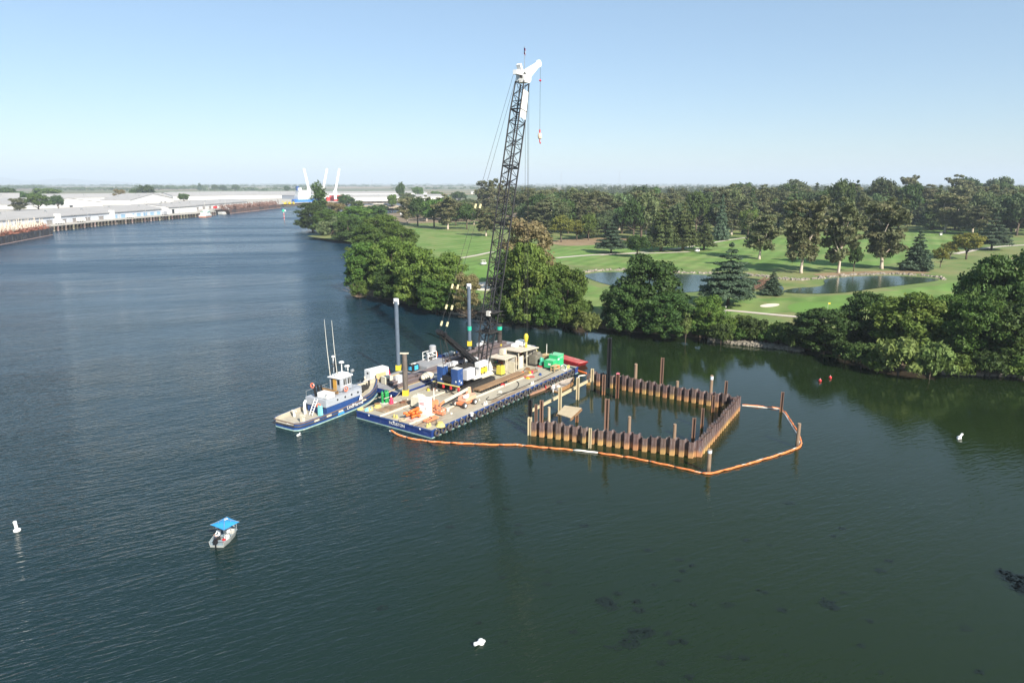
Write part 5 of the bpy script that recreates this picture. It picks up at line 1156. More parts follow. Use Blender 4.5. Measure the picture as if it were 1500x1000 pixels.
mb = MB(); mb.box((0, 0, .8), (3.4, 4.2, .7)); mb.lathe([(1.4, 1.15), (1.4, 1.45)], (0, 0, 0), 20); mb.build('carbody', black, cr)
mb = MB(); mb.box((-.5, 0, 1.75), (8.4, 3.0, .5)); mb.build('house_frame', black, cr)
mb = MB(); mb.box((-1.7, -1.85, 2.85), (2.1, .9, 1.7)); mb.box((-1.5, 1.85, 3.05), (2.1, .9, 2.2)); mb.build('engine_house', mat('pale_grey_panel', (.55, .55, .56), .5, var=.06), cr)
mb = MB(); mb.box((1.7, -1.85, 3.75), (2.4, .95, .8)); mb.box((.75, -1.85, 2.7), (.12, .9, 1.5)); mb.box((2.85, -1.85, 2.7), (.12, .9, 1.5)); mb.build('side_panel', white, cr)
mb = MB(); mb.box((1.5, -1.9, 1.85), (5.0, 1.1, .25)); mb.build('walkway', offw, cr)
for x in (1.25, 2.15):
    mb = MB(); mb.lathe([(.2, -.42), (.48, -.40), (.48, -.32), (.3, -.3), (.3, .3), (.48, .32), (.48, .4)], (x, -2.0, 2.75), 16, axis='Y'); mb.build('winch_drum', yellow, cr)
mb = MB(); mb.box((3.3, 1.5, 2.9), (1.8, 1.4, 2.0)); mb.build('operator_cab', white, cr)
mb = MB(); mb.box((4.21, 1.5, 3.2), (.04, 1.1, 1.0)); mb.box((3.3, .79, 3.2), (1.3, .04, 1.0)); mb.build('cab_window', glassm, cr)
for (y, l) in ((-1.75, 1.7), (1.9, 1.5)):
    mb = MB()
    y *= .82; l *= .8; mb.box((-4.2, y, 2.85), (1.3, l, 2.7)); cw = mb.build('counterweight', blue, cr)
    mb = MB()
    mb.box((-4.2, y, 4.23), (1.26, l*.96, .06)); mb.build('top_plate', offw, cw)
    mb = MB(); mb.box((-4.87, y-.3, 2.2), (.03, .25, .25)); mb.box((-4.0, y-l/2-.02, 1.9), (.25, .03, .28)); mb.box((-4.45, y-l/2-.02, 2.3), (.25, .03, .2)); mb.build('sticker', white, cw)
mb = MB(); mb.box((-3.8, .1, 2.4), (2.2, 1.9, .9)); mb.tube([(-3.4, -.5, 3.1), (-3.4, .7, 3.1)], .5, 12); mb.build('rear_winch', black, cr)
mb = MB(); mb.box((-3.0, .2, 3.3), (1.2, 1.7, 1.0)); mb.box((-1, 0, 2.6), (3, 2.4, 1.2)); mb.tube([(0.6, -1, 3.3), (0.6, 1, 3.3)], .55, 12); mb.tube([(-1.2, -1, 3.4), (-1.2, 1, 3.4)], .5, 12); mb.tube([(1.9, -1, 3.2), (1.9, 1, 3.2)], .5, 12)
for k in range(14): mb.beam((random.uniform(-2.5, 3), random.uniform(-1, 1), 2.3), (random.uniform(-2.5, 3), random.uniform(-1, 1), random.uniform(3.2, 4.4)), .12, .12)
mb.build('machinery', dark, cr)
for k in range(4):
    mb = MB(); mb.box((-5.3, -2.6+k*1.55, 1.25), (.22, .28, .55)); mb.build('red_chock', red, cr)
mb = MB(); mb.box((-5.2, 0, 1.62), (.3, 5.4, .12)); mb.build('rear_beam', paley, cr)
# boom
F = Vector((4.6, 0, 3.0)); T = Vector((16.2, 0, 49.3)); ax = (T-F).normalized(); SY = Vector((0, 1, 0)); SX = SY.cross(ax).normalized(); LBm = (T-F).length
def wdt(t): 
    if t < .11: return .35+ (.97-.35)*t/.11
    return .97 if t < .9 else .97-(t-.9)/.1*.2
def crn(t, i):
    w_ = wdt(t); sy, sx = ((-1, -1), (1, -1), (1, 1), (-1, 1))[i]; wy = max(w_, .85)
    return F+ax*(LBm*t)+SY*sy*wy+SX*sx*w_
mb = MB(); NB = 42; lac = MB()
for i in range(4): mb.tube([crn(t, i) for t in (0, .11, .5, .9, 1)], [.13, .14, .14, .14, .12], 6)
for k in range(NB):
    t0_, t1_ = k/NB, (k+1)/NB
    for i in range(4):
        j = (i+1) % 4
        a, b = (crn(t0_, i), crn(t1_, j)) if (k+i) % 2 else (crn(t0_, j), crn(t1_, i))
        lac.tube([a, b], .06, 4, cap=False)
        if k % 3 == 0: lac.tube([crn(t0_, i), crn(t0_, j)], .05, 4, cap=False)
for tt in (.11, .3, .5, .7, .9):
    for i in range(4): mb.tube([crn(tt, i), crn(tt, (i+1) % 4)], .13, 5)
bo = mb.build('boom', black, cr); lac.build('lacing', black, bo)
mb = MB(); rg2 = random.Random(4)
for k in range(46):
    c = F+ax*rg2.uniform(5.0, 9.5); d = Vector((rg2.gauss(0, .7), rg2.gauss(0, .8), rg2.gauss(0, .35))); q = c+SY*rg2.uniform(-1.4, 1.4)+SX*rg2.uniform(-1.4, 1.6); mb.beam(q-d, q+d, .09, .09)
for z in (5.4, 8.8): mb.box(F+ax*z, (2.9, 3.3, .12))
mb.build('boom_platform', dark, cr)
mb = MB(); mb.box(F+ax*8.4+SX*(-1.3)+SY*(-.6), (.5, .7, .8)); mb.build('fairlead_box', offw, cr)
# sign boards, head and jib
mb = MB(); sw = .9
for (i, j) in ((3, 0),):
    a, b, c, d = [crn(t, q) for t, q in ((.865, i), (.865, j), (.975, j), (.975, i))]
    o_ = (a+b)/2-(F+ax*LBm*.865); o_ = o_.normalized()*.14
    ins = [v.lerp((a+b+c+d)/4, .12)+o_ for v in (a, b, c, d)]
    mb.add(ins+[v-o_*.3 for v in ins], [(0, 1, 2, 3), (7, 6, 5, 4), (0, 4, 5, 1), (1, 5, 6, 2), (2, 6, 7, 3), (3, 7, 4, 0)])
sg = mb.build('boom_sign', white, cr)
mb = MB(); H_ = T
mb.box(H_+ax*.55, (1.5, 1.7, 1.2)); mb.box(H_+ax*1.4+SX*1.0, (1.2, 1.0, .7), M=Matrix.Rotation(.5, 3, 'Y')); mb.box(H_+ax*1.0-SX*1.7, (1.6, .8, .7)); mb.box(H_+ax*1.8-SX*1.2, (.5, .8, 1.6), M=Matrix.Rotation(-.5, 3, 'Y'))
for s in (-.55, .55): mb.lathe([(.62, -.1), (.62, .1)], tuple(H_+ax*.9+SX*.9+SY*s), 14, axis='Y')
mb.build('boom_head', white, cr)
JT = Vector((21.2, 0, 52.9))
mb = MB(); u = H_+ax*1.6
q = [u+SY*.55-SX*.4, u-SY*.55-SX*.4, u-SY*.55+SX*1.0-ax*.8, u+SY*.55+SX*1.0-ax*.8]
e = [JT+SY*.2+Vector((-.2, 0, .3)), JT-SY*.2+Vector((-.2, 0, .3)), JT-SY*.2+Vector((.2, 0, -.3)), JT+SY*.2+Vector((.2, 0, -.3))]
mb.add(q+e, [(0, 1, 2, 3), (7, 6, 5, 4), (0, 4, 5, 1), (1, 5, 6, 2), (2, 6, 7, 3), (3, 7, 4, 0)]); mb.lathe([(.6, -.2), (.62, 0), (.6, .2)], tuple(JT), 16, axis='Y'); mb.build('jib', white, cr)
mb = MB(); mb.lathe([(.35, -.6), (.35, .6)], tuple(H_+ax*.9-SX*.2), 12, axis='Y'); mb.box(H_+ax*.4-SX*1.4+SY*-.6, (.5, .2, .5)); mb.build('head_sheave', dark, cr)
fp = H_+ax*2.4
mb = MB(); mb.tube([fp-Vector((0, 0, 1)), fp+Vector((0, 0, 3.4))], .05, 5); fg = mb.build('flagpole', steel, cr)
fv = []; nx, nz = 7, 4
for i in range(nx):
    for j in range(nz): fv.append((fp.x-.12-i*.11, fp.y-.13*i+.10*math.sin(i*1.4), fp.z+3.3-j*.34-i*.11))
def flagface(mi_of):
    mb = MB()
    for i in range(nx-1):
        for j in range(nz-1): mb.add([fv[i*nz+j], fv[(i+1)*nz+j], fv[(i+1)*nz+j+1], fv[i*nz+j+1]], [(0, 1, 2, 3)], mi_of(i, j))
    return mb
flagface(lambda i, j: 2 if (i < 2 and j < 2) else (0 if j % 2 else 1)).build('flag', [white, mat('flag_red', (.5, .08, .12), .8), mat('flag_blue', (.06, .07, .25), .8)], fg)
# mast, pendants, hoist lines
mf, mt = Vector((3.5, 0, 2.7)), Vector((-6.0, 0, 10.0))
mb = MB()
for s in (-.55, .55): mb.beam(mf+SY*s*1.5, mt+SY*s*.7, .34, .5)
for k in range(5): q = mf.lerp(mt, (k+.5)/5); mb.beam(q-SY*.7, q+SY*.7, .2, .2)
mb.beam(mt-SY*.9, mt+SY*.9, .4, .55); mb.beam(mt, mt+(mt-mf).normalized()*.9, 1.1, .5); mb.build('mast', black, cr)
mb = MB(); lk = MB()
for s in (-.6, .6):
    p0, p1 = mt+SY*s, H_+ax*1.0-SX*2.2+SY*s*.6
    mb.tube([p0, p1], .035, 4)
    for t in (.035, .095, .17, .47): lk.beam(p0.lerp(p1, t-.008), p0.lerp(p1, t+.008), .22, .22)
for s in (-.8, .8): mb.tube([mt+SY*s*.6, Vector((-4.6, s*1.2, 3.9))], .06, 4); mb.tube([mt+SY*s*.2, Vector((-3.4, s*.5, 3.4))], .045, 4)
pd = mb.build('pendant', dark, cr); lk.build('pendant_link', mat('pendant_yellow', (.66, .58, .34), .6), pd)
hk = H_+ax*.9+SX*1.3
mb = MB(); hz0 = 5.9
for (dx, dy) in ((-.25, .2), (.25, -.2), (-.1, -.2)): mb.tube([hk+Vector((dx, dy, 0)), Vector((hk.x+dx*.8, dy, hz0))], .028, 4)
mb.tube([JT+Vector((.55, 0, 0)), Vector((JT.x+.55, 0, 41.6))], .03, 4)
for s in (-.2, .2): mb.tube([F+Vector((-2, s, 1)), F+ax*LBm*.5-SX*1.4+SY*s, H_-SX*.9+SY*s], .03, 4)
mb.build('hoist_line', dark, cr)
mb = MB(); hx = hk.x; mb.lathe([(.1, -1.1), (.3, -.65), (.42, -.1), (.42, .3), (.28, .65), (.12, .75)], (hx, 0, hz0-.9), 12); mb.lathe([(.16, -2.0), (.25, -1.6), (.16, -1.1)], (hx, 0, hz0-.9), 8); hb2 = mb.build('hook_block', yellow, cr)
mb = MB(); mb.tube([(hx, 0, hz0-2.9), (hx, 0, hz0-3.3), (hx+.2, 0, hz0-3.55), (hx+.38, 0, hz0-3.35), (hx+.36, 0, hz0-3.1)], [.08, .09, .1, .08, .04], 7); mb.build('hook', steel, hb2)
bx_ = JT.x+.55; mb = MB(); mb.lathe([(.1, .55), (.3, .4), (.36, 0), (.3, -.4), (.1, -.55)], (bx_, 0, 40.9), 12); hb3 = mb.build('headache_ball', mat('ball_cream', (.7, .55, .4), .5), cr)
mb = MB(); mb.tube([(bx_, 0, 40.4), (bx_, 0, 39.9), (bx_+.2, 0, 39.65), (bx_+.38, 0, 39.85)], [.09, .1, .1, .05], 6); mb.tube([(bx_, 0, 41.3), (bx_, 0, 42)], .14, 6); mb.build('hook', red, hb3)
mb = MB(); mb.lathe([(.05, .2), (.25, 0), (.05, -.2)], (JT.x+.55, 0, 50.2), 8); mb.build('anti_two_block', pink, cr)
#@@DECK
# ------------------------------------------------------------------ things on the work barge
def D(name, label, cat, x, y, z=DZ, rz=0, group=None):
    p = W(x, y, z); return thing(name, label, cat, p, YAW+rz, group)
# crane mats
matm = mat('crane_mat_timber', (.25, .155, .085), .9, var=.4, scale=1.5, stretch=(.3, 5, 5), spots=((.34, .27, .19), .9, .55, .7))
def mats(a0, a1, b0, b1, z0, label, vert=False):
    o = BW(a0, b0, DZ); r = thing('timber_mat', label, 'timber mat', o, YAW); 
    n = 4; w_ = (b1-b0)/n; mb = MB()
    for i in range(n):
        mb.box(((a1-a0)/2+random.uniform(-.1, .1), (i+.5)*w_, z0+.16), (a1-a0, w_*.93, .3))
    mb.build('timbers', matm, r)
    mb = MB()
    for k in range(int((a1-a0)/.62)): mb.box((.4+k*.62, -.03, z0-.12), (.3, .35, .34))
    mb.build('bearers', dark, r); return r
mats(17.0, 29.5, 4.7, 6.0, .35, 'long brown timber crane mat raised on bearers beside the crane track')
mats(24.5, 33.5, 4.3, 5.4, .02, 'flat weathered timber mat at the far end of the raised crane mat')
# orange boom heap on pallet
r = D('boom_heap', 'heap of folded orange boom on a pale pallet near the barge bow', 'boom heap', 607, 613)
mb = MB()
for k in range(26):
    c = Vector((random.uniform(-.9, .9), random.uniform(-.7, .7), .45+random.uniform(0, .9)*(1-.3*random.random()))); d = Vector((random.uniform(-1, 1), random.uniform(-.5, .5), random.uniform(-.15, .15)))*.8
    mb.tube([c-d, c+Vector((0, 0, .12)), c+d], .17, 6)
mb.build('folds', orange, r, smooth=True); mb = MB(); mb.box((.1, -.2, .14), (2.7, 1.9, .26)); mb.build('pallet', mat('pink_pallet', (.62, .45, .38), .8), r)
# white cabinet with faint red print
r = D('storage_cabinet', 'tall white cabinet with faint red print between orange heap and light tower', 'cabinet', 623.5, 607, rz=.1)
mb = MB(); mb.box((0, 0, 1.25), (1.35, 1.35, 2.3)); mb.box((0, 0, .06), (1.5, 1.5, .12)); mb.box((0, 0, 2.45), (1.42, 1.42, .1)); mb.build('body', white, r)
mb = MB()
for z in (1.95, 1.75): mb.box((-.69, .1, z), (.03, .8, .1)); mb.box((.1, -.69, z), (.7, .03, .09))
mb.build('red_print', mat('faded_red_print', (.65, .3, .3), .7), r); mb = MB(); mb.box((-.70, -.5, 1.2), (.04, .06, .3)); mb.build('handle', steel, r)
r = D('poly_tank', 'cream plastic tank behind the tall white cabinet on the barge deck', 'tank', 613, 594, rz=.1)
mb = MB(); mb.box((0, 0, .85), (1.9, 1.5, 1.4), taper=.9); mb.box((0, 0, 1.65), (1.4, 1.1, .25), taper=.8); mb.lathe([(.25, 1.75), (.25, 1.9)], (0, 0, 0), 10); mb.build('tank_body', mat('cream_poly', (.63, .58, .45), .5), r); mb = MB(); mb.box((0, 0, .08), (2.0, 1.6, .16)); mb.build('pallet', dark, r)
# light tower
r = D('light_tower', 'orange mobile light tower with black lamp head behind the white cabinet', 'light tower', 634, 597)
mb = MB(); mb.box((0, 0, .7), (1.5, 1.1, .9), taper=.9); mb.build('engine_box', lorange, r); mb = MB(); mb.tube([(.3, 0, 1), (.3, 0, 3.2)], .1, 6); mb.build('post', offw, r)
mb = MB()
for dx in (-.35, .35):
    for dz in (0, .42): mb.box((.3+dx, -.1, 3.3+dz), (.5, .3, .34))
mb.box((.3, 0, 3.4), (1.1, .1, .1)); mb.build('lamp_head', black, r)
for s in (-.55, .55): mb = MB(); mb.lathe([(.3, -.09), (.3, .09)], (-.1, s, .3), 12, axis='Y'); mb.build('wheel', rubber, r)
SC = {'boom_lift': .86, 'generator': .86, 'fuel_tank': .8, 'pump_unit': .82, 'drum': .75, 'pipe_stand': .78, 'welder': .85}
# boom lift
pc = (W(683, 599, DZ)+W(665, 594, DZ)+W(697, 592, DZ)+W(679, 588, DZ))/4
r = thing('boom_lift', 'faded orange boom lift with folded arm and basket parked on the barge deck', 'boom lift', pc, YAW)
mb = MB(); mb.box((0, 0, .62), (2.9, 1.3, .5)); mb.box((1.35, 0, .6), (.3, 2.2, .2)); mb.box((-1.35, 0, .6), (.3, 2.2, .2)); mb.build('chassis', lorange, r)
for sx in (-1.4, 1.4):
    for sy in (-1.15, 1.15):
        mb = MB(); mb.lathe([(.3, -.2), (.48, -.2), (.52, -.1), (.52, .1), (.48, .2), (.3, .2)], (0, 0, 0), 18, axis='Y'); wh = mb.build('wheel', rubber, r, (sx, sy, .53)); mb = MB(); mb.lathe([(.06, -.22), (.27, -.2), (.27, .2), (.06, .22)], (0, 0, 0), 12, axis='Y'); mb.build('rim', white, wh)
mb = MB(); mb.prism([(-.9, -.9), (2.2, -.9), (2.5, -.5), (2.5, .5), (2.2, .9), (-.9, .9)], .95, 1.65, taper=.92); mb.build('turntable', mat('pale_lift_orange', (.70, .36, .24), .5, var=.12), r)
mb = MB(); mb.box((-.5, -.6, 1.8), (.8, .5, .4)); mb.box((.2, -.55, 1.85), (.3, .3, .5)); mb.build('control_box', white, r)
mb = MB(); mb.prism([(1.6, .55), (2.6, .55), (2.6, 1.05), (1.6, 1.05)], 1.0, 2.6, taper=.8); mb.build('riser', mat('pale_lift_orange', (.7, .36, .24)), r)
mb = MB(); mb.beam((2.4, .8, 2.45), (-4.6, .8, 1.75), .34, .42); mb.build('arm', cream, r)
mb = MB(); mb.beam((-4.5, .8, 1.8), (-5.6, .8, 1.5), .26, .3); mb.beam((-5.6, .8, 1.5), (-5.9, .6, .35), .16, .16); mb.build('jib', lorange, r)
mb = MB(); bx0, bx1, by0, by1 = -6.9, -6.1, -.7, 1.5
mb.box(((bx0+bx1)/2, (by0+by1)/2, .3), (.85, 2.3, .08))
for z in (.75, 1.25):
    for (p, q) in (((bx0, by0), (bx1, by0)), ((bx1, by0), (bx1, by1)), ((bx1, by1), (bx0, by1)), ((bx0, by1), (bx0, by0))): mb.beam((*p, z), (*q, z), .07, .07)
for (x, y) in ((bx0, by0), (bx1, by0), (bx1, by1), (bx0, by1), (bx0, .4), (bx1, .4)): mb.beam((x, y, .3), (x, y, 1.28), .07, .07)
mb.box((-6.2, .9, 1.05), (.25, .6, .5)); mb.build('basket', lorange, r)
# small items near the bow
r = D('gas_bottles', 'group of green gas bottles in a rack at the far bow edge of the barge', 'gas bottles', 566, 590)
for (x, y) in ((0, 0), (.38, .05), (.2, .38), (-.4, .4)): mb = MB(); mb.lathe([(.19, .05), (.2, 1.55), (.12, 1.8), (.06, 1.85), (.06, 2.0)], (x, y, 0), 10); mb.build('bottle', gasgreen, r)
mb = MB(); mb.box((.1, .25, .03), (1.7, 1.1, .06)); mb.box((.1, -.25, .9), (1.6, .05, .08)); mb.box((.1, .7, .9), (1.6, .05, .08)); mb.build('rack', offw, r)
def cone(x, y, z, label):
    p = W(x, y, z); mb = MB(); mb.box((0, 0, .03), (.6, .6, .06)); mb.lathe([(.34, .06), (.2, .8), (.1, 1.1)], (0, 0, 0), 12); o = mb.build('traffic_cone', pink, loc=p); tag(o, label, 'cone')
    mb = MB(); mb.lathe([(.1, 1.1), (.07, 1.4)], (0, 0, 0), 10); mb.build('cone_tip', white, o)
cone(573.5, 591, DZ, 'red cone with a pale tip next to the green gas bottles'); cone(569, 549, 1.17, 'red cone between the white container and the plywood sheet'); cone(625.5, 530, 1.17, 'red cone below the pump unit on the spud barge')
r = D('drum', 'squat faded yellow drum with lid near the bow corner of the barge', 'drum', 553, 596); mb = MB(); mb.lathe([(.75, 0), (.8, .1), (.6, .2), (.6, .65), (.64, .7), (.5, .75)], (0, 0, 0), 14); mb.build('drum_body', paley, r); mb = MB(); mb.lathe([(.62, .76), (.3, .84)], (0, 0, 0), 14); mb.build('lid', wood, r)
def coil(x, y, rr, m_, label, n=5, z=DZ, cat='rope'):
    p = W(x, y, z); mb = MB(); pts = [(rr*(1-.05*(i/16))*math.cos(i*.4)*(1+.15*math.sin(i*1.7)), rr*.75*(1-.05*(i/16))*math.sin(i*.4), .06+i*.003) for i in range(int(15.7*n))]
    mb.tube(pts, .07, 5); return tag(mb.build('rope_coil', m_, loc=p, rz=YAW), label, cat)
coil(540, 601, .6, turq, 'loose turquoise rope coil at the bow corner of the barge'); coil(528, 600, .45, paley, 'yellow rope coil on the extreme bow corner of the barge', 3)
coil(590, 616, .6, mat('tan_rope', (.4, .33, .22), .9), 'tan rope loops on deck above the barge name', 4)
r = D('pipe_stand', 'pale yellow flared steel stand by the lift basket at the barge edge', 'stand', 645, 624); mb = MB(); mb.lathe([(.9, 0), (.45, .7)], (0, 0, 0), 8); mb.lathe([(.5, .7), (.5, .8)], (0, 0, 0), 8); mb.build('stand_body', paley, r); mb = MB(); mb.tube([(-.5, .5, .1), (-.5, .5, 1.3)], .06, 6); mb.build('post', black, r)
for (x, y, l, label) in ((634, 617, 2.4, 'orange steel frame lying beside the lift basket'), ):
    r = D('lifting_grid', label, 'lifting grid', x, y); mb = MB(); mb.beam((-l/2, 0, .3), (l/2, 0, .3), .14, .2); mb.beam((-l/2, .7, .3), (l/2, .7, .3), .14, .2)
    for k in range(3): mb.beam((-l/2+k*l/2, 0, .3), (-l/2+k*l/2, .7, .3), .1, .1)
    mb.build('bars', lorange, r)
# work shelter: two open fronted cabins and lean-to roof
r = thing('work_shelter', 'cream roofed open fronted work shelter and container at the crane end of the barge', 'shelter', BW(28.6, 7.6, DZ), YAW)
mb = MB(); mb.box((1.5, 2.1, 2.65), (3.6, 3.6, .16)); mb.box((6.9, 1.9, 3.1), (6.2, 4.2, .16), M=Matrix.Rotation(.06, 3, 'Y')); mb.build('roof', mat('shelter_roof', (.55, .48, .38), .8, var=.15, spots=((.62, .58, .5), .5, .55, .7)), r)
mb = MB(); mb.box((1.5, 3.8, 1.3), (3.4, .1, 2.6)); mb.box((3.2, 2.2, 1.3), (.1, 3.2, 2.6)); mb.box((6.9, 3.9, 1.4), (6.0, .1, 2.8)); mb.box((9.9, 2.1, 1.45), (.1, 3.6, 2.8)); mb.build('back_wall', offw, r)
for x in (.0, .5, 3.15, 3.95, 6.6, 9.8): mb = MB(); mb.box((x, .25, 1.3 if x < 3.3 else 1.5), (.14 if x != .5 else .1, .14, 2.6 if x < 3.3 else 3.0)); mb.build('post', cream, r)
for c_, s_ in (((.9, -.35, 1.15), (.12, 1.3, 2.1)), ((4.7, .2, 1.2), (1.3, .12, 2.3))): mb = MB(); mb.box(c_, s_); mb.build('door', cream, r)
mb = MB()
for k in range(3): mb.box((1.9, 3.3, .6+k*.7), (2.4, .7, .08)); mb.box((8.2, 3.3, .6+k*.8), (3, .7, .08))
mb.build('shelf', wood, r)
mb = MB(); g = random.Random(2)
r2 = r
for k in range(22):
    m_ = (red, white, yellow, blue, orange, steel, dark, gasgreen)[k % 8]; q = MB(); s = g.uniform(.22, .45); x = g.choice((g.uniform(1.0, 2.9), g.uniform(6.9, 9.5))); q.box((0, 0, s/2), (s, s*.8, s), taper=.9); q.lathe([(s*.2, s), (s*.2, s*1.2)], (0, 0, 0), 8)
    tag(q.build('tool_box', m_, loc=BW(28.6+x, 7.6+3.25, DZ+.66+(k % 3)*.72)), ['small red', 'small white', 'small yellow', 'small blue', 'small orange', 'small grey', 'small dark', 'small green'][k % 8]+' box on the shelves inside the work shelter', 'box', 'boxes on the shelter shelves')
for i, (a, b, z, sx, sy, sz, label) in enumerate([(37.3, 10.5, DZ+3.2, 1.6, 1.6, .75, 'white box on the far end of the shelter roof'), (31.0, 10.2, DZ+2.73, .9, .9, .9, 'cream box standing on the lower shelter roof'), (35.3, 10.6, DZ+3.2, 1.0, 1.0, .5, 'low white box in the middle of the upper shelter roof')]):
    mb = MB(); mb.box((0, 0, sz/2), (sx, sy, sz)); mb.box((0, 0, sz+.04), (sx*.9, sy*.9, .08)); mb.box((-sx/2-.02, 0, sz*.5), (.03, sy*.5, sz*.3)); tag(mb.build('roof_box', (white, cream, white)[i], loc=BW(a, b, z+.09), rz=YAW), label, 'box')
r = thing('fuel_tank', 'bright yellow upright tank with blue stains before the shelter', 'tank', BW(27.8, 8.4, DZ), YAW); mb = MB(); mb.prism([(-.75, -.7), (.75, -.7), (.75, .7), (-.75, .7)], .25, 2.1, taper=.85); mb.build('tank_body', mat('tank_yellow', (.60, .51, .07), .5, var=.1, spots=((.12, .2, .3), 1.4, .6, .8)), r); mb = MB(); mb.box((0, 0, .12), (1.7, 1.5, .24)); mb.tube([(0, 0, 2.1), (0, 0, 2.4)], .15, 8); mb.build('base', dark, r)
r = thing('plastic_tote', 'white caged plastic tote behind the shelter', 'tote', BW(38.9, 10.4, DZ), YAW); mb = MB(); mb.box((0, 0, 1.9), (1.15, 1.15, 1.9)); mb.build('tank_body', white, r); mb = MB()
for k in range(4): mb.box((0, 0, 1.1+k*.5), (1.2, 1.2, .05))
mb.box((0, 0, .5), (1.25, 1.25, .9)); mb.build('cage', steel, r)
r = thing('compressor', 'dark grey brown compressor unit standing before the white tote', 'compressor', BW(37.2, 7.2, DZ), YAW); mb = MB(); mb.box((0, 0, 1.15), (2.4, 1.5, 1.6)); mb.box((.3, 0, 2.1), (1.4, 1.2, .5), taper=.8); mb.build('housing', mat('grey_brown_machine', (.16, .15, .12), .7, var=.3, spots=((.3, .22, .15), 1, .55, .8)), r); mb = MB(); mb.box((0, 0, .2), (2.7, 1.7, .3)); mb.tube([(-.6, .3, 1.9), (-.6, .3, 2.8)], .09, 6); mb.build('skid', dark, r)
mb = MB(); mb.lathe([(.3, -.1), (.3, .1)], (0, -.8, .9), 14, axis='Y'); mb.build('fan', black, r)
r = thing('pump', 'small green pump unit right of the dark compressor', 'pump', BW(36.6, 5.6, DZ), YAW); mb = MB(); mb.box((0, 0, .5), (.7, .5, .5)); mb.lathe([(.28, .75), (.3, 1.4), (.18, 1.7)], (0, 0, 0), 10); mb.tube([(.3, 0, .6), (.7, 0, .6), (.7, 0, 1.5)], .1, 7); mb.build('casing', mat('pump_green', (.06, .40, .26), .5), r); mb = MB(); mb.box((0, 0, .1), (1.1, .8, .2)); mb.build('base', red, r)
# green generator
r = thing('generator', 'bright green two level generator box near the far corner of the barge', 'generator', BW(37.6, 3.1, DZ), YAW)
mb = MB(); mb.box((-.9, .6, .95), (2.0, 2.2, 1.6)); mb.box((1.2, .6, 1.35), (2.4, 2.2, 2.4)); mb.build('housing', green, r)
mb = MB(); mb.box((1.2, .6, 2.58), (2.5, 2.3, .08)); mb.box((1.4, -.52, 2.0), (1.2, .05, .5)); mb.box((-.9, .6, 1.78), (1.6, 1.8, .06)); mb.build('lid', mat('pale_green_lid', (.20, .52, .30), .5), r)
mb = MB(); mb.box((.3, -.52, 1.8), (.6, .04, .35)); mb.box((-1.92, .4, 1.0), (.04, .6, .4)); mb.build('label_plate', white, r); mb = MB(); mb.tube([(.6, 1.2, 2.6), (.6, 1.2, 3.3)], .1, 7); mb.box((0, .6, .1), (4.7, 2.3, .2)); mb.build('exhaust', dark, r)
r = thing('work_table', 'small wooden work table in front of the green generator', 'table', BW(35.4, 1.9, DZ), YAW); mb = MB(); mb.box((0, 0, 1.0), (1.7, .9, .1)); mb.box((0, 0, .45), (1.5, .8, .06)); mb.build('tabletop', plywood, r)
for sx in (-.75, .75):
    for sy in (-.38, .38): mb = MB(); mb.box((sx, sy, .47), (.1, .1, .95)); mb.build('leg', plywood, r)
r = thing('wood_crate', 'brown plywood crate with a flag stick behind the green generator', 'crate', BW(39.2, 6.2, DZ), YAW); mb = MB(); mb.box((0, 0, .8), (1.6, 1.3, 1.5)); mb.box((0, 0, 1.6), (1.7, 1.4, .1)); mb.build('crate_body', plywood, r); mb = MB(); mb.tube([(.2, 0, 1.6), (.25, 0, 3.6)], .07, 6); mb.build('stick', offw, r)
def hose(pts, rad, m_, label, name='hose', cat='hose'):
    P = [W(x, y, DZ+rad) for x, y in pts]; c = [Vector((*q, DZ+rad+.01)) for q in smooth_poly([(p.x, p.y) for p in P], 2, False)]
    mb = MB(); mb.tube(c, rad, 6); return tag(mb.build(name, m_), label, cat)
hose([(822, 539), (806, 548), (780, 560), (762, 568), (745, 574), (728, 578)], .06, dark, 'long dark hose running along the deck edge to the green generator')
hose([(757, 558), (761, 562), (757, 569), (735, 578), (720, 586), (711, 585), (716, 581)], .06, dark, 'dark hose looping on the deck beside the pale rail')
hose([(822, 541), (829, 543), (830, 537), (826, 533), (822, 536)], .09, white, 'white hose curled behind the generator at the barge corner')
sm = [(762, 551, blue, 'small blue bucket lying by the compressor hoses'), (765, 548, orange, 'small orange bucket by the compressor hoses'), (776, 548, yellow, 'small yellow bucket near the green pump'), (779, 547, pink, 'small red bucket near the green pump'), (818, 539, orange, 'small orange bucket at the foot of the generator'), (732, 549, white, 'white plastic crate at the end of the crane track'), (786, 517, yellow, 'small yellow bollard bucket far behind the shelter'), (691, 609, white, 'small white bucket near the lift wheels'), (656, 602, offw, 'small pale bag beside the lift wheels')]
for (x, y, m_, label) in sm:
    mb = MB(); mb.lathe([(.2, 0), (.27, .45), (.29, .47)], (0, 0, 0), 10); o = tag(mb.build('bucket', m_, loc=W(x, y, DZ)), label, 'bucket')
mb = MB(); mb.box((0, 0, .15), (1.9, .25, .22)); mb.box((0, 0, .28), (1.7, .12, .05)); tag(mb.build('red_beam', mat('brick_red', (.35, .07, .06), .7), loc=W(775, 553, DZ), rz=YAW-.9), 'short dark red beam on the deck below the compressor', 'beam')
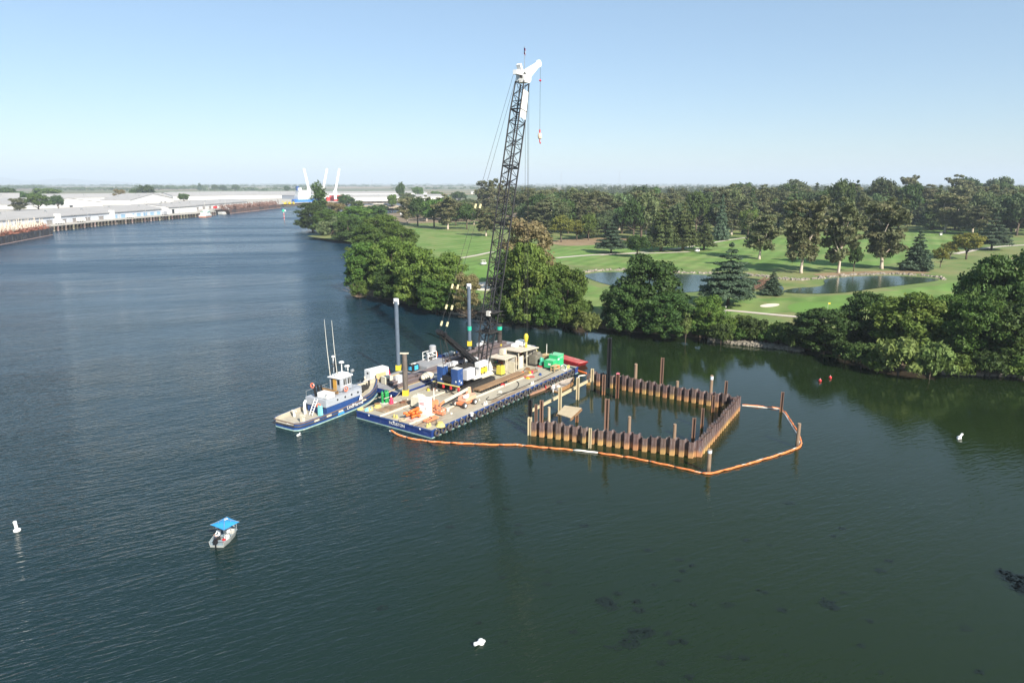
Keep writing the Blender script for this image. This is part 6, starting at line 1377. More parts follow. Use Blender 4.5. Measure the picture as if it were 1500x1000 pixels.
for i, (x, y, s) in enumerate([(579, 590, .5), (587, 588, .5), (597, 586, .4), (640, 572, .4), (661, 606, .35), (702, 586, .3), (712, 560, .4)]):
    mb = MB(); mb.box((0, 0, .08), (s, s*.8, .14), taper=.8); mb.box((0.05, 0, .18), (s*.5, s*.4, .08)); tag(mb.build('deck_cover', offw, loc=W(x, y, DZ), rz=i), ['pale deck cover plate right of the red cone', 'pale deck cover between cone and brown spud pile', 'pale deck cover under the brown spud pile', 'pale deck cover behind the light tower', 'small pale deck cover left of the lift wheels', 'small pale deck cover right of the lift', 'small pale deck cover before the crane cab'][i], 'cover')
hose([(700, 588), (690, 582), (672, 584), (655, 592), (640, 603)], .035, dark, 'thin dark cable from the lift toward the light tower', 'cable', 'cable')
hose([(742, 556), (752, 550), (764, 545), (771, 540)], .05, dark, 'dark air hose before the shelter leading to the compressor', 'hose')
hose([(590, 597), (600, 603), (612, 618), (606, 624)], .04, mat('tan_rope', (.4, .33, .22), .9), 'tan rope trailing past the orange boom heap', 'rope', 'rope')
for i, (a, b, s, m_) in enumerate([(14.2, 11.9, .5, rust), (13.5, 12.6, .4, yellow), (22.6, 4.2, .4, red), (26, 11.6, .5, dark), (25.2, 6.2, .45, orange), (33.2, 6.3, .5, wood), (34.2, 4.9, .45, steel), (31.6, 2.6, .4, blue), (19.2, 2.3, .35, offw), (6.2, 11.3, .5, rust), (3.2, 3.0, .45, dark), (28.4, 3.1, .35, yellow)]):
    mb = MB(); mb.box((0, 0, s*.35), (s*1.6, s, s*.7)); mb.box((0, 0, s*.74), (s*1.3, s*.8, s*.1)); mb.tube([(-s*.5, 0, s*.7), (-s*.3, 0, s*1.05), (s*.3, 0, s*1.05), (s*.5, 0, s*.7)], .025, 5)
    tag(mb.build('tool_chest', m_, loc=BW(a, b, DZ), rz=YAW+i), ['rusty tool chest behind the crane tracks', 'yellow tool chest behind the crane near the brown spud pile', 'red tool chest before the raised timber mat', 'dark tool chest at the boom foot', 'orange tool chest between crane and timber mat', 'brown wooden chest before the shelter', 'grey tool chest at the end of the flat timber mat', 'blue tool chest by the long deck hose', 'pale tool chest right of the lift near the hose loop', 'rusty tool chest on the dirty planks near the bow', 'dark tool chest near the flared yellow stand', 'yellow tool chest beside the dark deck hose'][i], 'tool chest')
# ------------------------------------------------------------------ things on the spud barge
SZ = 1.17
r = D('office_container', 'white box container with a small dark vent at the bow of the spud barge', 'container', 557.5, 556, SZ, -.1)
mb = MB(); mb.box((0, 1.0, 1.02), (3.9, 1.6, 1.75)); mb.box((0, 1.0, .08), (4.0, 1.7, .16)); mb.build('body', white, r); mb = MB(); mb.box((-1.97, .9, 1.4), (.04, .4, .3)); mb.build('vent', dark, r)
mb = MB(); mb.box((0, 0, .72), (2.1, .07, 1.42), M=Matrix.Rotation(-.18, 3, 'X')); mb.box((0, .04, .72), (2.0, .05, .1)); tag(mb.build('plywood_sheet', plywood, loc=BW(*BL(559, 557.5, SZ), SZ), rz=YAW-.1), 'plywood sheet leaning before the white container', 'plywood')
r = D('site_cabinet', 'low cream cabinet with dark grille beside the plywood sheet', 'cabinet', 567, 561, SZ, -.1); mb = MB(); mb.box((0, 0, .6), (1.6, 1.1, 1.1)); mb.box((0, 0, 1.2), (1.65, 1.15, .1)); mb.build('body', cream, r); mb = MB(); mb.box((-.2, -.56, .7), (.4, .04, .4)); mb.box((.83, 0, .6), (.05, .9, .9)); mb.build('grille', dark, r)
r = D('white_bags', 'row of pale sacks at the bow tip of the spud barge', 'sacks', 541, 558.5, SZ); mb = MB()
for k in range(7): mb.ell((-1.0+k*.42, random.uniform(-.3, .3), .22), (.36, .3, .24), 10)
for k in (0, 3): mb.tube([(-.5+k*.4, .5, .1), (-.5+k*.4, .5, .95)], .14, 8)
mb.build('sacks', mat('sack_cloth', (.55, .5, .42), .9), r, smooth=True)
r = D('cable_box', 'white and grey cable box beside the brown topped pile on the spud barge', 'box', 584, 562, SZ); mb = MB(); mb.box((0, 0, .75), (.7, .7, 1.3)); mb.box((0, 0, 1.45), (.75, .75, .1)); mb.build('body', white, r); mb = MB(); mb.box((.5, 0, .75), (.3, .6, 1.2)); mb.build('side_box', grey, r)
r = D('welder', 'black framed welding machine with a light blue panel on the spud barge', 'welder', 606, 543, SZ); mb = MB(); mb.box((0, 0, .75), (2.2, 1.2, 1.2)); mb.box((0, 0, 1.4), (1.8, 1.0, .12)); mb.build('body', black, r); mb = MB(); mb.box((.2, -.62, .8), (1.1, .05, .95)); mb.box((-1.12, 0, .8), (.04, .9, .8)); mb.build('blue_panel', mat('welder_blue', (.06, .42, .68), .5), r); mb = MB(); mb.tube([(-.5, 0, 1.4), (-.5, 0, 1.75)], .1, 6); mb.box((.3, .1, 1.55), (.7, .5, .2)); mb.build('cap', offw, r)
mb = MB(); mb.box((0, 0, .35), (6.5, 4.2, .7)); mb.box((-1, 0, .72), (4, 3.9, .05)); tag(mb.build('raised_platform', deck2, loc=BW(25.5, 22.8, SZ), rz=YAW), 'raised grey deck box under the pump unit on the spud barge', 'platform')
r = thing('pump_unit', 'white framed pump unit with silver tank at the far edge of the spud barge', 'pump', BW(26.9, 24.0, SZ+.7), YAW)
mb = MB()
for x in (-1.6, 1.2):
    for y in (-.8, .8): mb.beam((x, y, 0), (x, y, 1.9), .12, .12)
for z in (.2, 1.0, 1.85): mb.beam((-1.6, -.8, z), (1.2, -.8, z), .1, .1); mb.beam((-1.6, .8, z), (1.2, .8, z), .1, .1)
mb.build('frame', white, r)
mb = MB(); mb.lathe([(.75, 1.6), (.8, 1.7), (.8, 2.9), (.6, 3.1)], (1.0, .1, 0), 14); mb.build('tank', mat('silver_tank', (.5, .5, .5), .4, .4, spots=((.35, .3, .25), 1, .6, .6)), r)
mb = MB()
for k in range(9): x = random.uniform(-1.4, 1); mb.tube([(x, random.uniform(-.7, .7), .3), (x+.3, random.uniform(-.7, .7), 1.2), (x+random.uniform(-.5, .8), 0, random.uniform(1, 2.0))], .13, 7)
mb.lathe([(.4, -.3), (.4, .3)], (-.6, 0, 1.5), 12, axis='Y'); mb.build('piping', steel, r); mb = MB(); mb.lathe([(.42, -.25), (.42, .25)], (-.7, -.7, .5), 12, axis='Y'); mb.build('flywheel', rubber, r)
mb = MB(); mb.tube([(2.0, -.2, .3), (2.0, -.1, 1.4)], .2, 8); mb.build('orange_float', orange, r)
r = thing('white_tank', 'rounded pale tank beside the blue counterweights on the spud barge', 'tank', BW(17.8, 16.6, SZ), YAW); mb = MB(); mb.ell((0, 0, .75), (1.5, .8, .75), 16); mb.build('tank_body', cream, r, smooth=True); mb = MB(); mb.box((0, 0, .12), (2.2, 1.3, .24)); mb.build('cradle', navy, r)
for i, (a, b, m_) in enumerate([(30.5, 24.4, navy), (32, 24.5, white), (33.5, 24.4, offw), (36, 24.3, blue), (43, 24.6, white), (44.2, 24.7, white)]):
    mb = MB(); mb.box((0, 0, .35), (1.3, .8, .6)); mb.box((.1, 0, .72), (.8, .6, .14)); mb.tube([(-.5, 0, .6), (-.5, 0, .95)], .09, 6); tag(mb.build('deck_locker', m_, loc=BW(a, b, SZ), rz=YAW), ['dark blue locker at the far edge of the spud barge, right of the pump', 'white locker at the far edge of the spud barge', 'pale locker next to the white one on the spud barge', 'blue locker behind the crane mast on the spud barge', 'white box beside the yellow collar of the second spud', 'smaller white box beyond the second spud collar'][i], 'locker')
mb = MB(); g = random.Random(8)
for k in range(26): mb.box((g.uniform(-3, 3), g.uniform(-1.2, 1.2), g.uniform(.1, .7)), (g.uniform(.3, 1.1), g.uniform(.2, .6), g.uniform(.2, .6)), rz=g.uniform(0, 3))
tag(mb.build('rigging_gear', [dark], loc=BW(33.5, 20.5, SZ+.6), rz=YAW), 'jumble of dark rigging gear on the steel beams behind the crane', 'rigging gear', kind='stuff')
# ------------------------------------------------------------------ tug
tp, tq = Vector((-32.2, 91.6, 0)), Vector((-22.4, 108.3, 0)); TL = (tq-tp).length; trz = math.atan2((tq-tp).y, (tq-tp).x)
tug = thing('tug_boat', 'blue and white tug boat with twin whip aerials moored at the barge bow', 'tug', tp, trz)
ST = [(0, 2.0, 1.25, 1.7), (.35, 2.5, 1.22, 2.2), (1.2, 2.75, 1.2, 2.55), (4, 2.95, 1.2, 2.75), (8, 3.0, 1.25, 2.8), (12, 2.95, 1.4, 2.65), (15, 2.55, 1.7, 2.1), (17, 1.85, 2.05, 1.35), (18.4, 1.0, 2.4, .65), (19.3, .3, 2.65, .1)]
def loft(rows): 
    mb = MB(); n = len(rows[0]); vs = [v for r_ in rows for v in r_]; mb.add(vs, [(i*n+j, i*n+j+1, (i+1)*n+j+1, (i+1)*n+j) for i in range(len(rows)-1) for j in range(n-1)]); return mb
rows = [[(x, -yw*.9, -.8), (x, -yw, 0), (x, -(yw+yd)/2-.05, zs*.5), (x, -yd, zs), (x, -yd+.16, zs), (x, -yd+.2, zs-.65), (x, yd-.2, zs-.65), (x, yd-.16, zs), (x, yd, zs), (x, (yw+yd)/2+.05, zs*.5), (x, yw, 0), (x, yw*.9, -.8)] for x, yd, zs, yw in ST]
mb = loft(rows); n = 12
mb.f.append(tuple(range(12))); mb.m.append(0); mb.f.append(tuple(len(rows)*12-12+k for k in range(12))[::-1]); mb.m.append(0)
for i in range(len(mb.f)-2):
    if i % 11 == 5: mb.m[i] = 1
    if i % 11 in (4, 6): mb.m[i] = 2
mb.build('hull', [blue, tugdeck, tugdeck], tug)
for nm, zf, off, rr, m_ in (('rub_rail', lambda z: z-.12, .04, .09, mat('rail_brown', (.16, .11, .08), .8)), ('waterline_stripe', lambda z: .08, .05, .10, teal), ('lower_fender', lambda z: z*.55, .06, .1, rubber)):
    mb = MB(); pts = []
    for s in (-1, 1):
        line = []
        for x, yd, zs, yw in ST:
            z = zf(zs); t = max(0, min(1, z/zs)); y = yw+(yd-yw)*t+off; line.append((x, s*y, z))
        pts.append(line)
    mb.tube(pts[1][::-1]+pts[0] if False else pts[0], rr, 6); mb.tube(pts[1], rr, 6); mb.tube([pts[0][0], (-.06, 0, pts[0][0][2]), pts[1][0]], rr, 6); mb.build(nm, m_, tug)
mb = MB(); mb.prism([(6.2, -2.0), (13.6, -1.9), (14.2, -1.2), (14.2, 1.2), (13.6, 1.9), (6.2, 2.0)], .6, 1.75); mb.build('lower_house', blue, tug)
mb = MB(); mb.prism([(6.0, -2.1), (13.7, -2.0), (14.4, -1.3), (14.4, 1.3), (13.7, 2.0), (6.0, 2.1)], 1.75, 2.85); mb.build('house', mat('tug_house', (.37, .395, .43), .5, var=.1, spots=((.34, .30, .26), 1.1, .6, .5)), tug)
for x in (8.4, 10.0, 11.4, 12.8): mb = MB(); mb.lathe([(.16, -.04), (.16, .04)], (x, -2.06, 2.35), 10, axis='Y'); mb.build('porthole', glassm, tug)
mb = MB(); mb.box((7.2, -.95, 3.3), (1.4, 2.1, .75)); mb.build('stack_house', white, tug); mb = MB()
for k in range(5): mb.tube([(6.6+k*.35, .6+.2*(k % 2), 2.9), (6.4+k*.35, .6+.2*(k % 2), 4.2+.2*(k % 3))], .13, 7)
mb.build('exhaust_stack', black, tug)
mb = MB(); mb.prism([(10.1, -1.1), (12.5, -1.1), (12.85, -.7), (12.85, .7), (12.5, 1.1), (10.1, 1.1)], 2.95, 5.0); mb.build('wheelhouse', mat('tug_house', (.66, .68, .7)), tug)
mb = MB(); mb.prism([(9.85, -1.28), (12.7, -1.28), (13.1, -.8), (13.1, .8), (12.7, 1.28), (9.85, 1.28)], 5.0, 5.12); mb.box((11.4, 0, 5.3), (2.0, 1.5, .36)); mb.build('wheelhouse_roof', white, tug)
for (x, w_) in ((11.1, .6), (12.0, .6)):
    mb = MB(); mb.box((x, -1.11, 4.3), (w_, .06, .95)); wn = mb.build('window', glassm, tug); mb = MB(); mb.box((x, -1.12, 4.3), (.05, .07, .95)); mb.box((x, -1.12, 3.78), (w_+.1, .08, .08)); mb.build('window_frame', white, wn)
mb = MB(); mb.box((12.87, 0, 4.3), (.05, 1.1, .9)); mb.box((10.08, -.75, 4.4), (.05, .4, .7)); mb.build('window', glassm, tug)
mb = MB(); mb.box((10.06, .0, 3.95), (.06, .7, 1.8)); mb.build('door', mat('varnished_door', (.55, .30, .06), .5, var=.15), tug)
mb = MB(); mb.box((10.05, .52, 3.95), (.06, .3, 1.8)); mb.build('door_opening', dark, tug)
for s in (-.9, .6): mb = MB(); mb.tube([(9.8, s, 5.4), (9.5, s, 9.5), (9.3, s, 14.2)], [.06, .05, .025], 6); mb.build('whip_aerial', offw, tug)
mb = MB(); mb.tube([(10.6, .2, 5.7), (10.6, .2, 7.8)], .1, 8); mb.tube([(10.2, -.6, 5.7), (10.6, .2, 7.2), (10.2, 1.0, 5.7)], .06, 6); mb.beam((10.6, -.7, 7.0), (10.6, 1.1, 7.0), .08, .08); mb.build('mast', dark, tug)
for (x, y, z, rr) in ((11.6, -.1, 7.0, .42), (12.6, -.4, 6.2, .28), (10.9, .9, 7.9, .25), (13.0, .4, 5.95, .22)): mb = MB(); mb.tube([(x, y, 5.6), (x, y, z)], .07, 6); mb.lathe([(.1, z), (rr, z+.1), (rr, z+.22), (rr*.6, z+.34)], (x, y, 0), 12); mb.build('radar_dome', white, tug)
mb = MB(); mb.lathe([(.2, -.1), (.26, .1), (.26, .3)], (12.9, -.9, 5.6), 10, axis='X'); mb.build('searchlight', steel, tug)
def ring(p, ax_): mb = MB(); mb.torus(p, .34, .1, ax_, 16, 7); o = mb.build('life_ring', mat('ring_orange', (.75, .16, .08), .6, spots=((.8, .75, .7), 2.2, .55, 1)), tug)
ring((10.6, -1.75, 3.4), 'Y'); ring((7.4, 2.0, 4.2), 'X'); ring((5.6, -1.0, 2.0), 'X')
mb = MB()
for s in (-1, 1): mb.tube([(6.1, s*2.0, 3.7), (13.6, s*1.95, 3.75), (14.3, s*1.2, 3.75)], .035, 5)
for x in (6.1, 8, 9.9, 11.8, 13.6):
    for s in (-1, 1): mb.tube([(x, s*2.0, 2.95), (x, s*2.0, 3.72)], .03, 5)
mb.tube([(9.0, -2, 3.7), (9.0, 2, 3.7)], .035, 5); mb.build('railing', steel, tug)
mb = MB(); mb.box((8.9, 0, 3.3), (.08, 3.6, .5)); mb.build('timber_rail', mat('rail_timber', (.35, .2, .08), .7), tug)
mb = MB(); mb.tube([(4.6, -.55, .7), (5.9, -.55, 2.9)], .05, 5); mb.tube([(4.6, .05, .7), (5.9, .05, 2.9)], .05, 5)
for k in range(6): t = (k+.7)/6.5; mb.tube([(4.6+1.3*t, -.55, .7+2.2*t), (4.6+1.3*t, .05, .7+2.2*t)], .045, 5)
mb.build('ladder', white, tug)
mb = MB(); mb.tube([(4.9, 1.2, .6), (4.9, 1.2, 2.3), (5.2, 1.2, 2.6)], .2, 10); mb.build('vent_cowl', white, tug)
mb = MB(); mb.box((5.5, -1.35, 1.35), (.45, .6, 1.5), taper=.9); mb.build('turquoise_locker', turq, tug)
mb = MB(); mb.box((2.2, -1.2, 1.05), (.5, .5, .9)); mb.box((2.2, -1.2, 1.55), (.3, .9, .2)); mb.build('tow_bitt', cream, tug); mb = MB(); mb.tube([(3.2, 1.6, .6), (3.2, 1.6, 1.5)], .2, 8); mb.box((3.2, 1.6, 1.5), (.2, .9, .2)); mb.build('tow_bitt', offw, tug)
mb = MB(); mb.tube([(15.6, -.7, 1.9), (15.6, .7, 1.9)], .4, 12); mb.box((16.6, 0, 1.9), (.8, 1.0, .5)); mb.tube([(17.6, 0, 1.8), (17.6, 0, 2.7)], .16, 8); mb.build('anchor_winch', dark, tug)
mb = MB()
for k in range(12): mb.ell((15+random.uniform(-.8, 2.2), random.uniform(-.9, .9), 1.35+k*.04), (.3, .25, .14), 8)
mb.build('rope_pile', mat('pale_rope', (.5, .42, .3), .9), tug, smooth=True)
for x in (3.2, 5.6, 8, 13.2): mb = MB(); yd = 2.98 if x < 12 else 2.85; mb.box((x, -yd-.02, .85 if x < 10 else 1.1), (.9, .1, .22)); mb.build('freeing_port', cream, tug)
t_ = text('hull_lettering', 'LindMarine', .95, white, tug); t_.location = (11.0, -3.06, .98); t_.rotation_euler = (R(86), 0, R(2)); t_.scale = (.85, .85, 1)
mb = MB(); mb.box((8.0, -3.02, .55), (1.3, .05, .35)); mb.build('blue_flash', mat('flash_blue', (.05, .3, .75), .5), tug)
mb = MB(); mb.add([(12.0, -2.99, 1.42), (12.9, -2.95, 1.42), (12.45, -2.97, 2.2), (12.0, -2.94, 1.42), (12.9, -2.9, 1.42), (12.45, -2.92, 2.2)], [(0, 1, 2), (5, 4, 3), (0, 3, 4, 1), (1, 4, 5, 2), (2, 5, 3, 0)]); mb.build('sail_emblem', white, tug)
t_ = text('stern_name', 'ALMAR', .42, white, tug); t_.location = (.12, -1.2, 1.02); t_.rotation_euler = (R(86), 0, R(-68))
mb = MB()
def line(p, q, sag, rr=.05, n=10): return [Vector(p).lerp(Vector(q), i/n)-Vector((0, 0, sag*math.sin(math.pi*i/n))) for i in range(n+1)]
b1 = W(547, 585, 1.6); b2 = W(582, 567, 1.4); b3 = W(524, 598, 1.5); b4 = W(577, 584, DZ+.2)
mb.tube(line(b1, b2, .15), .05, 5); mb.tube(line(b1, b3, .25), .06, 5); mb.tube(line(b4, W(589, 570, 1.4), .1), .05, 5); tag(mb.build('mooring_lines', mat('pale_rope', (.5, .42, .3))), 'pale mooring lines between tug bow and the two barges', 'mooring lines')
mb = MB(); mb.ell((0, 0, .1), (.3, .14, .16), 10); mb.ell((.28, 0, .3), (.1, .08, .1), 8); mb.lathe([(.02, .5), (.1, .3)], (0, 0, 0), 6, axis='X'); tag(mb.build('gull', white, loc=W(437, 638, 0), rz=1), 'white gull floating beside the tug stern', 'gull')
# ------------------------------------------------------------------ skiff, raft and red float by the barge
def hull_boat(name, label, p, rz, L_, B_, hgt, outer, inner, seats, cat='boat', bowz=.25):
    r = thing(name, label, cat, p, rz); rows = []
    for t, wf, dz in ((0, .82, 0), (.3, 1, 0), (.6, .95, .03), (.82, .62, bowz*.5), (.94, .28, bowz*.85), (1, .05, bowz)):
        x = L_*t; y = B_/2*wf; z = hgt+dz; rows.append([(x, 0, -.2), (x, -y*.85, -.12), (x, -y, z), (x, -y+.07, z), (x, -y*.8, .12), (x, y*.8, .12), (x, y-.07, z), (x, y, z), (x, y*.85, -.12), (x, 0, -.2)])
    mb = loft(rows); mb.f += [tuple(range(9))]; mb.m.append(0)
    for i in range(len(mb.f)-1):
        if i % 9 in (3, 4, 5): mb.m[i] = 1
    mb.build('hull', [outer, inner], r)
    for x in seats: mb = MB(); mb.box((x, 0, hgt*.75), (.3, B_*.82, .06)); mb.build('seat', inner, r)
    return r
a_, b_ = W(812, 573, .1), W(840, 559, .1); d = b_-a_
sk = hull_boat('wooden_skiff', 'flat brown wooden skiff with a white outboard moored under the tyre row', a_, math.atan2(d.y, d.x), d.length, 2.3, .62, mat('skiff_brown', (.36, .2, .09), .7, var=.3), mat('skiff_grey', (.32, .28, .24), .8, var=.2), (1.6, 3.4), 'skiff')
mb = MB(); mb.box((-.15, .1, .85), (.45, .4, .6), taper=.8); mb.tube([(-.2, .1, .6), (-.25, .1, -.4)], .08, 6); mb.box((.5, -.5, .8), (.5, .4, .3)); mb.build('outboard', white, sk)
a_ = W(777, 579, .05); d = W(808, 567, .05)-a_
r = thing('plank_raft', 'narrow rusty plank float alongside the barge tyres', 'raft', a_, math.atan2(d.y, d.x)); mb = MB()
for k in range(3): mb.box((d.length/2, .2+k*.42, .12), (d.length, .38, .3))
mb.build('planks', mat('raft_rust', (.36, .20, .13), .85, var=.3, stretch=(.3, 3, 3)), r); mb = MB(); mb.beam((d.length*.7, -.1, .3), (d.length*.98, 1.4, .45), .15, .3); mb.build('brace', red, r)
a_ = W(862, 533, .3); b_ = W(817, 520, .3); d = b_-a_
r = thing('red_float', 'faded red steel float lying beyond the far corner of the work barge', 'float', (a_.x, a_.y, 0), math.atan2(d.y, d.x)); mb = MB(); L_ = d.length
mb.add([(1.2, 0, -.4), (L_, 0, -.4), (L_, 2.6, -.4), (1.2, 2.6, -.4), (0, 0, .75), (L_, 0, .75), (L_, 2.6, .75), (0, 2.6, .75)], [(3, 2, 1, 0), (4, 5, 6, 7), (0, 1, 5, 4), (1, 2, 6, 5), (2, 3, 7, 6), (3, 0, 4, 7)]); mb.build('pontoon', red, r); mb = MB(); mb.box((L_/2, 1.3, .78), (L_-.3, 2.3, .06)); mb.build('deck', redhull, r)
# ------------------------------------------------------------------ fishing boat with two people
a_, b_ = W(317.5, 800, .1), W(344, 771.5, .1); d = b_-a_; frz = math.atan2(d.y, d.x)
fb = hull_boat('fishing_boat', 'small silver fishing boat under a square blue canopy out on the open river', a_, frz, d.length, 1.85, .42, mat('boat_alloy', (.36, .38, .36), .5, .2, var=.2), mat('boat_inside', (.22, .28, .31), .6, var=.25), (.5, 1.5, 2.7), 'boat')
mb = MB(); mb.box((-.12, 0, .62), (.36, .32, .5), taper=.8); mb.tube([(-.15, 0, .4), (-.2, 0, -.5)], .07, 6); mb.tube([(0, 0, .75), (.5, .1, .8)], .03, 5); mb.build('outboard', black, fb)
cn = [W(307.6, 768, 2.05), W(328, 776, 2.05), W(350.8, 763.6, 2.05), W(332, 756.4, 2.05)]
r = thing('canopy', 'sky blue square sun canopy with a white emblem over the fishing boat', 'canopy', (cn[0]+cn[2])/2)
cc = r.location; N_ = 8; vs = []
for i in range(N_+1):
    for j in range(N_+1):
        u, v = i/N_, j/N_; p = cn[0].lerp(cn[1], u).lerp(cn[3].lerp(cn[2], u), v)-cc; e = 1-(abs(2*u-1)**2.2)*(abs(2*v-1)**2.2)*0
        q = (1-(2*u-1)**2)*(1-(2*v-1)**2); ed = .05*((1-(2*u-1)**2)*(abs(2*v-1))+(1-(2*v-1)**2)*abs(2*u-1)); p = p*(1-ed); vs.append((p.x, p.y, .12*q+.05*(1-max(abs(2*u-1), abs(2*v-1)))))
mb = MB(); k = len(vs); mb.add(vs+[(x, y, z-.03) for x, y, z in vs], [(i*(N_+1)+j, (i+1)*(N_+1)+j, (i+1)*(N_+1)+j+1, i*(N_+1)+j+1) for i in range(N_) for j in range(N_)]+[(k+i*(N_+1)+j, k+i*(N_+1)+j+1, k+(i+1)*(N_+1)+j+1, k+(i+1)*(N_+1)+j) for i in range(N_) for j in range(N_)]); mb.build('cloth', cyan, r, smooth=True)
mb = MB()
for c in cn: p = c-cc; mb.tube([p, (p.x*.12, p.y*.12, .38)], .02, 5); 
for c in cn: p = c-cc; mb.tube([(p.x*.42, p.y*.42, .2), (p.x*.34, p.y*.34, -1.6)], .025, 5)
mb.build('pole', steel, r)
mb = MB(); mb.torus((0, 0, 0), .12, .025, 'Z', 14, 5)
for k in range(5): mb.box((.2*math.cos(k*.6-.2), .2*math.sin(k*.6-.2), 0), (.1, .05, .02), rz=k*.6)
em = mb.build('emblem', white, r, ((cn[3]-cc).x*.38, (cn[3]-cc).y*.38, .15)); 
def person(label, loc, rz, shirt, trousers, hat):
    """seated figure; local +x is forward"""
    V = []; E_ = []; RR = []; FM = []
    def add(p, r_, par=None):
        V.append(p); RR.append(r_)
        if par is not None: E_.append((par, len(V)-1))
        return len(V)-1
    pel = add((0, 0, .52), .15); wa = add((-.01, 0, .72), .135, pel); ch = add((.01, 0, .95), .16, wa); ne = add((.02, 0, 1.1), .06, ch); hd = add((.05, 0, 1.2), .085, ne); tp_ = add((.05, 0, 1.34), .08, hd)
    for s in (-1, 1):
        h = add((.06, s*.1, .5), .1, pel); kn = add((.46, s*.13, .52), .075, h); an = add((.5, s*.13, .13), .045, kn); add((.66, s*.14, .08), .04, an)
        sh = add((.02, s*.2, 1.0), .075, ch); el = add((.12, s*.27, .74), .05, sh); wr = add((.36, s*.2, .66), .032, el); pa = add((.43, s*.19, .65), .034, wr)
        for k in range(4): f1 = add((.48, s*(.155+k*.022), .655-.004*k), .0105, pa); f2 = add((.525-.006*abs(k-1), s*(.15+k*.022), .635), .009, f1); add((.535-.008*abs(k-1), s*(.15+k*.022), .605), .008, f2)
        t1 = add((.44, s*.145, .67), .012, pa); add((.48, s*.125, .665), .010, t1)
    me = bpy.data.meshes.new('body'); me.from_pydata(V, E_, []); b = bpy.data.objects.new('body', me); col.objects.link(b)
    md = b.modifiers.new('s', 'SKIN'); sv = me.skin_vertices[0].data
    for i, r_ in enumerate(RR): sv[i].radius = (r_, r_*(1 if i not in (2,) else 1))
    sv[0].use_root = True; b.modifiers.new('d', 'SUBSURF').levels = 1
    bpy.context.view_layer.update(); m2 = bpy.data.meshes.new_from_object(b.evaluated_get(bpy.context.evaluated_depsgraph_get())); bpy.data.objects.remove(b)
    for m_ in (skin, shirt, trousers): m2.materials.append(m_)
    for p in m2.polygons:
        c = p.center; p.use_smooth = True
        p.material_index = 2 if (c.z < .56 and c.y**2 < .06 and not (c.x > .33 and c.z > .6)) else (1 if (c.z < 1.08 and not (c.x > .3 and c.z > .58)) else 0)
    b = bpy.data.objects.new('person', m2); col.objects.link(b); b.location = loc; b.rotation_euler = (0, 0, rz); tag(b, label, 'person')
    mb = MB(); mb.lathe([(.26, 1.36), (.25, 1.38), (.13, 1.39), (.12, 1.47), (.06, 1.5)], (.04, 0, 0), 14); mb.build('hat', hat, b)
    mb = MB()
    for s in (-1, 1): mb.ell((.128, s*.03, 1.265), (.012, .014, .01), 6); mb.ell((.05, s*.088, 1.25), (.02, .014, .03), 6)
    mb.build('eyes', dark, b); mb = MB(); mb.add([(.125, -.014, 1.225), (.125, .014, 1.225), (.155, 0, 1.22), (.128, 0, 1.265)], [(0, 1, 2), (0, 2, 3), (2, 1, 3), (0, 3, 1)]); mb.build('nose', skin, b); mb = MB(); mb.box((.125, 0, 1.19), (.012, .045, .008)); mb.build('mouth', pink, b)
    return b
fx, fy = Vector((math.cos(frz), math.sin(frz), 0)), Vector((-math.sin(frz), math.cos(frz), 0))
person('person in white shirt and wide white hat seated near the fishing boat stern', a_+fx*1.25+fy*.3+Vector((0, 0, .0)), frz+2.6, cloth_w, cloth_d, cloth_w)
person('person in a white shirt with a dark cap seated under the blue canopy edge', a_+fx*1.75+fy*-.35+Vector((0, 0, .0)), frz+.6, cloth_w, cloth_w, dark)
for i, (t, s, m_, q) in enumerate([(.75, .2, dark, .3), (.6, -.45, red, .25), (1.1, -.5, white, .38), (2.4, -.4, offw, .3), (2.9, .15, dark, .25), (2.5, .3, white, .34)]):
    mb = MB(); mb.box((0, 0, q/2), (q*1.2, q, q)); mb.box((0, 0, q+.03), (q*1.25, q*1.05, .06)); mb.tube([(-q*.5, 0, q+.05), (0, 0, q+.16), (q*.5, 0, q+.05)], .02, 5); tag(mb.build('tackle_box', m_, loc=a_+fx*t+fy*s+Vector((0, 0, .14)), rz=frz+i), ['dark bag in the stern of the fishing boat', 'red tackle box by the stern of the fishing boat', 'white cooler behind the seated people in the fishing boat', 'pale box in the bow of the fishing boat', 'dark bag at the bow tip of the fishing boat', 'white box under the bow side of the canopy'][i], 'tackle')
# ------------------------------------------------------------------ buoys
def spar(name, label, p, tilt, L_=1.55, rr=.2):
    """white spar buoy: a tube with a wide float collar"""
    r = thing(name, label, 'buoy', p); r.scale = (.78, .78, .78); q = Vector(tilt).to_track_quat('Z', 'Y').to_euler(); r.rotation_euler = q
    mb = MB(); mb.lathe([(rr*.9, -.5), (rr, 0), (rr, L_*.75), (rr*1.12, L_*.78), (rr*1.12, L_*.95), (rr*.6, L_)], (0, 0, 0), 14); mb.build('tube', white, r, smooth=False)
    mb = MB(); mb.lathe([(rr*1.02, -.22), (rr*2.1, -.16), (rr*2.2, .0), (rr*1.9, .14), (rr*1.02, .2)], (0, 0, 0), 18); mb.build('float_collar', white, r, smooth=True); return r
spar('spar_buoy', 'upright white spar buoy near the left edge of the water', W(25, 776, .08), (-.06, -.05, 1), 1.3)
spar('spar_buoy', 'white spar buoy lying over on its side at the bottom of the photo', W(704, 940, .12), (-.62, -.62, .22), .85, .17)
spar('spar_buoy', 'white spar buoy leaning in the dark reflection at the right', W(1405, 641, .12), (.78, .55, .45), 1.2, .18)
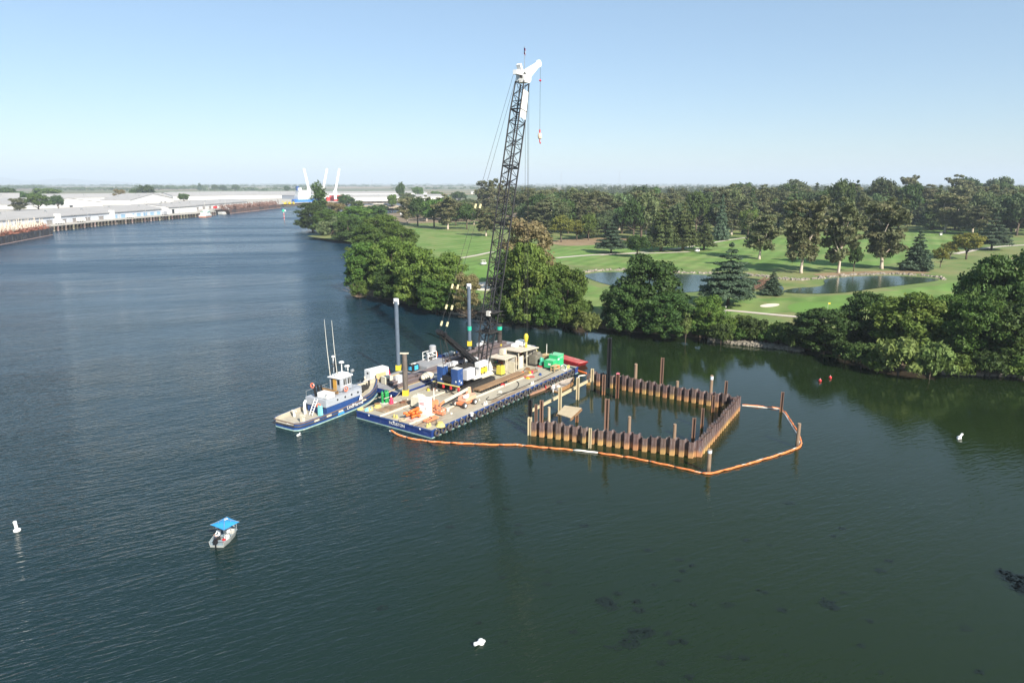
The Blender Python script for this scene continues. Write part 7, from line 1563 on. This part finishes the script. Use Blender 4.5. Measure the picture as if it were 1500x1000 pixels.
for (x, y, label) in ((1201, 558.5, 'round red mooring ball, nearer of two off the right bank'), (1216, 554, 'round red mooring ball, farther of two off the right bank')):
    o = thing('mooring_ball', label, 'buoy', W(x, y, 0)); mb = MB(); mb.ell((0, 0, .16), (.27, .27, .29), 16); mb.build('ball', red, o, smooth=True); mb = MB(); mb.lathe([(.06, .42), (.04, .56)], (0, 0, 0), 8); mb.build('top_eye', white, o)
# white marker post on the bank below the cedar
mb = MB(); p = W(1062, 466, LZ-.6); mb.tube([(0, 0, 0), (0, 0, 2.9)], .12, 8); mb.box((0, 0, 2.95), (.35, .35, .1)); tag(mb.build('marker_post', offw, loc=p), 'slim white post on the bank below the leaning cedar', 'post')
# footbridge over the pond channel
a_, b_ = W(1098, 428, LZ), W(1124, 413, LZ); d = b_-a_; r = thing('footbridge', 'brown wooden footbridge crossing the pond channel behind the cedar', 'bridge', a_, math.atan2(d.y, d.x)); brm = mat('bridge_brown', (.13, .07, .045), .8, var=.2)
mb = MB(); L_ = d.length; mb.box((L_/2, 0, .55), (L_, 1.5, .35)); mb.build('bridge_deck', brm, r)
for s in (-.75, .75):
    mb = MB(); mb.box((L_/2, s, 1.5), (L_, .14, .3)); mb.box((L_/2, s, 1.05), (L_, .1, .15))
    for k in range(9): mb.box((k*L_/8, s, .8), (.2, .18, 1.5))
    mb.build('railing', brm, r)
# flag on the putting green, golf carts
mb = MB(); p = W(1212, 456, LZ); mb.tube([(0, 0, 0), (0, 0, 2.3)], .03, 5); fl = tag(mb.build('golf_flag', offw, loc=p), 'thin golf flag stick with yellow flag on the near putting green', 'golf flag'); mb = MB(); mb.box((.3, 0, 2.1), (.6, .03, .4)); mb.build('flag', yellow, fl)
def cart(x, y, rz, label):
    r = thing('golf_cart', label, 'golf cart', W(x, y, LZ), rz); mb = MB(); mb.box((0, 0, .55), (2.3, 1.2, .45)); mb.box((.9, 0, .9), (.35, 1.1, .4)); mb.box((-.3, 0, .95), (.5, 1.1, .5)); mb.build('body', white, r); mb = MB(); mb.box((-.1, 0, 1.95), (1.8, 1.25, .08))
    for sx in (-.8, .7):
        for sy in (-.55, .55): mb.tube([(sx, sy, .8), (sx, sy, 1.95)], .04, 5)
    mb.build('roof', offw, r)
    for sx in (-.8, .8):
        for sy in (-.6, .6): mb = MB(); mb.lathe([(.28, -.1), (.28, .1)], (sx, sy, .28), 10, axis='Y'); mb.build('wheel', rubber, r)
cart(1021, 369, .3, 'white golf cart on the middle cart path by the pines'); cart(1378, 345, 1.2, 'white golf cart parked at the edge of the far right trees'); cart(708, 388, .6, 'pale golf cart by the upper putting green behind the crane')
# floating weed, plus a dense dark patch painting a shadow at the right edge
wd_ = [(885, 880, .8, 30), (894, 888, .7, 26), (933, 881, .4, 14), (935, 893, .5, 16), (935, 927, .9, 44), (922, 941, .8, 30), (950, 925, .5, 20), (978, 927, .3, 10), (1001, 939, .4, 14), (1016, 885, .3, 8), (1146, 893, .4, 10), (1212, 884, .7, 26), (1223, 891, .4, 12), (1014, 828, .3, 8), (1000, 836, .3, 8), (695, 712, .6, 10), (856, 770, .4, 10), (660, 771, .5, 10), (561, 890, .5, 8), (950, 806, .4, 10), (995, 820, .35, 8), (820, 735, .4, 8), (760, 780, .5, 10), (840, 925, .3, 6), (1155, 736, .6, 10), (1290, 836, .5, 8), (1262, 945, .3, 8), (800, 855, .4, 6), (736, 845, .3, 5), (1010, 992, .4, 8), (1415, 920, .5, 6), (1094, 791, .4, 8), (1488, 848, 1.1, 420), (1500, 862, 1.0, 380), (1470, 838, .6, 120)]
wd_ += [(random.uniform(700, 1450), random.uniform(730, 990), random.uniform(.12, .45), random.randint(2, 8)) for _ in range(30)]
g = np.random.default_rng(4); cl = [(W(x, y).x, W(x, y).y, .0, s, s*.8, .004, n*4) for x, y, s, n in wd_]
me = leaf_mesh('weed_and_shadow_patches', cl, .16, 3, mat('weed_and_painted_shadow', (.008, .0135, .007), .06, var=.4, spec=.45), bias=0., up=6, asp=1.4)
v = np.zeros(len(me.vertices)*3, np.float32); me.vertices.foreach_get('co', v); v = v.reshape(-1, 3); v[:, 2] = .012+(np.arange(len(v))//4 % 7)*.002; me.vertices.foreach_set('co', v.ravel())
o = bpy.data.objects.new('weed_and_shadow_patches', me); col.objects.link(o); tag(o, 'small dark weed patches on the near water and a painted shadow patch at right', 'weed', kind='stuff')

for nm_, s_ in SC.items():
    for o in list(col.objects):
        if o.parent is None and o.name == nm_: o.scale = (s_, s_, s_)
